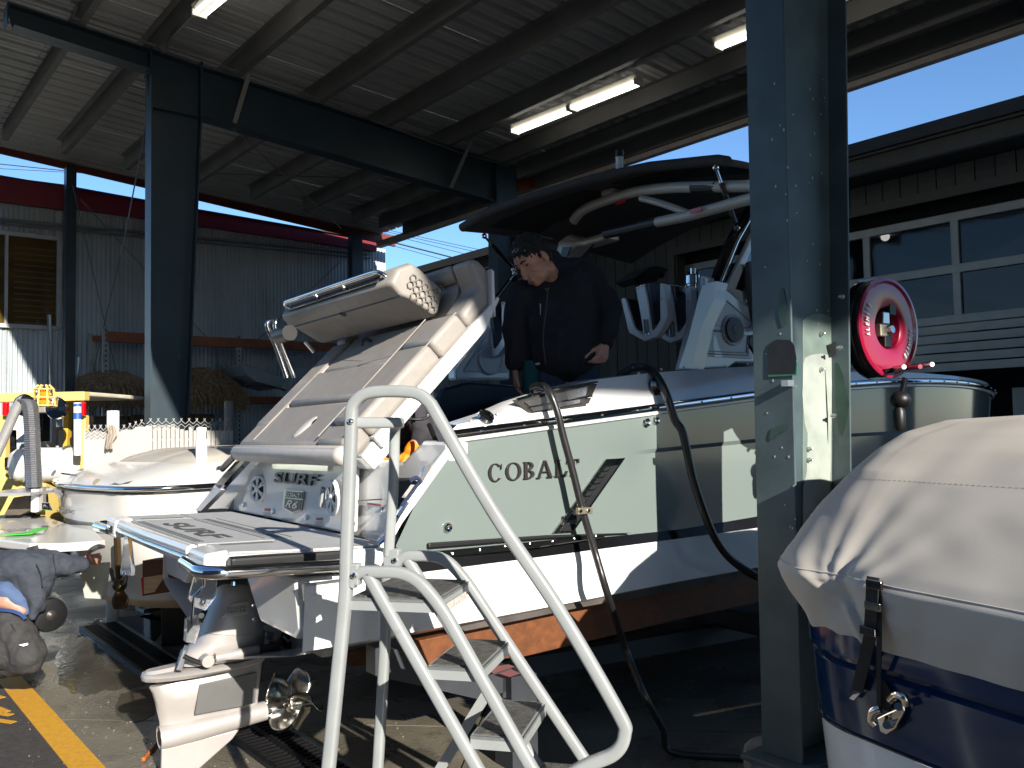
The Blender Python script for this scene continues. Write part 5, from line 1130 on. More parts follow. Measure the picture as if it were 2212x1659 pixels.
MB().lathe(c - BT * .010, -BT, [(.078, 0), (.076, .01), (.03, .012), (.028, .014)], 30).build('speaker', blackp, bo, smooth=40)
MB().prism([sp_(p, -1.117) for p in ((1385, 1125), (1410, 1130), (1440, 1240), (1470, 1320), (1490, 1370), (1395, 1370), (1380, 1230))], BT * .002).build('panel_patch', white, bo)
# windshield frame, glass
MB().tube([sp_(p, -1.0) for p in ((1430, 460), (1560, 110), (1640, -60), (1800, -330), (2000, -600))], .045, 12).build('windshield_pillar', blackg, bo, smooth=60)
MB().tube([sp_(p, -1.06) for p in ((1470, 470), (1560, 250), (1660, 0), (1830, -300))], .012, 10).build('pillar_trim', chrome, bo, smooth=60)
MB().prism([sp_(p, -1.08) for p in ((1540, 560), (1780, 60), (1850, -100), (1990, -330), (1990, 20), (1850, 50), (1650, 560), (1770, 590), (1800, 480), (1800, 600), (1760, 770))], BT * .04).build('side_frame', white, bo, bevel=.008)
MB().prism([sp_(p, -1.06) for p in ((1620, 560), (1860, 0), (2050, -350), (2400, -350), (2400, 700), (1800, 600))], BT * .008).build('side_glass', mat('tinted_glass', (.02, .022, .026), .03, coat=1), bo)
MB().tube([sp_(p, -1.15) for p in ((1900, 260), (1890, 560), (1930, 950), (1960, 1010))], [.075, .07, .05, .05], 12).build('rolled_canvas', mat('brown_vinyl_roll', (.05, .04, .035), .4, var=.2, bump=.2), bo, smooth=60)
MB().prism([sp_(p, -1.12) for p in ((1790, 1105), (2000, 1080), (2000, 1400), (1900, 1400), (1790, 1230))], BT * .1).build('console_side', blackp, bo, bevel=.02)
# canopy struts
def strut(a, b_, ta_, tb2):
    p, q = btw(a, ta_), btw(b_, tb2); d = q - p
    MB().tube([p + d * .25, p + d * .92], .017, 10).build('canopy_strut', blackg, bo, smooth=60); MB().tube([p, p + d * .3], .010, 8).build('strut_rod', chrome, bo)
    for e in (p, q): MB().ball(e, .022, n=8).build('strut_joint', chrome, bo)
strut((1546, 362), (1592, 492), -1.05, -1.05); strut((1046, 510), (1110, 582), 1.0, 1.0); strut((1112, 590), (1062, 655), 1.0, 1.0)
MB().tube([blw(ZD(*p), 2.6) for p in ((980, 680), (890, 775))], .01, 8).build('strut_rod', blackp, bo)
MB().tube([blw(ZD(*p), 2.3) for p in ((410, 620), (560, 615), (690, 640))], .012, 8).build('strut_rod', blackp, bo)
# board racks (two forks each side)
frk = mat('white_rack_enamel', (.62, .62, .60), .3, coat=.3, var=.03)
FORK = [(280, 690), (300, 665), (330, 670), (430, 1000), (460, 1050), (490, 1060), (520, 1100), (545, 1095), (510, 860), (450, 540), (555, 495), (600, 720), (640, 1045), (660, 1055), (700, 1010), (745, 930), (740, 490), (800, 500), (838, 880), (770, 1030), (700, 1130), (560, 1185), (380, 1085), (360, 1040)]
def fork(l, off, nm):
    f = lambda p, e=0: blw(ZF(p[0] + off[0], p[1] + off[1]), l) + BL * e
    o = MB().prism([f(p) for p in FORK], BL * .05).build(nm, frk, bo, bevel=.005)
    for ps in (((330, 670), (350, 690), (455, 1035), (490, 1050), (480, 1064), (435, 1012)), ((555, 495), (600, 500), (660, 990), (702, 985), (695, 1030), (640, 1047)), ((450, 540), (432, 548), (505, 900), (520, 900))):
        MB().prism([f(p, .012) for p in ps], BL * .10).build('rack_padding', blackp, o)
    for x in (560, 595): MB().tube([f((x, 925), -.003), f((x + 12, 1095), -.003)], .006, 6).build('rack_slot', mat('slot_grey', (.12, .12, .12), .4), o)
    for p in ((575, 1105), (610, 1095), (478, 548), (530, 525), (760, 515), (775, 680)): MB().ball(f(p, -.003), .008, n=7).build('rack_bolt', chrome, o)
    return o
fork(2.0, (0, 0), 'board_rack'); fork(2.22, (305, 22), 'board_rack')
rk_ = lambda p, t=-.80: btw(ZF(*p), t)
MB().prism([rk_(p) for p in ((800, 500), (1035, 525), (1060, 690), (1130, 660), (1120, 735), (980, 720), (835, 700), (830, 660), (1000, 660), (930, 620), (870, 560))], BT * .06).build('rack_arm', frk, bo, bevel=.01)
MB().tube([rk_((935, 600), -.75), rk_((1060, 570), -.9)], .028, 12).build('rack_arm', brushed, bo, smooth=60)
sw = rk_((1140, 560), -.92)
MB().lathe(sw - BU * .09, BU, [(.05, 0), (.05, .045), (.044, .05), (.044, .115), (.052, .12), (.052, .17), (.04, .18), (.02, .185), (.02, .22)], 24).build('swivel', chrome, bo, smooth=40)
MB().box(sw + BL * .05 - BT * .04, BL * .05, BT * .05, BU * .07).build('swivel_mount', white, bo, bevel=.01)
for x in (590, 690): MB().tube([rk_((x + 10, 560), -.66), rk_((x + 30, 1000), -.66)], .03, 8).build('rack_bungee', blackp, bo)
MB().tube([rk_((600, 540), -.6), rk_((680, 545), -.72)], .012, 8).build('rack_spacer', frk, bo)
fork(2.1, (-1884, 220), 'board_rack'); fork(2.3, (-2130, 215), 'board_rack')
cb = MB(); rc = lambda p, e=0: btw(ZF(*p), -.50 + e)
cb.prism([rc(p, -.05) for p in ((428, 437), (560, 350), (640, 290), (720, 280), (800, 300), (868, 330), (820, 360), (805, 430), (770, 380), (740, 400), (730, 470), (640, 460), (520, 500), (470, 460))], BT * .2)
cp_ = cb.build('crumpled_cloth', mat('black_cloth', (.008, .008, .009), .9, var=.3, bump=.6, bscale=60), None, bevel=.03, seg=3, smooth=60); tag(cp_, 'crumpled black cloth lying on top of the white board rack', 'cloth')
MB().prism([btw(ZF(*p), .2) for p in ((1110, 330), (1190, 320), (1200, 440), (1105, 450))], BT * .05)
# ================================================================== BOAT CRADLE
cr = thing('boat_cradle', bw(1.5, 0, -1.0), 'wooden bunk and dark steel cradle under the sage boat', 'cradle')
wq = lambda p, t=-1.0: btw(p, t)
bk = MB(); q8 = Q(1, 2)
MB().prism([wq(p) for p in ((884, 1388), q8(800, 770), q8(1560, 590), q8(2212, 455), (1652, 1237), (1760, 1216), (1950, 1195), (1950, 1245), (1652, 1299), (1475, 1337), (1127, 1420), (921, 1438), (906, 1406))], BT * .09).build('bunk_board', wood, cr, bevel=.005)
MB().prism([wq(p, -1.135) for p in (q8(760, 745), q8(1000, 690), q8(1390, 610), q8(2212, 450), (1652, 1226), (1652, 1240), q8(2212, 500), q8(1530, 620), q8(1200, 690), q8(800, 770))], BT * .03).build('bunk_edging', mat('grimy_edging', (.06, .05, .045), .7, var=.4), cr)
MB().prism([btw(p, .95) for p in ((751, 1412), (884, 1383), (1652, 1230), (1652, 1290), (1100, 1410), (760, 1440))], BT * .09).build('bunk_board', wood, cr)
cst = mat('dark_cradle_steel', (.03, .034, .04), .5, var=.2)
MB().prism([btw(p, -.95) for p in (q8(220, 880), q8(500, 900), q8(1100, 1000), q8(1090, 1160), q8(880, 1210), q8(220, 1060))], BT * .1).build('cross_beam', cst, cr)
cpd = mat('red_brown_pad', (.10, .03, .03), .7, var=.2)
MB().prism([btw(q8(*p), -1.0) for p in ((930, 1010), (1080, 985), (1125, 1000), (985, 1045))], BU * -.02 + BT * .08).build('bunk_pad', cpd, cr)
MB().prism([btw(q8(*p), -1.0) for p in ((1020, 1045), (1100, 1018), (1160, 1045), (1090, 1068))], BU * -.03 + BT * .08).build('bunk_pad', cpd, cr)
a = btw(q8(1100, 1070), -1.0); MB().prism([a * V3(1, 1, 0), a * V3(1, 1, 0) + BL * .16, (a + BL * .16), a], BT * .16).build('stand', cst, cr)
for l in (.9, 3.2, 4.8): MB().box(bw(l, 0, -.78), BL * .05, BT * .95, BU * .06).build('cross_beam', cst, cr)
for l in (3.2, 4.8):
    for t in (-.85, .85): p = bw(l, t, -.8); MB().box(V3(p[0], p[1], p[2] / 2), BL * .05, BT * .05, UP * p[2] / 2).build('stand', cst, cr)
for t in (-.35, .35): MB().box(bw(3.5, t, -.88), BL * 2.6, BT * .05, BU * .06).build('main_rail', cst, cr)
# brown plank end with red paint, black bin, under the stern
pk_ = thing('bunk_plank', at(340, 1285, 5.6), 'brown carpeted plank with a red painted end under the platform', 'plank')
a, b_, c_, d_ = [at(*ZB(*p), 5.6) for p in ((375, 1070), (375, 1195), (740, 1150), (740, 1030))]
MB().prism([at(*ZB(*p), 5.6) for p in ((378, 930), (760, 905), (760, 1150), (378, 1205))], V3(.05, .12, 0)).build('plank_body', mat('carpet_brown', (.11, .05, .03), .9, var=.3, bump=.4), pk_)
MB().prism([at(*ZB(*p), 5.59) for p in ((365, 1065), (382, 1060), (384, 1205), (376, 1205))], V3(.0, .12, 0)).build('painted_end', redl, pk_)
MB().prism([at(*ZB(*p), 5.59) for p in ((388, 1062), (558, 1036), (470, 1175), (388, 1190))], V3(.0, .01, 0)).build('raw_wood', mat('raw_plywood', (.45, .3, .17), .7, var=.25, scale=5, stretch=(1, 1, 8)), pk_)
bn = thing('black_bin', onz(400, 1390, 0), 'open black bin standing on the wet concrete under the stern', 'bin')
bm_ = mat('black_bin_plastic', (.008, .008, .008), .5)
p0 = onz(*ZB(520, 1600), 0); hh = at(*ZB(515, 1230), p0[1])[2]
MB().prism([p0, p0 + V3(.62, .1, 0), p0 + V3(.62, .1, hh), p0 + V3(0, 0, hh)], V3(-.05, .5, 0)).build('tub', bm_, bn, bevel=.01)
MB().tube([p0 + V3(-.02, -.01, hh), p0 + V3(.64, .09, hh), p0 + V3(.58, .6, hh), p0 + V3(-.06, .5, hh)], .014, 6, closed=True).build('rim', galv, bn)
# ================================================================== STEP LADDER
LDd = V3(math.cos(R(14.3)), -math.sin(R(14.3)), 0); LDw = V3(math.sin(R(14.3)), math.cos(R(14.3)), 0); LM = np.stack([LDd, LDw, UP], 1)
LO = at(1034, 1441, 3.08); WID = .405
ld = thing('step_ladder', LO * V3(1, 1, 0), 'pale grey steel step ladder with handrail beside the sage boat', 'ladder')
ln_ = lambda uv, w_=0.0: LO + LM @ hit(uv, LO, LM, 1, w_)
q7 = Q(1, 1); TR = .0215
def ltube(pts, nm='rail', r=TR, rad=.09, par=None): return MB().tube(fillet(pts, rad, 6), r, 12, sq=.5, up=LDw).build(nm, ladderp, ld, smooth=50)
gnd = lambda p, d: p + d * (p[2] / max(1e-6, -d[2]))
# near side frame
nb1, nb2 = ln_((870, 1238)), ln_(q8(1240, 1640)); dv = unit(nb2 - ln_(q8(590, 520)))
Bpt = ln_(q8(590, 520))
near_front = [ln_((756, 1248)), ln_(q8(120, 385)), ln_(q8(440, 385)), Bpt, gnd(Bpt, dv)]
ltube([ln_(q8(60, 470)), ln_(q8(110, 385)), ln_(q8(450, 388)), ln_(q8(640, 600)), ln_(q8(1200, 1600)), gnd(ln_(q8(1200, 1600)), unit(ln_(q8(1200, 1600)) - ln_(q8(640, 600))))], 'side_rail', rad=.13)
A0, A1 = ln_(q8(170, 400)), ln_(q8(880, 1657)); ltube([A0, gnd(A1, unit(A1 - A0))], 'side_rail')
# far side frame
ltube([ln_(q8(330, 370), WID), ln_(q8(400, 280), WID), ln_(q8(660, 285), WID), ln_(q8(790, 420), WID), ln_(q8(1590, 1625), WID), gnd(ln_(q8(1590, 1625), WID), unit(ln_(q8(1590, 1625), WID) - ln_(q8(790, 420), WID)))], 'side_rail', rad=.13)
C0, C1 = ln_(q8(430, 310), WID), ln_(q8(1235, 1590), WID); ltube([C0, gnd(C1, unit(C1 - C0))], 'side_rail')
# rear legs and guard posts
ltube([ln_(q8(20, 560)) * V3(1, 1, 0) + LDd * -.13, ln_(q8(30, 520)), ln_(q8(35, 330))], 'rear_leg', .024)
ltube([ln_(q8(300, 380), WID) * V3(1, 1, 0) + LDd * -.08, ln_(q8(280, 900), WID), ln_(q8(300, 360), WID)], 'rear_leg', .021)
hr_top = [ln_(q8(30, 350)), ln_(q7(65, 1070)), ln_(q7(80, 960)), ln_(q7(190, 885)), ln_(q7(470, 885)), ln_(q7(580, 960)), ln_(q7(985, 1659)), ln_(q8(1400, 620)), ln_(q8(1790, 1290)), ln_(q8(1835, 1440)), ln_(q8(1770, 1560)), ln_(q8(1590, 1640)), ln_(q8(1330, 1780))]
MB().tube(smoothpath(hr_top[:2], 3)[:-1] + smoothpath(hr_top[1:6], 6)[:-1] + smoothpath(hr_top[5:], 6), .0225, 12, sq=.5, up=LDw).build('handrail', ladderp, ld, smooth=50)
MB().tube(fillet([ln_(q7(60, 1080)), ln_(q7(250, 1080)) + LDw * WID * .5, ln_(q7(345, 1085), WID), ln_(q7(340, 1400), WID), ln_(q8(305, 280), WID)], .07, 6), .0215, 12, sq=.5).build('guard_rail', ladderp, ld, smooth=50)
MB().box(ln_(q8(65, 400)), LDd * .035, LDw * .02, UP * .04).build('joint_bracket', ladderp, ld, bevel=.006); MB().box(ln_(q8(330, 300), WID), LDd * .035, LDw * .02, UP * .04).build('joint_bracket', ladderp, ld, bevel=.006)
for p, w_ in ((q8(80, 410), -.024), (q8(345, 312), WID - .024), (q7(60, 1070), -.024)): MB().ball(ln_(p, w_), .012, n=7).build('bolt', chrome, ld)
# braces
MB().bar(ln_(q8(940, 1180), WID), ln_(q8(545, 1657), WID) - UP * .25 - LDd * .10, .04, .03, up=LDw).build('cross_brace', ladderp, ld)
# treads
grip = mat('worn_grip_tread', (.075, .072, .066), .8, var=.5, scale=30, bump=.8, bscale=160, stain=(.60, .5, (.28, .27, .25), 22))
def tread(pl, pn, nm='tread', lip=.045, dlt=0.0):
    a, b_ = ln_(pl), ln_(pn); z = (a[2] + b_[2]) / 2; a[2] = b_[2] = z; w_ = LDw * (WID)
    MB().prism([a, b_, b_ + w_, a + w_], -UP * .012).build('tread_plate', ladderp, ld)
    m_ = MB().prism([a + LDd * .012 + LDw * .015 + UP * .001, b_ - LDd * .012 + LDw * .015 + UP * .001, b_ - LDd * .012 + w_ - LDw * .015 + UP * .001, a + LDd * .012 + w_ - LDw * .015 + UP * .001], UP * .004).build('grip_pad', grip, ld)
    for p, q in ((a, b_), (b_, b_ + w_), (a + w_, b_ + w_)): MB().prism([p, q, q - UP * lip, p - UP * lip], np.cross(unit(q - p), UP) * -.004).build('tread_lip', ladderp, ld)
    return a, b_
tread(q8(50, 535), q8(620, 590)); tread(q8(555, 995), q8(905, 1020)); t3a, t3b = tread(q8(835, 1445), q8(1170, 1475)); 
d4 = t3a - ln_(q8(555, 995)); 
MB().prism([t3a + d4, t3b + d4, t3b + d4 + LDw * WID, t3a + d4 + LDw * WID], -UP * .012).build('tread_plate', ladderp, ld); MB().prism([t3a + d4 + LDd * .01 + UP * .001, t3b + d4 - LDd * .01 + UP * .001, t3b + d4 - LDd * .01 + LDw * WID + UP * .001, t3a + d4 + LDd * .01 + LDw * WID + UP * .001], UP * .004).build('grip_pad', grip, ld)
MB().prism([ln_(q8(645, 595), -.0) + LDw * f + UP * g for f, g in ((.05, -.01), (.3, -.01), (.3, -.04), (.05, -.04))], LDd * .003 + V3(0, 0, 0)).build('faded_label', mat('faded_label', (.5, .46, .42), .6, var=.3, scale=60), ld)
# ================================================================== HOSES
hosem = mat('black_hose_rubber', (.016, .015, .015), .35, var=.25, scale=12, coat=.2)
def hose(nm, pts, r, label):
    t = thing(nm, pts[0], label, 'hose'); MB().tube(smoothpath(pts, 8), r, 12).build('hose_body', hosem, t, smooth=60); return t
G5 = lambda p, t: btw(q7(*p), t)
h1 = hose('black_hose', [bw(1.0, -.75, .2), btw((1165, 870), -1.0), G5((1235, 860), -1.06), G5((1290, 840), -1.16), G5((1340, 870), -1.28), G5((1395, 1000), -1.32), G5((1440, 1180), -1.33), G5((1500, 1400), -1.34), G5((1560, 1640), -1.35), btw(q8(1640, 250), -1.36), btw(q8(1720, 520), -1.40), btw(q8(1840, 880), -1.2), at(*q8(1960, 1180), 4.5), at(*q8(2080, 1400), 4.6), onz(*q8(2160, 1560), .02), onz(1640, 1640, .02)], .0185, 'black hose draped over the gunwale vent and hanging to the floor')
MB().box(G5((1572, 1650), -1.375), BL * .045, BT * .012, BU * .016).build('hose_clamp', mat('zinc_clamp', (.45, .38, .28), .35, .8), h1, bevel=.003)
for dx in (-.025, .025): MB().lathe(G5((1572, 1650), -1.39) + BL * dx, -BT, [(.009, 0), (.009, .008)], 6).build('clamp_screw', chrome, h1)
h2 = hose('black_hose', [bw(1.5, -.6, .6), G5((1830, 760), -1.0), G5((1900, 720), -1.05), G5((1980, 725), -1.12), G5((2050, 790), -1.24), G5((2110, 910), -1.31), G5((2160, 1060), -1.33), btw(Q(2, 1)(0, 1150), -1.35), btw(Q(2, 1)(60, 1420), -1.37), btw(Q(2, 1)(130, 1640), -1.39), btw(Q(2, 2)(210, 170), -1.4), btw(Q(2, 2)(330, 320), -1.42), btw(Q(2, 2)(530, 440), -1.5), btw((1760, 1290), -1.5), btw((1900, 1330), -1.4)], .023, 'thick black hose looping over the gunwale towards the teal column')
# ================================================================== HOSE REEL
rn_ = unit(V3(.56, -.83, 0)); rx = unit(np.cross(UP, rn_)); rc0 = at(1917, 708, 4.42)
rl = thing('hose_reel', rc0 - UP * .25, 'red and black wall hose reel mounted on the teal column', 'hose reel')
redr = mat('crimson_reel_paint', (.26, .003, .028), .28, var=.06, coat=.6)
RR = .260
MB().lathe(rc0, rn_, [(RR * .40, -.03), (RR * .42, .0), (RR * .50, .012), (RR * .88, .004), (RR * .93, .014), (RR, .010), (RR * 1.0, .0), (RR * .92, -.006), (RR * .5, -.0)], 48, cap=False).build('front_disc', redr, rl, smooth=35)
MB().lathe(rc0, rn_, [(RR * .41, -.16), (RR * .41, -.03)], 32).build('hub_drum', blackg, rl, smooth=40)
for i in range(4):
    MB().tube([rc0 - rn_ * (.018 + i * .017) + (RR * .93 - .004 * (i % 2)) * (rx * math.cos(a) + UP * math.sin(a)) for a in np.linspace(0, 2 * math.pi, 48)[:-1]], .013, 8, closed=True).build('coiled_hose', hosem, rl, smooth=60)
MB().lathe(rc0 - rn_ * .09, rn_, [(RR * .4, 0), (RR * 1.02, .0), (RR * 1.02, .012), (RR * .4, .012)], 40).build('back_disc', blackg, rl, smooth=40)
for k_, (x0, z0_) in enumerate(((-.04, .12), (.02, .06), (.045, -.02), (.01, -.09))):
    MB().box(rc0 + rx * x0 * -1 + UP * z0_ * .8 - rn_ * .02, rx * .03, rn_ * .03, UP * .032).build('hub_bracket', [blackp, brushed, mat('zinc_clamp', (0, 0, 0)), blackp][k_], rl, bevel=.006)
MB().tube([rc0 - rn_ * .05 - UP * .02, rc0 + rn_ * .03 - UP * .01], .02, 12).build('axle', brushed, rl)
def arc_text(nm, body, a0_, rad, step, flip):
    for i, ch in enumerate(body):
        a = R(a0_ + step * i); c = rc0 + rn_ * .0135 + rad * (rx * math.cos(a) + UP * math.sin(a)); tg = (-rx * math.sin(a) + UP * math.cos(a)) * (1 if step > 0 else -1); ou = (rx * math.cos(a) + UP * math.sin(a)) * (1 if step < 0 else -1)
        w_ = .006 if ch == 'I' else (.020 if ch == 'M' else .0155)
        text(nm, ch, c - tg * w_ / 2 - ou * .014, c + tg * w_ / 2 - ou * .014, c - tg * w_ / 2 + ou * .014 + tg * .004, .0015, whl, rl, bold=.03)
arc_text('lettering', 'ALEMITE', 193, RR * .74, -7.6, 0); arc_text('lettering', 'ALEMITE', -2, RR * .74, -7.6, 0)
MB().bar(N(wb_ + .03, -.0, 2.1), rc0 - rn_ * .09, .05, .06).build('mount_arm', blackg, rl)
MB().prism([rc0 - rn_ * .10 - UP * .10 + rx * .03, rc0 - rn_ * .10 + UP * .1 + rx * .03, N(wb_ + .05, .03, 2.2), N(wb_ + .05, .03, 2.0)], rn_ * .02).build('mount_plate', blackg, rl)
ga = at(1985, 795, 4.38)
for dx, dz in ((-.08, 0), (.0, .0), (.06, .01)): MB().tube([ga + V3(dx - .05, 0, dz), ga + V3(dx - .05, -.12, dz)], .012, 8).build('guide_roller', brushed if dx else redr, rl)
MB().bar(ga + V3(-.18, 0, -.015), ga + V3(.06, .03, .02), .03, .025).build('guide_arm', blackg, rl)
ht = [at(*Q(2, 1)(*p), 4.36) for p in ((1440, 790), (1425, 860), (1410, 930), (1400, 980), (1385, 1080))]
MB().tube(smoothpath(ht), .015, 10).build('hose_tail', blackg, rl, smooth=60); MB().ball(ht[2], (.05, .05, .045)).build('hose_stop', blackp, rl, smooth=180)
MB().lathe(ht[3], -UP, [(.02, 0), (.03, .02), (.03, .1), (.02, .12)], 12).build('nozzle', blackp, rl, smooth=40)
# ================================================================== COVERED NAVY BOAT
cs_d = unit(V3(.416, -.909, 0)); cs_n = unit(V3(-.909, -.416, 0)); CM = np.stack([cs_d, -cs_n, UP], 1); CO = at(1885, 1400, 2.95) * V3(1, 1, 0)
nv = thing('covered_boat', CO, 'navy and white boat under a pale grey canvas cover in front of the column', 'boat', m3=CM)
cw = lambda m, w_, z: CO + CM @ V3(m, w_, z)
chit = lambda uv, w_=0: hit(uv, CO, CM, 1, w_)
NL, RADC = 5.0, .42
def smap(v):                                   # more samples where the photograph looks
    return 3.6 * v / .12 if v < .12 else 3.6 + (NL + RADC * math.pi / 2 + 1.7 - 3.6) * (v - .12) / .88
def plan(v, inset, mc=-.11):
    """v 0..1 along the outline: side from behind the camera to the rounded corner, then across the end"""
    rad = RADC; L2 = rad * math.pi / 2; s = smap(v)
    if s < NL: return (NL - s + mc, inset, 0, 1)
    if s < NL + L2:
        a = (s - NL) / rad; return (mc - (rad - inset) * math.sin(a), rad - (rad - inset) * math.cos(a), -math.sin(a), math.cos(a))
    s -= NL + L2; return (mc - rad + inset, rad + s, -1, 0)
MC = -.11
navy = mat('navy_gelcoat', (.004, .022, .068), .12, var=.05, coat=.15)
zN = {k: chit(p)[2] for k, p in dict(white=(1900, 1618)).items()}
zw = zN['white']
prof_h = [(.10, .10), (.05, .30), (.02, zw - .002)]
prof_n = [(.02, zw), (.005, zw + .14), (.0, zw + .235), (.02, zw + .25), (.02, zw + .262), (-.012, zw + .275), (-.014, zw + .33), (-.01, zw + .43)]
def phull(nm, pr, m): return MB().loft([[cw(*(lambda q: (q[0], q[1]))(plan(v, i_)), z) for v in np.linspace(0, 1, 90)] for i_, z in pr], cap=False, ring_closed=False).build(nm, m, nv, smooth=40)
phull('hull_bottom', prof_h, mat('white_hull_shade', (.72, .73, .75), .2, coat=.4, var=.02)); phull('hull_side', prof_n, navy)
MB().tube([cw(*plan(v, .012)[:2], zw + .006) for v in np.linspace(.13, .9, 60)], .004, 5).build('boot_line', blackg, nv)
canvas = mat('pale_grey_canvas', (.48, .44, .39), .85, var=.07, scale=3, bump=.10, bscale=260, stain=(.66, .22, (.40, .37, .32), 5))
sS = NL + MC                             # strap position along the outline (m = 0)
PR = [(.335, -.012, -.012), (.385, -.03, -.03), (.45, -.055, -.06), (.50, -.07, -.08), (.545, -.08, -.095), (.60, -.04, -.09), (.68, .04, -.07), (.79, .15, -.03), (.90, .28, .01), (.98, .41, .05), (1.04, .55, .09), (1.09, .74, .18), (1.115, .95, .50), (1.12, 1.2, 1.2)]
ME = -.11 - RADC
def outline_c(s, si, ei, r):
    """cover outline: side at inset si, end at inset ei, corner radius r; s is the distance along the hull outline"""
    mc_ = ME + ei + r
    if s < NL: return (mc_ + (NL - s) * (NL + .0 - .0) / NL, si, 0, 1)
    L2 = RADC * math.pi / 2
    if s < NL + L2:
        a = (s - NL) / L2 * math.pi / 2; return (mc_ - r * math.sin(a), si + r - r * math.cos(a), -math.sin(a), math.cos(a))
    q = (s - NL - L2) / 1.7; return (ME + ei, si + r + q * max(.05, 1.95 - si * 1.4), -1, 0)
def cover(u, v):
    x = u * (len(PR) - 1); i = min(int(x), len(PR) - 2); f_ = x - i
    z, si, ei = [PR[i][k] * (1 - f_) + PR[i + 1][k] * f_ for k in range(3)]; z += zw
    s = smap(v); ds = s - sS
    m, w_, nx, ny = outline_c(s, si, ei, max(.06, RADC - max(0, si) * .35))
    hgt = z - (zw + .5)
    g = math.exp(-(ds / .08) ** 2)
    d = -.04 * g * math.exp(-(hgt / .10) ** 2)
    rr_ = math.hypot(ds, hgt + .06); fan = math.atan2(ds, max(.02, hgt + .06)); up_ = max(0, min(1, (hgt + .02) / .12)) * math.exp(-max(0, rr_ - .08) * 3.2)
    cr = lambda a: 1 - 2 * abs((a / math.pi) % 1 - .5) * 1.0
    d += .014 * up_ * (cr(fan * 4.2 + .6) ** 1.5 - .4) * (1.6 if ds > 0 else .6) + .006 * up_ * math.sin(fan * 15)
    lo_ = max(0, min(1, -(hgt - .06) / .12))
    d += lo_ * (.012 * math.sin(fan * 3) * math.exp(-abs(ds) * 2) + .004 * math.sin(ds * 30 + z * 30))
    d += .003 * math.sin(ds * 9 + z * 9) * math.sin(z * 12 + ds * 2.6) * max(0, 1 - max(0, hgt - .4) * 3)
    d += .0015 * math.sin(ds * 23 - z * 31 + 2 * math.sin(z * 7)) * math.sin(ds * 5 + z * 14) * max(0, min(1, hgt * 4 + .3))
    z += .008 * math.sin(ds * 7.7) * (1 if u > .6 else 0) * math.sin(u * 14)
    far = max(0, min(1, (m - 1.75) / 1.5)); far = far * far * (3 - 2 * far) * (1 if s < NL else 0)
    z += .85 * far * max(0, u - .25) / .75     # unseen rise further back, added so the cover shades the ladder and bunk board
    return cw(m + nx * d, w_ - ny * d, z)
cvo = MB().grid(cover, 90, 300).build('canvas_cover', canvas, nv, smooth=180)
for q_ in range(90):
    v_ = .3 + .45 * q_ / 90; MB().tube([cover(.60, v_) + cs_n * .002, cover(.60, v_ + .0025) + cs_n * .002], .0008, 4).build('stitch', mat('seam_thread', (.34, .31, .27), .8), cvo)
MB().tube([cover(.335, v) for v in np.linspace(.1, .86, 120)], .0035, 5).build('cover_seam', canvas, cvo, smooth=60)
stm = mat('black_webbing', (.008, .008, .009), .8, bump=.4, bscale=400)
def strip(pts, wid, nm, m, th=.004):
    b = MB(); d = cs_d * wid / 2
    b.loft([[p - d + cs_n * th, p + d + cs_n * th, p + d, p - d] for p in pts]); return b.build(nm, m, nv)
sx_ = lambda uv, w_=-.075: CO + CM @ chit(uv, w_)
Q9 = Q(2, 2)
strip([sx_(Q9(*p), w_) for p, w_ in (((1235, 420), -.06), ((1230, 490), -.085), ((1225, 620), -.09), ((1215, 800), -.075))], .05, 'strap', stm)
strip([sx_(Q9(*p), w_) for p, w_ in (((1275, 480), -.08), ((1275, 800), -.08), ((1272, 1080), -.03), ((1275, 1290), -.02))], .018, 'strap_tail', stm)
strip([sx_(Q9(*p), w_) for p, w_ in (((1215, 800), -.07), ((1180, 960), -.03), ((1130, 1160), -.012))], .05, 'strap_tail', stm)
strip([sx_(Q9(*p), -.012) for p in ((1275, 1080), (1330, 1180), (1310, 1280))], .045, 'strap_tail', stm)
for p in ((1240, 470), (1232, 610), (1200, 770)): MB().box(sx_(Q9(*p), -.095), cs_d * .032, cs_n * .006, UP * .014).build('buckle', blackg, nv, bevel=.003)
clm = mat('brass_tinted_chrome', (.66, .6, .52), .12, 1)
e0_ = sx_(Q9(1375, 1200), -.045); e1_ = sx_(Q9(1330, 1420), -.02)
MB().prism([sx_(Q9(*p), -.008) for p in ((1270, 1330), (1330, 1300), (1400, 1270), (1440, 1240), (1450, 1290), (1390, 1400), (1330, 1440), (1290, 1420))], cs_n * .012).build('cleat_base', clm, nv, bevel=.005)
MB().tube(smoothpath([sx_(Q9(*p), w_) for p, w_ in (((1345, 1215), -.05), ((1385, 1185), -.06), ((1430, 1200), -.06), ((1445, 1245), -.05))]), [.012] * 0 or .014, 10).build('cleat_horn', clm, nv, smooth=60)
MB().tube(smoothpath([sx_(Q9(*p), w_) for p, w_ in (((1280, 1275), -.05), ((1235, 1290), -.06), ((1215, 1340), -.06), ((1240, 1375), -.05))]), .014, 10).build('cleat_horn', clm, nv, smooth=60)
for p in ((1395, 1260), (1320, 1380)): MB().tube([sx_(Q9(*p), -.01), sx_(Q9(*p), -.05)], .013, 10).build('cleat_post', chrome, nv); MB().ball(sx_(Q9(*p), -.018), .012, n=7).build('cleat_bolt', chrome, nv)
MB().prism([sx_(Q9(*p), -.01) for p in ((1085, 1205), (1110, 1180), (1155, 1172), (1115, 1218))], cs_n * .006).build('webbing_tip', brushed, nv)
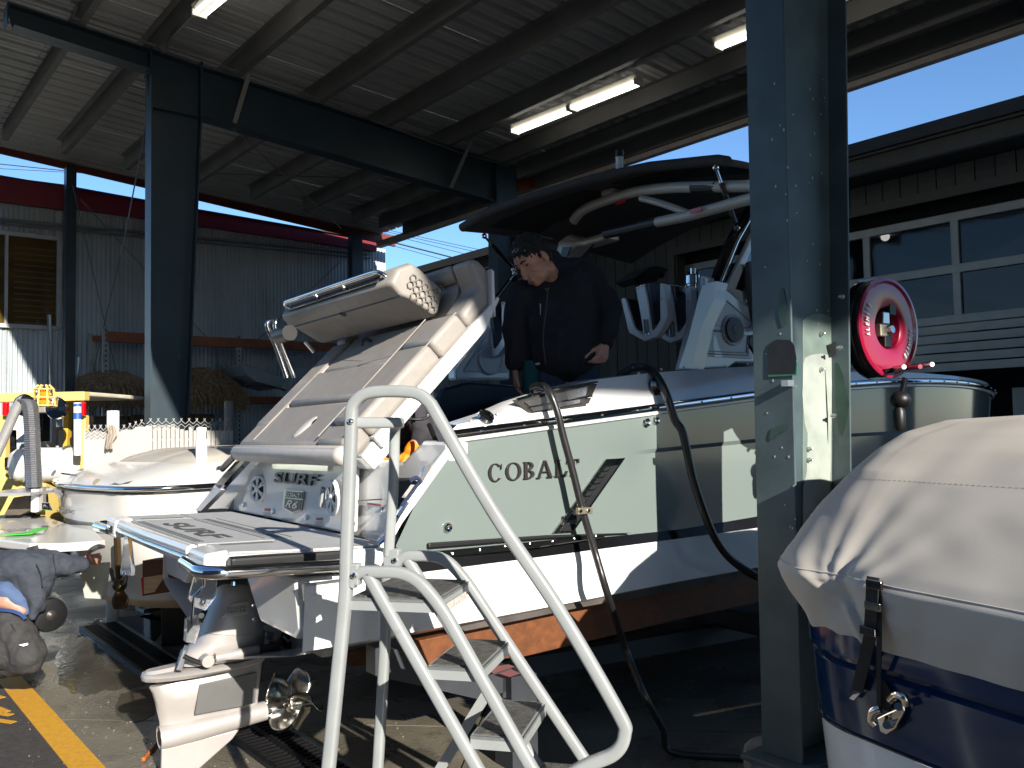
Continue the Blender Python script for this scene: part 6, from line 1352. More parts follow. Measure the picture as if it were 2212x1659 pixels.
# ================================================================== ADDED SHADE BLOCKS (out of view; the first, to the right, is put in to throw shade)
wgm = mat('grey_board_paint', (0, 0, 0))
wg = thing('added_shade_block', gw(4, -17.6, 0), 'tall grey block added out of view to the right to throw shade', 'building', m3=GM)
MB().box(gw(4.10, -17.6, 5.6), GL * 4, GP * 1.6, UP * 5.6).build('wall', wgm, wg); MB().box(gw(4.10, -17.6, 11.3), GL * 4.0, GP * 1.65, UP * .1).build('roof', gray2, wg)

yb = thing('added_sky_block', V3(-14, -13, 0), 'long dark block added out of view behind the camera to cut sky light', 'building')  # second added block, unseen, holds back the sky fill from behind
MB().box(V3(-14, -13, 7), (17, 0, 0), (0, 3, 0), (0, 0, 7)).build('wall', mat('dark_block_cladding', (.06, .06, .062), .7, var=.15), yb)
MB().box(V3(-14, -13, 14.1), (17.2, 0, 0), (0, 3.2, 0), (0, 0, .1)).build('roof', gray2, yb)
for i in range(8): MB().box(V3(-28 + i * 4, -9.98, 2), (1.3, 0, 0), (0, .03, 0), (0, 0, 1.9)).build('block_panel', mat('block_panel_grey', (.12, .12, .125), .5), yb)

gt_ = MB(); rg = random.Random(8); grit = mat('grit', (.14, .12, .09), .9, var=.4, scale=60)
for i in range(420):
    u, v = rg.uniform(60, 900), rg.uniform(1380, 1659); p = onz(u, v, .0); q = rg.uniform(.002, .008) * (1 if rg.random() > .05 else 2.2)
    gt_.add([p + V3(-q, -q * .6, 0), p + V3(q, -q * .7, 0), p + V3(q * .2, q, 0), p + V3(q * .1, 0, q * 1.1)], [(0, 1, 3), (1, 2, 3), (2, 0, 3)])
gt_.build('grit', grit, kind='stuff')
# ================================================================== WHITE TOW BOAT (left, behind the stern)
hd = R(48); Sl = V3(math.sin(hd), math.cos(hd), 0); St = V3(-math.cos(hd), math.sin(hd), 0); SM = np.stack([Sl, St, UP], 1)
sc0 = at(274, 1057, 6.3) * V3(1, 1, 0); SO = sc0 + St * 1.1        # transom centre on the ground
su = thing('white_tow_boat', SO, 'old white tow boat with padded beige sunpad seen from its stern', 'boat', m3=SM)
sw_ = lambda l, t, z: SO + SM @ V3(l, t, z)
shit = lambda uv, ax, val: hit(uv, SO, SM, ax, val)
sgel = mat('aged_white_gelcoat', (.60, .585, .55), .25, var=.03, scale=2, coat=.4, stain=(.7, .25, (.5, .36, .2), 4))
HBS = 1.12
def splan(v, ins=0.0, rake=0.0):
    """outline from port bow round the stern to starboard bow, v 0..1"""
    s = (v - .5) * 2; a = abs(s); sg = -1 if s > 0 else 1      # v>.5 starboard (t negative)
    h = HBS - ins; rr_ = .42
    if a < .12: return (-.10 * (1 - (a / .12) ** 2) + ins + rake, sg * (h - rr_) * a / .12)
    if a < .26:
        q = (a - .12) / .14 * math.pi / 2; return (rr_ - rr_ * math.cos(q) + ins + rake, sg * (h - rr_ + rr_ * math.sin(q)))
    u = (a - .26) / .74; l = rr_ + ins + rake + (6.0 - rr_ - ins) * u
    return (l, sg * h * (1 if u < .45 else max(0, 1 - ((u - .45) / .55) ** 2.2) ** .7))
zr_ = 1.335
VS_ = np.linspace(0, 1, 90)
def sskin(nm, pr, m, **k): return MB().loft([[sw_(*splan(v, i_, rk_), z) for v in VS_] for i_, z, rk_ in pr], cap=False, ring_closed=False).build(nm, m, su, smooth=40, **k)
sskin('hull_bottom', [(.75, .22, .1), (.16, .40, .06), (.12, .47, .05)], mat('cream_bottom', (.66, .52, .36), .4, var=.1))
sskin('hull_side', [(.12, .47, .05), (.07, .74, .03), (.062, .75, .03), (.04, .98, .02), (.03, .985, .02), (.034, 1.05, .02), (.012, 1.06, .01), (.0, 1.31, 0)], sgel)
MB().tube([sw_(*splan(v, -.015), zr_) for v in np.linspace(.12, .88, 90)], .022, 8, up=UP).build('rub_rail', chrome, su, smooth=60)
MB().tube([sw_(*splan(v, -.005), zr_ - .032) for v in np.linspace(.12, .88, 90)], .010, 6, up=UP).build('rail_line', blackp, su)
sskin('deck_side', [(.0, 1.355, 0), (.04, 1.40, .02), (.20, 1.50, .12), (.24, 1.515, .15)], sgel)
spd = mat('beige_sunpad', (.40, .37, .325), .55, var=.04, bump=.1, bscale=150)
def padtop(u, v):
    l0_, t0_ = splan(.5 + (v - .5) * .86, .22, .15); k = 1 - u * .92
    z = 1.50 + .10 * math.sin(min(1, u * 4) * math.pi / 2) + .05 * u
    s_ = min(abs((v * 14) % 1 - .5), .5); z += .018 * min(1, (.5 - s_) * 9) * (1 if u > .05 else 0) - .018
    return sw_(l0_ * k + (1 - k) * 2.6, t0_ * k, z)
MB().grid(padtop, 30, 170).build('sunpad', spd, su, smooth=60)
MB().tube([padtop(0, v) + UP * .004 for v in np.linspace(.02, .98, 90)], .008, 6).build('pad_piping', mat('bronze_piping', (.25, .14, .07), .5), su)
# stern details
def sface(p, z=None):                          # pixel onto a vertical plane touching the stern corner
    return p
pe = lambda x, y, Y: at(*ZE(x, y), Y)
def onhull(x, y, ins=.0, e=.012):              # march along the sight line until inside the hull outline
    d = ray(*ZE(x, y)); lo_, hi_ = 4.5, 9.5
    for k in range(260):
        Yq = 5.2 + k * .015; p = CAM + d * Yq / d[1]; q = SM.T @ (p - SO); zz_ = q[2]
        i_ = float(np.interp(zz_, [.47, .74, .98, 1.05, 1.31, 1.36, 1.40, 1.50], [.17, .10, .06, .054, 0, 0, .06, .32]))
        h = HBS - i_; l_, t_ = q[0], abs(q[1]); rr_ = .42; inl = l_ > (-.10 * (1 - min(1, (t_ / (h - rr_)) ** 2)) + i_ + .02 if t_ < h - rr_ else i_ + rr_ - math.sqrt(max(0, rr_ ** 2 - (t_ - h + rr_) ** 2)))
        if t_ < h and inl: return p - unit(d) * e
    return CAM + d * 6.4 / d[1]
def spatch(nm, pts, m, th=.008): return MB().prism([onhull(*p) for p in pts], -unit(ray(*ZE(*pts[0]))) * th).build(nm, m, su)
vent = mat('grey_vent_mesh', (.16, .17, .19), .4, .4, var=.3, scale=80)
spatch('side_vent', ((1070, 995), (1120, 945), (1180, 935), (1395, 928), (1380, 950), (1310, 985), (1200, 998)), vent)
spatch('side_vent', ((515, 905), (545, 855), (570, 845), (575, 870), (545, 910)), vent)
spatch('grab_handle', ((610, 878), (630, 876), (800, 895), (900, 945), (885, 958), (790, 915), (640, 895)), mat('dark_handle', (.12, .115, .12), .4))
spatch('handle_recess', ((600, 945), (620, 925), (840, 948), (885, 955), (830, 962), (640, 950)), mat('grey_recess', (.3, .28, .3), .5))
spatch('warning_label', ((905, 955), (985, 958), (983, 968), (903, 965)), redl); spatch('label_plate', ((900, 968), (983, 970), (975, 1002), (880, 998)), whl)
spatch('warning_label', ((697, 965), (738, 966), (735, 977), (695, 976)), mat('pink_label', (.6, .2, .2), .5))
MB().lathe(onhull(1000, 980), unit(-ray(*ZE(1000, 980)) + UP), [(.034, 0), (.03, .012), (.01, .014)], 18).build('fuel_cap', mat('brass_cap', (.45, .4, .25), .35, .6), su)
spatch('stern_step', ((545, 1040), (640, 1060), (655, 1090), (630, 1150), (600, 1140), (560, 1090)), mat('white_trim', (.6, .59, .57), .4))
MB().tube(smoothpath([onhull(*p, e=.03) for p in ((645, 1065), (665, 1085), (655, 1120), (630, 1160))]), .012, 8).build('stern_eye', chrome, su)
MB().tube([onhull(*p, e=.05) for p in ((445, 1195), (490, 1200), (520, 1250), (445, 1240))], .014, 8, closed=True).build('tow_eye', chrome, su)
sl_ = mat('silver_script', (.12, .115, .11), .4, .2)
text('name_script', 'Supra', onhull(570, 1290, e=.02), onhull(775, 1318, e=.02), onhull(590, 1215, e=.02), .006, sl_, su, shear=.25)
MB().tube(smoothpath([onhull(*p, e=.02) for p in ((905, 1275), (860, 1300), (840, 1340), (870, 1370), (910, 1355), (905, 1300))]), .007, 6).build('stern_ring', sl_, su)
MB().tube([onhull(*p, e=.02) for p in ((840, 1380), (818, 1425))], .007, 6).build('ladder_leg', sl_, su); MB().tube([onhull(*p, e=.02) for p in ((888, 1375), (862, 1430))], .007, 6).build('ladder_leg', sl_, su)
# swim platform
zp_ = 1.03
def splat(u, v):
    l0_, t0_ = splan(.5 + (v - .5) * .50, .05); ex = .75 * (1 - .12 * abs(v - .5) * 2); return sw_(l0_ - .02 - ex * u + .05, t0_ * (1 - .04 * u), zp_ - .01 * u)
b = MB(); P_ = [splat(u, v) for u, v in [(0, x) for x in np.linspace(0, 1, 24)] + [(1, x) for x in np.linspace(1, 0, 24)]]
ps_ = [onz(*ZE(*p), zp_) for p in ((-520, 1420), (-300, 1380), (60, 1310), (440, 1300), (520, 1340), (700, 1400), (975, 1470), (1080, 1560), (1010, 1575), (790, 1590), (600, 1600), (300, 1600), (0, 1560), (-300, 1520))]
MB().prism([p - UP * .06 for p in ps_], UP * .06).build('swim_platform', sgel, su, bevel=.012)
MB().tube(smoothpath([onz(*ZE(*p), zp_ - .04) for p in ((-300, 1510), (0, 1558), (200, 1595), (420, 1598), (620, 1585), (760, 1568), (785, 1555))]), .018, 8).build('platform_trim', chrome, su, smooth=60)
for x in (20, 940): MB().prism([at(*ZE(*p), 6.4) for p in ((x, 1570), (x + 120, 1570), (x + 60, 1660), (x - 20, 1700))], V3(0, .04, 0)).build('platform_bracket', mat('white_trim', (0, 0, 0)), su)
gb = thing('green_bag', onz(*ZE(200, 1490), zp_), 'clear plastic packet with a bright green border lying on the white swim platform', 'packet')
b = MB().grid(lambda u, v: onz(*ZE(-60 + 555 * u * (1 - .1 * v), 1455 + 60 * v - 15 * u), zp_ + .006) + UP * .01 * abs(math.sin(u * 9) * math.sin(v * 3)), 14, 6).build('film', mat('plastic_film', (.62, .60, .60), .15, var=.2, scale=12, coat=.5), gb, smooth=60)
MB().prism([onz(*ZE(*p), zp_ + .012) for p in ((330, 1455), (500, 1440), (330, 1505), (150, 1515), (0, 1522), (160, 1502), (290, 1490))], UP * .004).build('green_border', mat('green_print', (.03, .55, .02), .4), gb)
# rudder, shaft, propeller, dark cavity under the platform
MB().prism([at(*q7_, 6.3) for q7_ in (Q(0, 2)(545, 330), Q(0, 2)(680, 325), Q(0, 2)(655, 565), Q(0, 2)(545, 560), Q(0, 2)(512, 400))], V3(.02, .05, 0)).build('rudder', mat('rudder_grey', (.40, .42, .37), .5, var=.2), su, bevel=.008)
pc = at(*Q(0, 2)(775, 470), 6.5); bz_ = mat('old_bronze', (.10, .065, .035), .35, .8, var=.3)
MB().tube([pc + V3(-.02, 0, .35), pc], .025, 8).build('prop_strut', bz_, su)
p = MB(); p.ball(pc, .05)
for i in range(3):
    a0_ = .6 + i * 2.1
    p.grid(lambda u, v: pc + (.04 + .14 * u) * (V3(.55, -.35, 0) * math.cos(a0_ + (v - .5) * 1.3 * math.sin(.3 + 2.4 * u)) * 1.2 + UP * math.sin(a0_ + (v - .5) * 1.3 * math.sin(.3 + 2.4 * u))) + V3(.4, .5, 0) * .08 * (v - .5), 8, 6)
p.build('propeller', bz_, su, smooth=50, solid=.006)
MB().box(sw_(3.2, 0, .5), Sl * 2.6, St * .45, UP * .06).build('trailer_bed', cst, su)
for l in (1.5, 4.2):
    for t in (-.5, .5): MB().box(sw_(l, t, .23), Sl * .06, St * .06, UP * .23).build('trailer_leg', cst, su)
c = at(*Q(0, 1)(1305, 1110), 7.0); tag(MB().lathe(c * V3(1, 1, 0) + UP * 1.2, UP, [(.045, 0), (.045, c[2] - 1.2 - .1), (.036, c[2] - 1.2 - .1), (.036, c[2] - 1.2 - .04), (.042, c[2] - 1.2 - .03), (.04, c[2] - 1.2)], 16).build('guide_pole', wplast), 'white plastic guide pole rising beside the white boat sunpad', 'pole')
# jack wheel
jw = thing('jack_wheel', onz(105, 1352, 0), 'black trailer jack wheel on the wet concrete behind the kneeling worker', 'wheel')
wc = at(*Q(0, 2)(322, 665), 5.75); wax = unit(V3(.75, -.6, 0))
MB().lathe(wc - wax * .03, wax, [(.075, 0), (.105, .008), (.112, .03), (.105, .052), (.075, .06)], 26).build('tyre', blackp, jw, smooth=40)
MB().lathe(wc - wax * .02, wax, [(.074, .03), (.06, .045), (.045, .042), (.02, .06), (.01, .065)], 20).build('hub', mat('dark_hub', (.05, .045, .045), .4, .4), jw, smooth=30)
MB().bar(wc, wc + UP * .45 - V3(.12, 0, 0), .05, .05).build('jack_leg', cst, jw)
# ================================================================== LIFT PLATFORM WITH GRAB POLE (far left)
gp_ = thing('boarding_platform', at(*ZE(150, 1300), 7.4) * V3(1, 1, 0), 'grey boarding platform with bent grab pole and coiled black hose in front of the forklift', 'platform')
GE = lambda x, y, d=0: at(*ZE(x, y), 7.4 + d)
MB().tube(smoothpath([GE(*p) for p in ((-160, 900), (-60, 730), (20, 560), (110, 350), (190, 180), (230, 138), (262, 135))]), .042, 12).build('grab_pole', mat('dull_alloy', (.36, .35, .34), .4, .4), gp_, smooth=60)
hp_ = smoothpath([GE(*p) for p in ((240, 132), (285, 150), (310, 220), (325, 400), (335, 620), (345, 850), (352, 1040))], 10)
MB().tube(hp_, .05, 12).build('coiled_hose', blackg, gp_, smooth=60)
cs = MB()
for i in range(4, len(hp_) - 2, 1): cs.tube([hp_[i] + .056 * (V3(1, 0, 0) * math.cos(a) + V3(0, 1, 0) * math.sin(a)) for a in np.linspace(0, 2 * math.pi, 10)[:-1]], .010, 5, closed=True)
cs.build('hose_coils', mat('silver_coil', (.25, .25, .26), .3, .7), gp_, kind='stuff')
MB().prism([GE(*p, -.05) for p in ((316, 1045), (370, 1045), (368, 1285), (312, 1280))], V3(0, .05, 0)).build('pole_plate', wplast, gp_, bevel=.006)
MB().prism([GE(*p) for p in ((370, 1040), (440, 1035), (440, 1250), (370, 1285))], V3(0, .05, 0)).build('pole_plate', mat('grey_plate', (0, 0, 0)), gp_)
MB().prism([GE(*p, -.2) for p in ((-200, 1085), (310, 1085), (310, 1112), (-200, 1125))], V3(0, .6, 0)).build('deck_plate', mat('alloy_plate', (.5, .5, .5), .35, .5), gp_)
MB().prism([GE(*p, .3) for p in ((165, 1075), (180, 1045), (320, 1042), (320, 1078))], V3(0, .3, 0)).build('deck_step', mat('grey_plate', (0, 0, 0)), gp_)
MB().prism([GE(*p, .1) for p in ((40, 1310), (140, 1130), (300, 1120), (310, 1260), (200, 1310))], V3(0, .3, 0)).build('gusset', mat('brown_gusset', (.09, .07, .055), .6, var=.4), gp_)
MB().prism([GE(*p, .35) for p in ((250, 1280), (470, 1255), (470, 1310), (245, 1310))], V3(0, .05, 0)).build('yellow_foot', fy, gp_)
MB().box(GE(200, 1300, .3) * V3(1, 1, .5), (.12, 0, 0), (0, .12, 0), UP * (GE(200, 1300, .3)[2] / 2)).build('post', cst, gp_)
# ================================================================== PEOPLE
skin_ = mat('skin', (.44, .22, .15), .55, var=.08, scale=30)
skinL = skin_
hairm = mat('black_hair', (.005, .0045, .004), .75, var=.3, scale=60, bump=.6, bscale=160, stretch=(1, 1, .3))
jack = mat('black_jacket_fleece', (.008, .009, .012), .9, var=.3, scale=14, bump=.35, bscale=120)
jean = mat('blue_jeans', (.018, .035, .065), .85, var=.25, scale=30, bump=.3, bscale=200)
YM = 5.05
md = lambda x, y, dy=0: at(*ZD(x, y), YM + dy)
def hand(wr, fd, side, nrm, m, parent, nm='hand', curl=.5, sc=1.0):
    """palm with five separate bent fingers; wr wrist, fd finger direction, side towards the thumb, nrm palm normal"""
    fd, side, nrm = unit(fd), unit(side), unit(nrm); caps = []
    pc_ = wr + fd * .05 * sc
    for k in (-1, 0, 1): caps.append((wr + side * .012 * k * sc, wr + fd * .085 * sc + side * .026 * k * sc, .016 * sc, .0135 * sc))
    for i, (o, ln) in enumerate(((.034, .070), (.012, .080), (-.011, .074), (-.032, .058))):
        p = wr + fd * .085 * sc + side * o * sc; d = fd + side * o * 2.0
        for j, (f_, r0) in enumerate(((.45, .0092), (.32, .0085), (.24, .0076))):
            a = curl * (j + .6); dd = unit(unit(d) * math.cos(a) + nrm * math.sin(a)); q = p + dd * ln * f_ * sc; caps.append((p, q, r0 * sc, r0 * .93 * sc)); p = q
    p = wr + fd * .025 * sc + side * .025 * sc
    for j, (ln, r0) in enumerate(((.042, .0125), (.032, .0105), (.026, .009))):
        a = .25 + .3 * j; dd = unit(side * math.cos(a + .45) + fd * math.sin(a + .45) + nrm * .25); q = p + dd * ln * sc; caps.append((p, q, r0 * sc, r0 * .9 * sc)); p = q
    return caps
mn = thing('person', md(800, 1700) * V3(1, 1, 0) + UP * 1.2, 'man in black jacket and jeans standing in the boat looking down', 'person')
hc0 = md(548, 795, -.12)                        # head centre
fd_ = unit(V3(-.56, -.52, -.64)); hu = unit(V3(-.42, -.15, .9) - fd_ * np.dot(V3(-.42, -.15, .9), fd_)); hs = np.cross(fd_, hu)
HP = lambda f, u, s: hc0 + fd_ * f + hu * u + hs * s
SCH = 1.12
def hpt(f, u, s): return HP(f * SCH, u * SCH, s * SCH)
AX = (hs, fd_, hu)
balls = [(hpt(-.005, .035, 0), (.078 * SCH, .098 * SCH, .092 * SCH), AX), (hpt(.025, -.045, 0), (.064 * SCH, .07 * SCH, .075 * SCH), AX), (hpt(.062, -.095, 0), (.027 * SCH, .025 * SCH, .022 * SCH), AX)]
for s in (-1, 1):
    balls += [(hpt(.052, -.025, s * .040), (.024 * SCH, .03 * SCH, .026 * SCH), AX), (hpt(-.012, -.012, s * .083), (.010 * SCH, .018 * SCH, .032 * SCH), AX), (hpt(.04, -.075, s * .036), (.024 * SCH, .03 * SCH, .026 * SCH), AX), (hpt(.081, -.050, s * .014), (.010, .011, .009), AX)]
caps = [(hpt(.082, .034, -.035), hpt(.082, .034, .035), .013, .013), (hpt(.088, .02, 0), hpt(.112, -.035, 0), .009, .015), (hpt(.094, -.068, -.016), hpt(.094, -.068, .016), .007, .007), (hpt(.09, -.082, -.014), hpt(.09, -.082, .014), .008, .008), (hpt(-.03, -.05, 0), md(690, 950, .10), .062, .07),
        (hpt(-.03, -.08, -.03), md(680, 960, .06), .04, .05)]
wl_p, wr_p = md(425, 1555, -.02), md(1055, 1380, -.02)
caps += hand(wl_p, md(440, 1690, -.03) - wl_p, V3(-.2, -.9, 0), V3(1, 0, .1), skin_, mn, curl=.35, sc=1.12)
caps += hand(wr_p, md(1035, 1470, -.06) - wr_p, V3(-.85, -.4, 0), V3(-.5, .7, .3), skin_, mn, curl=.75, sc=1.15)
caps += [(md(425, 1480, -.01), wl_p, .04, .03), (md(1070, 1330, 0), wr_p, .04, .032)]
# hidden continuation so that hands, arms and head are one body
caps += [(md(690, 950, .10), md(740, 1300, .12), .07, .13), (md(740, 1300, .12), md(780, 1600, .08), .13, .13), (md(700, 1000, .1), md(480, 985, .02), .07, .055), (md(480, 985, .02), md(420, 1280, .03), .055, .042), (md(420, 1280, .03), md(425, 1480, -.01), .042, .04), (md(720, 1000, .12), md(915, 890, .1), .07, .055), (md(915, 890, .1), md(1085, 1150, .1), .055, .045), (md(1085, 1150, .1), md(1070, 1330, 0), .045, .04)]
for dx in (-90, 95): caps += [(md(780 + dx, 1600, .08), md(770 + dx * 1.1, 2000, .05), .085, .06), (md(770 + dx * 1.1, 2000, .05), md(770 + dx * 1.1, 2350, .08), .06, .045), (md(770 + dx * 1.1, 2350, .08), md(750 + dx * 1.1, 2375, -.08), .045, .04)]
blob('body', skin_, mn, caps, balls, voxel=.0055, smooth=3)
# hair : cap plus tufts
hb_ = [(hpt(-.018, .052, 0), (.086 * SCH, .100 * SCH, .088 * SCH), AX)]
hcaps = []
rh = random.Random(4)
for i in range(40):
    s = rh.uniform(-.07, .07); f = rh.uniform(-.04, .072); u0_ = .118 - abs(f) * .5 - abs(s) * .5
    hcaps.append((hpt(f, u0_, s), hpt(f + rh.uniform(.0, .03), u0_ + rh.uniform(-.005, .012), s + rh.uniform(-.02, .02)), .011, .004))
for i in range(9):
    s = -.06 + i * .015; hcaps.append((hpt(.068, .088, s), hpt(.084, .066 + .008 * math.sin(i * 2.1), s + .006), .010, .003))
for s in (-1, 1): hcaps += [(hpt(.0, .05, s * .078), hpt(.012, -.0, s * .079), .016, .007), (hpt(-.06, .03, s * .06), hpt(-.06, -.05, s * .05), .03, .015)]
blob('hair', hairm, mn, hcaps, hb_, voxel=.0045, smooth=1, folds=.022, fsize=.016)
for s in (-1, 1): MB().tube([hpt(.094, .036, s * .014), hpt(.094, .042, s * .034), hpt(.082, .036, s * .054)], [.004, .0055, .003], 6).build('eyebrow', hairm, mn)
for s in (-1, 1): MB().ball(hpt(.079, .012, s * .033), (.014, .006, .005), AX, 8).build('eye', mat('dark_eye', (.03, .018, .012), .3), mn)
MB().tube(smoothpath([hpt(.096, -.0745, -.026), hpt(.104, -.075, 0), hpt(.096, -.0745, .026)]), .0028, 6).build('mouth', mat('lip_shadow', (.16, .05, .04), .6), mn)
# jacket
jc = [(md(715, 1060, .10), md(730, 1250, .10), .17, .20), (md(730, 1250, .10), md(755, 1465, .06), .20, .20), (md(610, 1090, .05), md(655, 1470, .02), .14, .15), (md(820, 1000, .10), md(845, 1470, .06), .16, .16),
      (md(510, 1045, .04), md(890, 935, .12), .115, .12), (md(690, 940, .14), md(850, 900, .15), .10, .11),
      (md(475, 1045, .02), md(415, 1270, .02), .095, .075), (md(415, 1270, .02), md(425, 1525, -.02), .075, .056), (md(910, 900, .10), md(1085, 1130, .08), .10, .085), (md(1085, 1130, .08), md(1062, 1365, -.01), .085, .058),
      (md(730, 955, .08), md(690, 1010, .0), .07, .06), (md(740, 890, .14), md(690, 780, .18), .075, .06)]
blob('jacket', jack, mn, jc, [], voxel=.009, smooth=6, folds=.03, fsize=.09)
MB().tube(smoothpath([md(655, 985, -.17), md(640, 1150, -.16), md(620, 1350, -.17), md(640, 1530, -.16)]), .004, 5).build('jacket_zip', mat('zip_dark', (.03, .03, .035), .4), mn)
MB().prism([md(*p, -.175) for p in ((598, 1100), (606, 1100), (604, 1180), (600, 1180))], V3(0, .004, 0)).build('zip_pull', mat('zip_pale', (.3, .3, .3), .5), mn)
MB().tube([md(636, 990, -.14), md(648, 1012, -.145), md(660, 992, -.14)], .003, 5).build('chest_logo', mat('green_logo', (.12, .3, .05), .6), mn)
MB().prism([md(*p, -.20) for p in ((565, 1520), (600, 1518), (595, 1533), (568, 1535))], V3(0, .006, 0)).build('hem_tag', mat('pale_tag', (.3, .3, .32), .6), mn)
blob('trousers', jean, mn, [(md(660, 1560, .04), md(670, 1990, .02), .125, .09), (md(870, 1560, .08), md(875, 1990, .06), .125, .09), (md(670, 1990, .02), md(675, 2340, .06), .09, .07), (md(875, 1990, .06), md(880, 2340, .09), .09, .07), (md(660, 1545, .05), md(870, 1545, .07), .135, .135)], [], voxel=.010, smooth=8)
fl_ = MB().lathe(md(530, 1700, -.05), UP, [(.03, -.1), (.045, 0), (.05, .1), (.035, .16)], 12).build('cloth', mat('teal_cloth', (.005, .07, .075), .85, bump=.4, bscale=40), None, smooth=50); tag(fl_, 'dark teal cloth hanging beside the standing man in the boat', 'cloth')
# worker under the hatch (gloved forearms show)
w2 = thing('person', bw(.95, -.2, -.03), 'worker in dark clothes and orange gloves reaching under the raised sunpad', 'person')
ha = lambda x, y, t: btw(ZA(x, y), t)
orangeg = mat('orange_glove', (.85, .22, .005), .5, var=.08, scale=40, bump=.3, bscale=150)
dks = mat('dark_work_shirt', (.03, .028, .035), .85, var=.25, bump=.3)
el1, wr1 = ha(1620, 1420, -.50), ha(1510, 1555, -.50); el2, wr2 = ha(1180, 1520, -.28), ha(1255, 1595, -.32)
sh1, sh2 = bw(.60, -.40, .64), bw(.5, .05, .66); hd2 = bw(.66, -.14, .74); hip = bw(1.0, -.2, .35)
c2 = [(sh1, el1, .055, .043), (el1, wr1, .043, .030), (sh2, el2, .055, .043), (el2, wr2, .043, .032), (sh1, sh2, .06, .06), ((sh1 + sh2) / 2, hip, .12, .12), (hd2 - BL * .03, (sh1 + sh2) / 2, .055, .06), (hip + BT * .1, bw(1.05, -.08, -.03), .08, .05), (hip - BT * .1, bw(1.05, -.34, -.03), .08, .05)]
c2 += hand(wr1, ha(1480, 1690, -.52) - wr1, -BL * .7 + BT * .4, BT * .4 - BU * .2 - BL * .5, skinL, w2, curl=.6, sc=1.0) + hand(wr2, ha(1310, 1660, -.34) - wr2, BL, -BU, skinL, w2, curl=.3, sc=1.0)
blob('body', skinL, w2, c2, [(hd2, (.075, .09, .105))], voxel=.007, smooth=3)
def glove(wr, tip, side, nrm, curl, extra):
    blob('glove', orangeg, w2, [(a, b_, r0 * 1.22, r1 * 1.22) for a, b_, r0, r1 in hand(wr, tip, side, nrm, None, None, curl=curl, sc=1.0)] + extra, [], voxel=.0055, smooth=3)
glove(wr1, ha(1480, 1690, -.52) - wr1, -BL * .7 + BT * .4, BT * .4 - BU * .2 - BL * .5, .6, [(wr1 + (el1 - wr1) * .16, wr1, .040, .036)])
glove(wr2, ha(1310, 1660, -.34) - wr2, BL, -BU, .3, [(wr2 + (el2 - wr2) * .1, wr2, .036, .034)])
blob('shirt', dks, w2, [(sh1, el1, .075, .062), (el1, el1 + (wr1 - el1) * .34, .060, .052), (sh2, el2, .075, .06), (sh1, sh2, .085, .085), ((sh1 + sh2) / 2, hip, .135, .155), (hip, bw(.98, -.2, .1), .155, .14)], [], voxel=.009, smooth=4, folds=.012, fsize=.05)
blob('trousers', dks, w2, [(hip + BT * .1, bw(1.05, -.08, -.0), .10, .07), (hip - BT * .1, bw(1.05, -.34, -.0), .10, .07), (hip - BT * .1, hip + BT * .1, .12, .12)], [], voxel=.012, smooth=8)
blob('hair', hairm, w2, [], [(hd2 + UP * .02 + BL * .02, (.085, .09, .10))], voxel=.008, smooth=3)
# kneeling worker at far left
kn_ = thing('person', onz(40, 1452, 0) * V3(1, 1, 0), 'kneeling worker in navy jacket bending under the white swim platform', 'person')
kq = lambda x, y, dy=0: at(*Q(0, 2)(x, y), 5.55 + dy)
njk = mat('navy_work_jacket', (.032, .038, .052), .85, var=.2, scale=10, bump=.35, bscale=60)
gtr = mat('charcoal_trousers', (.035, .034, .034), .85, var=.25, scale=16, bump=.35, bscale=60)
sh_, hp1, kn1 = kq(260, 340, .25), kq(20, 620), kq(215, 990, -.1)
kc = [(kq(-40, 410, .3), kq(200, 370, .3), .08, .08), (kq(-60, 600, .25), kq(40, 480, .25), .09, .09), (kq(330, 330, .2), kq(500, 335, .27), .05, .035), (kq(500, 335, .27), kq(560, 315, .35), .035, .033), (kq(150, 350, .35), kq(70, 350, .6), .06, .06),
      (kq(40, 680, .12), kq(180, 920, .0), .07, .06), (kq(170, 950, .02), kq(-60, 1000, .35), .06, .05), (kq(-60, 660, .2), kq(40, 940, .2), .07, .06), (kq(30, 950, .2), kq(-150, 1000, .5), .07, .06)]
hk = hand(kq(545, 318, .33), kq(640, 300, .45) - kq(545, 318, .33), V3(0, -.3, 1), V3(0, 1, 0), None, None, curl=.4)
blob('body', skin_, kn_, kc + hk, [(kq(20, 360, .75), (.085, .1, .10))], voxel=.009, smooth=4)
blob('jacket', njk, kn_, [(kq(-90, 365, .12), kq(120, 360, .12), .115, .12), (kq(120, 360, .12), kq(250, 372, .15), .12, .12), (kq(60, 430, .18), kq(220, 460, .14), .12, .12), (kq(-80, 410, .22), kq(60, 430, .22), .12, .12), (kq(200, 420, .12), kq(245, 600, .08), .11, .055), (kq(235, 590, .05), kq(212, 680, .03), .05, .022),
     (kq(230, 340, .22), kq(330, 325, .2), .105, .085), (kq(300, 330, .2), kq(420, 345, .2), .085, .075), (kq(420, 345, .2), kq(525, 338, .28), .07, .055), (kq(-60, 560, .34), kq(60, 500, .36), .14, .14)], [], voxel=.009, smooth=4, folds=.022, fsize=.055)
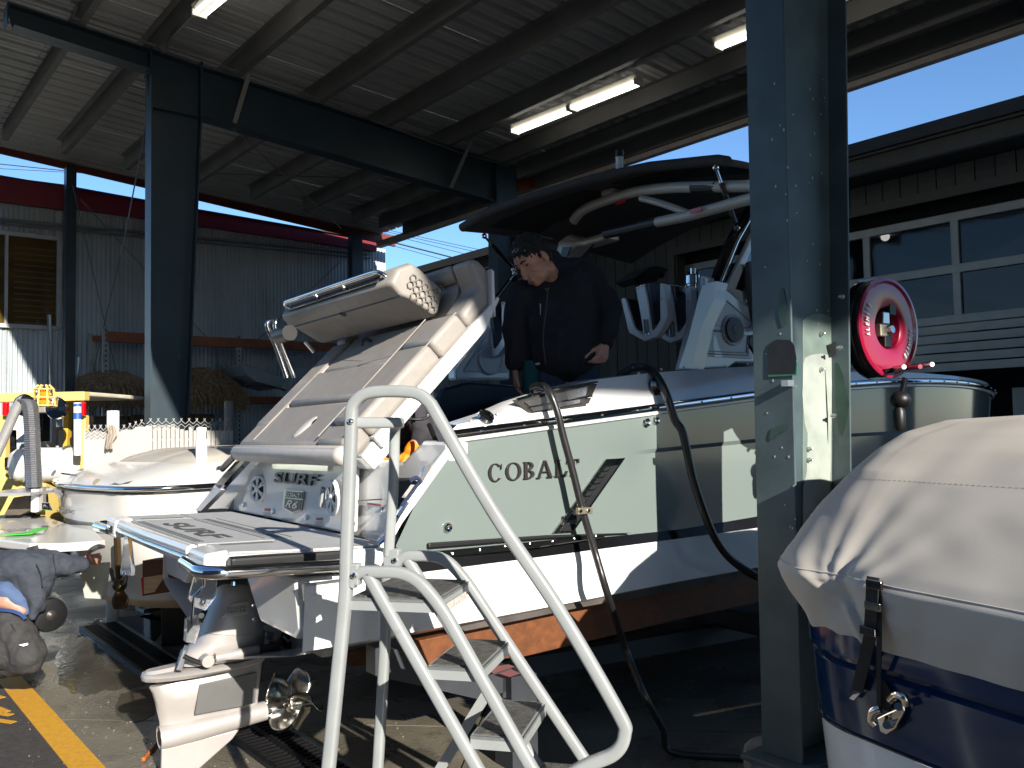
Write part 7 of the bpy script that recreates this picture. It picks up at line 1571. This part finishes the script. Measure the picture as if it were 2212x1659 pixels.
blob('undershirt', mat('pale_blue_shirt', (.06, .10, .20), .8, var=.1), kn_, [(kq(-120, 500, .07), kq(40, 508, .05), .07, .07), (kq(40, 508, .05), kq(125, 570, .05), .07, .055), (kq(125, 570, .05), kq(168, 645, .05), .052, .025)], [], voxel=.008, smooth=4, folds=.01, fsize=.05)
blob('waist_skin', skin_, kn_, [(kq(-120, 562, .05), kq(50, 575, .03), .055, .055), (kq(50, 575, .03), kq(148, 640, .03), .052, .026)], [], voxel=.008, smooth=4)
blob('trousers', gtr, kn_, [(kq(-120, 725, .10), kq(50, 722, .07), .125, .12), (kq(60, 710, .07), kq(185, 925, -.05), .115, .105), (kq(-60, 740, .1), kq(80, 900, .02), .14, .13), (kq(185, 945, -.05), kq(-100, 1000, .25), .10, .09), (kq(-80, 740, .2), kq(20, 950, .2), .15, .11), (kq(20, 965, .2), kq(-180, 1010, .5), .10, .09)], [], voxel=.009, smooth=4, folds=.022, fsize=.06)
seam = mat('dark_seam', (.012, .013, .016), .8)
for pts in (((235, 335), (265, 400), (275, 480)), ((345, 270), (352, 330), (365, 400))): MB().tube(smoothpath([kq(x, y, .015 if x < 300 else .11) for x, y in pts]), .004, 5).build('jacket_seam', seam, kn_)
MB().tube(smoothpath([kq(x, y, -.075) for x, y in ((70, 720), (110, 790), (125, 850))]), .004, 5).build('pocket_seam', seam, kn_)
MB().prism([kq(x, y, -.15) for x, y in ((120, 860), (175, 848), (178, 862), (150, 870))], V3(0, .01, 0)).build('pocket_tag', wplast, kn_)
MB().tube(smoothpath([kq(x, y, z) for x, y, z in ((-120, 632, -.02), (40, 636, -.03), (120, 655, -.03), (165, 690, -.02))]), .012, 6).build('belt', mat('blue_belt', (.02, .05, .16), .7), kn_)
blob('hair', hairm, kn_, [], [(kq(20, 358, .75) + UP * .02, (.092, .11, .10))], voxel=.01, smooth=3)
# orange extension lead near the skeg
oc_ = MB().tube(smoothpath([onz(*p, .015) for p in ((310, 1640), (335, 1610), (352, 1590), (300, 1680), (270, 1700))][:3] + [onz(360, 1560, .02)]), .010, 8).build('extension_cord', mat('orange_cord', (.5, .12, .02), .5)); tag(oc_, 'orange cord lying on the concrete below the stern drive', 'cord')
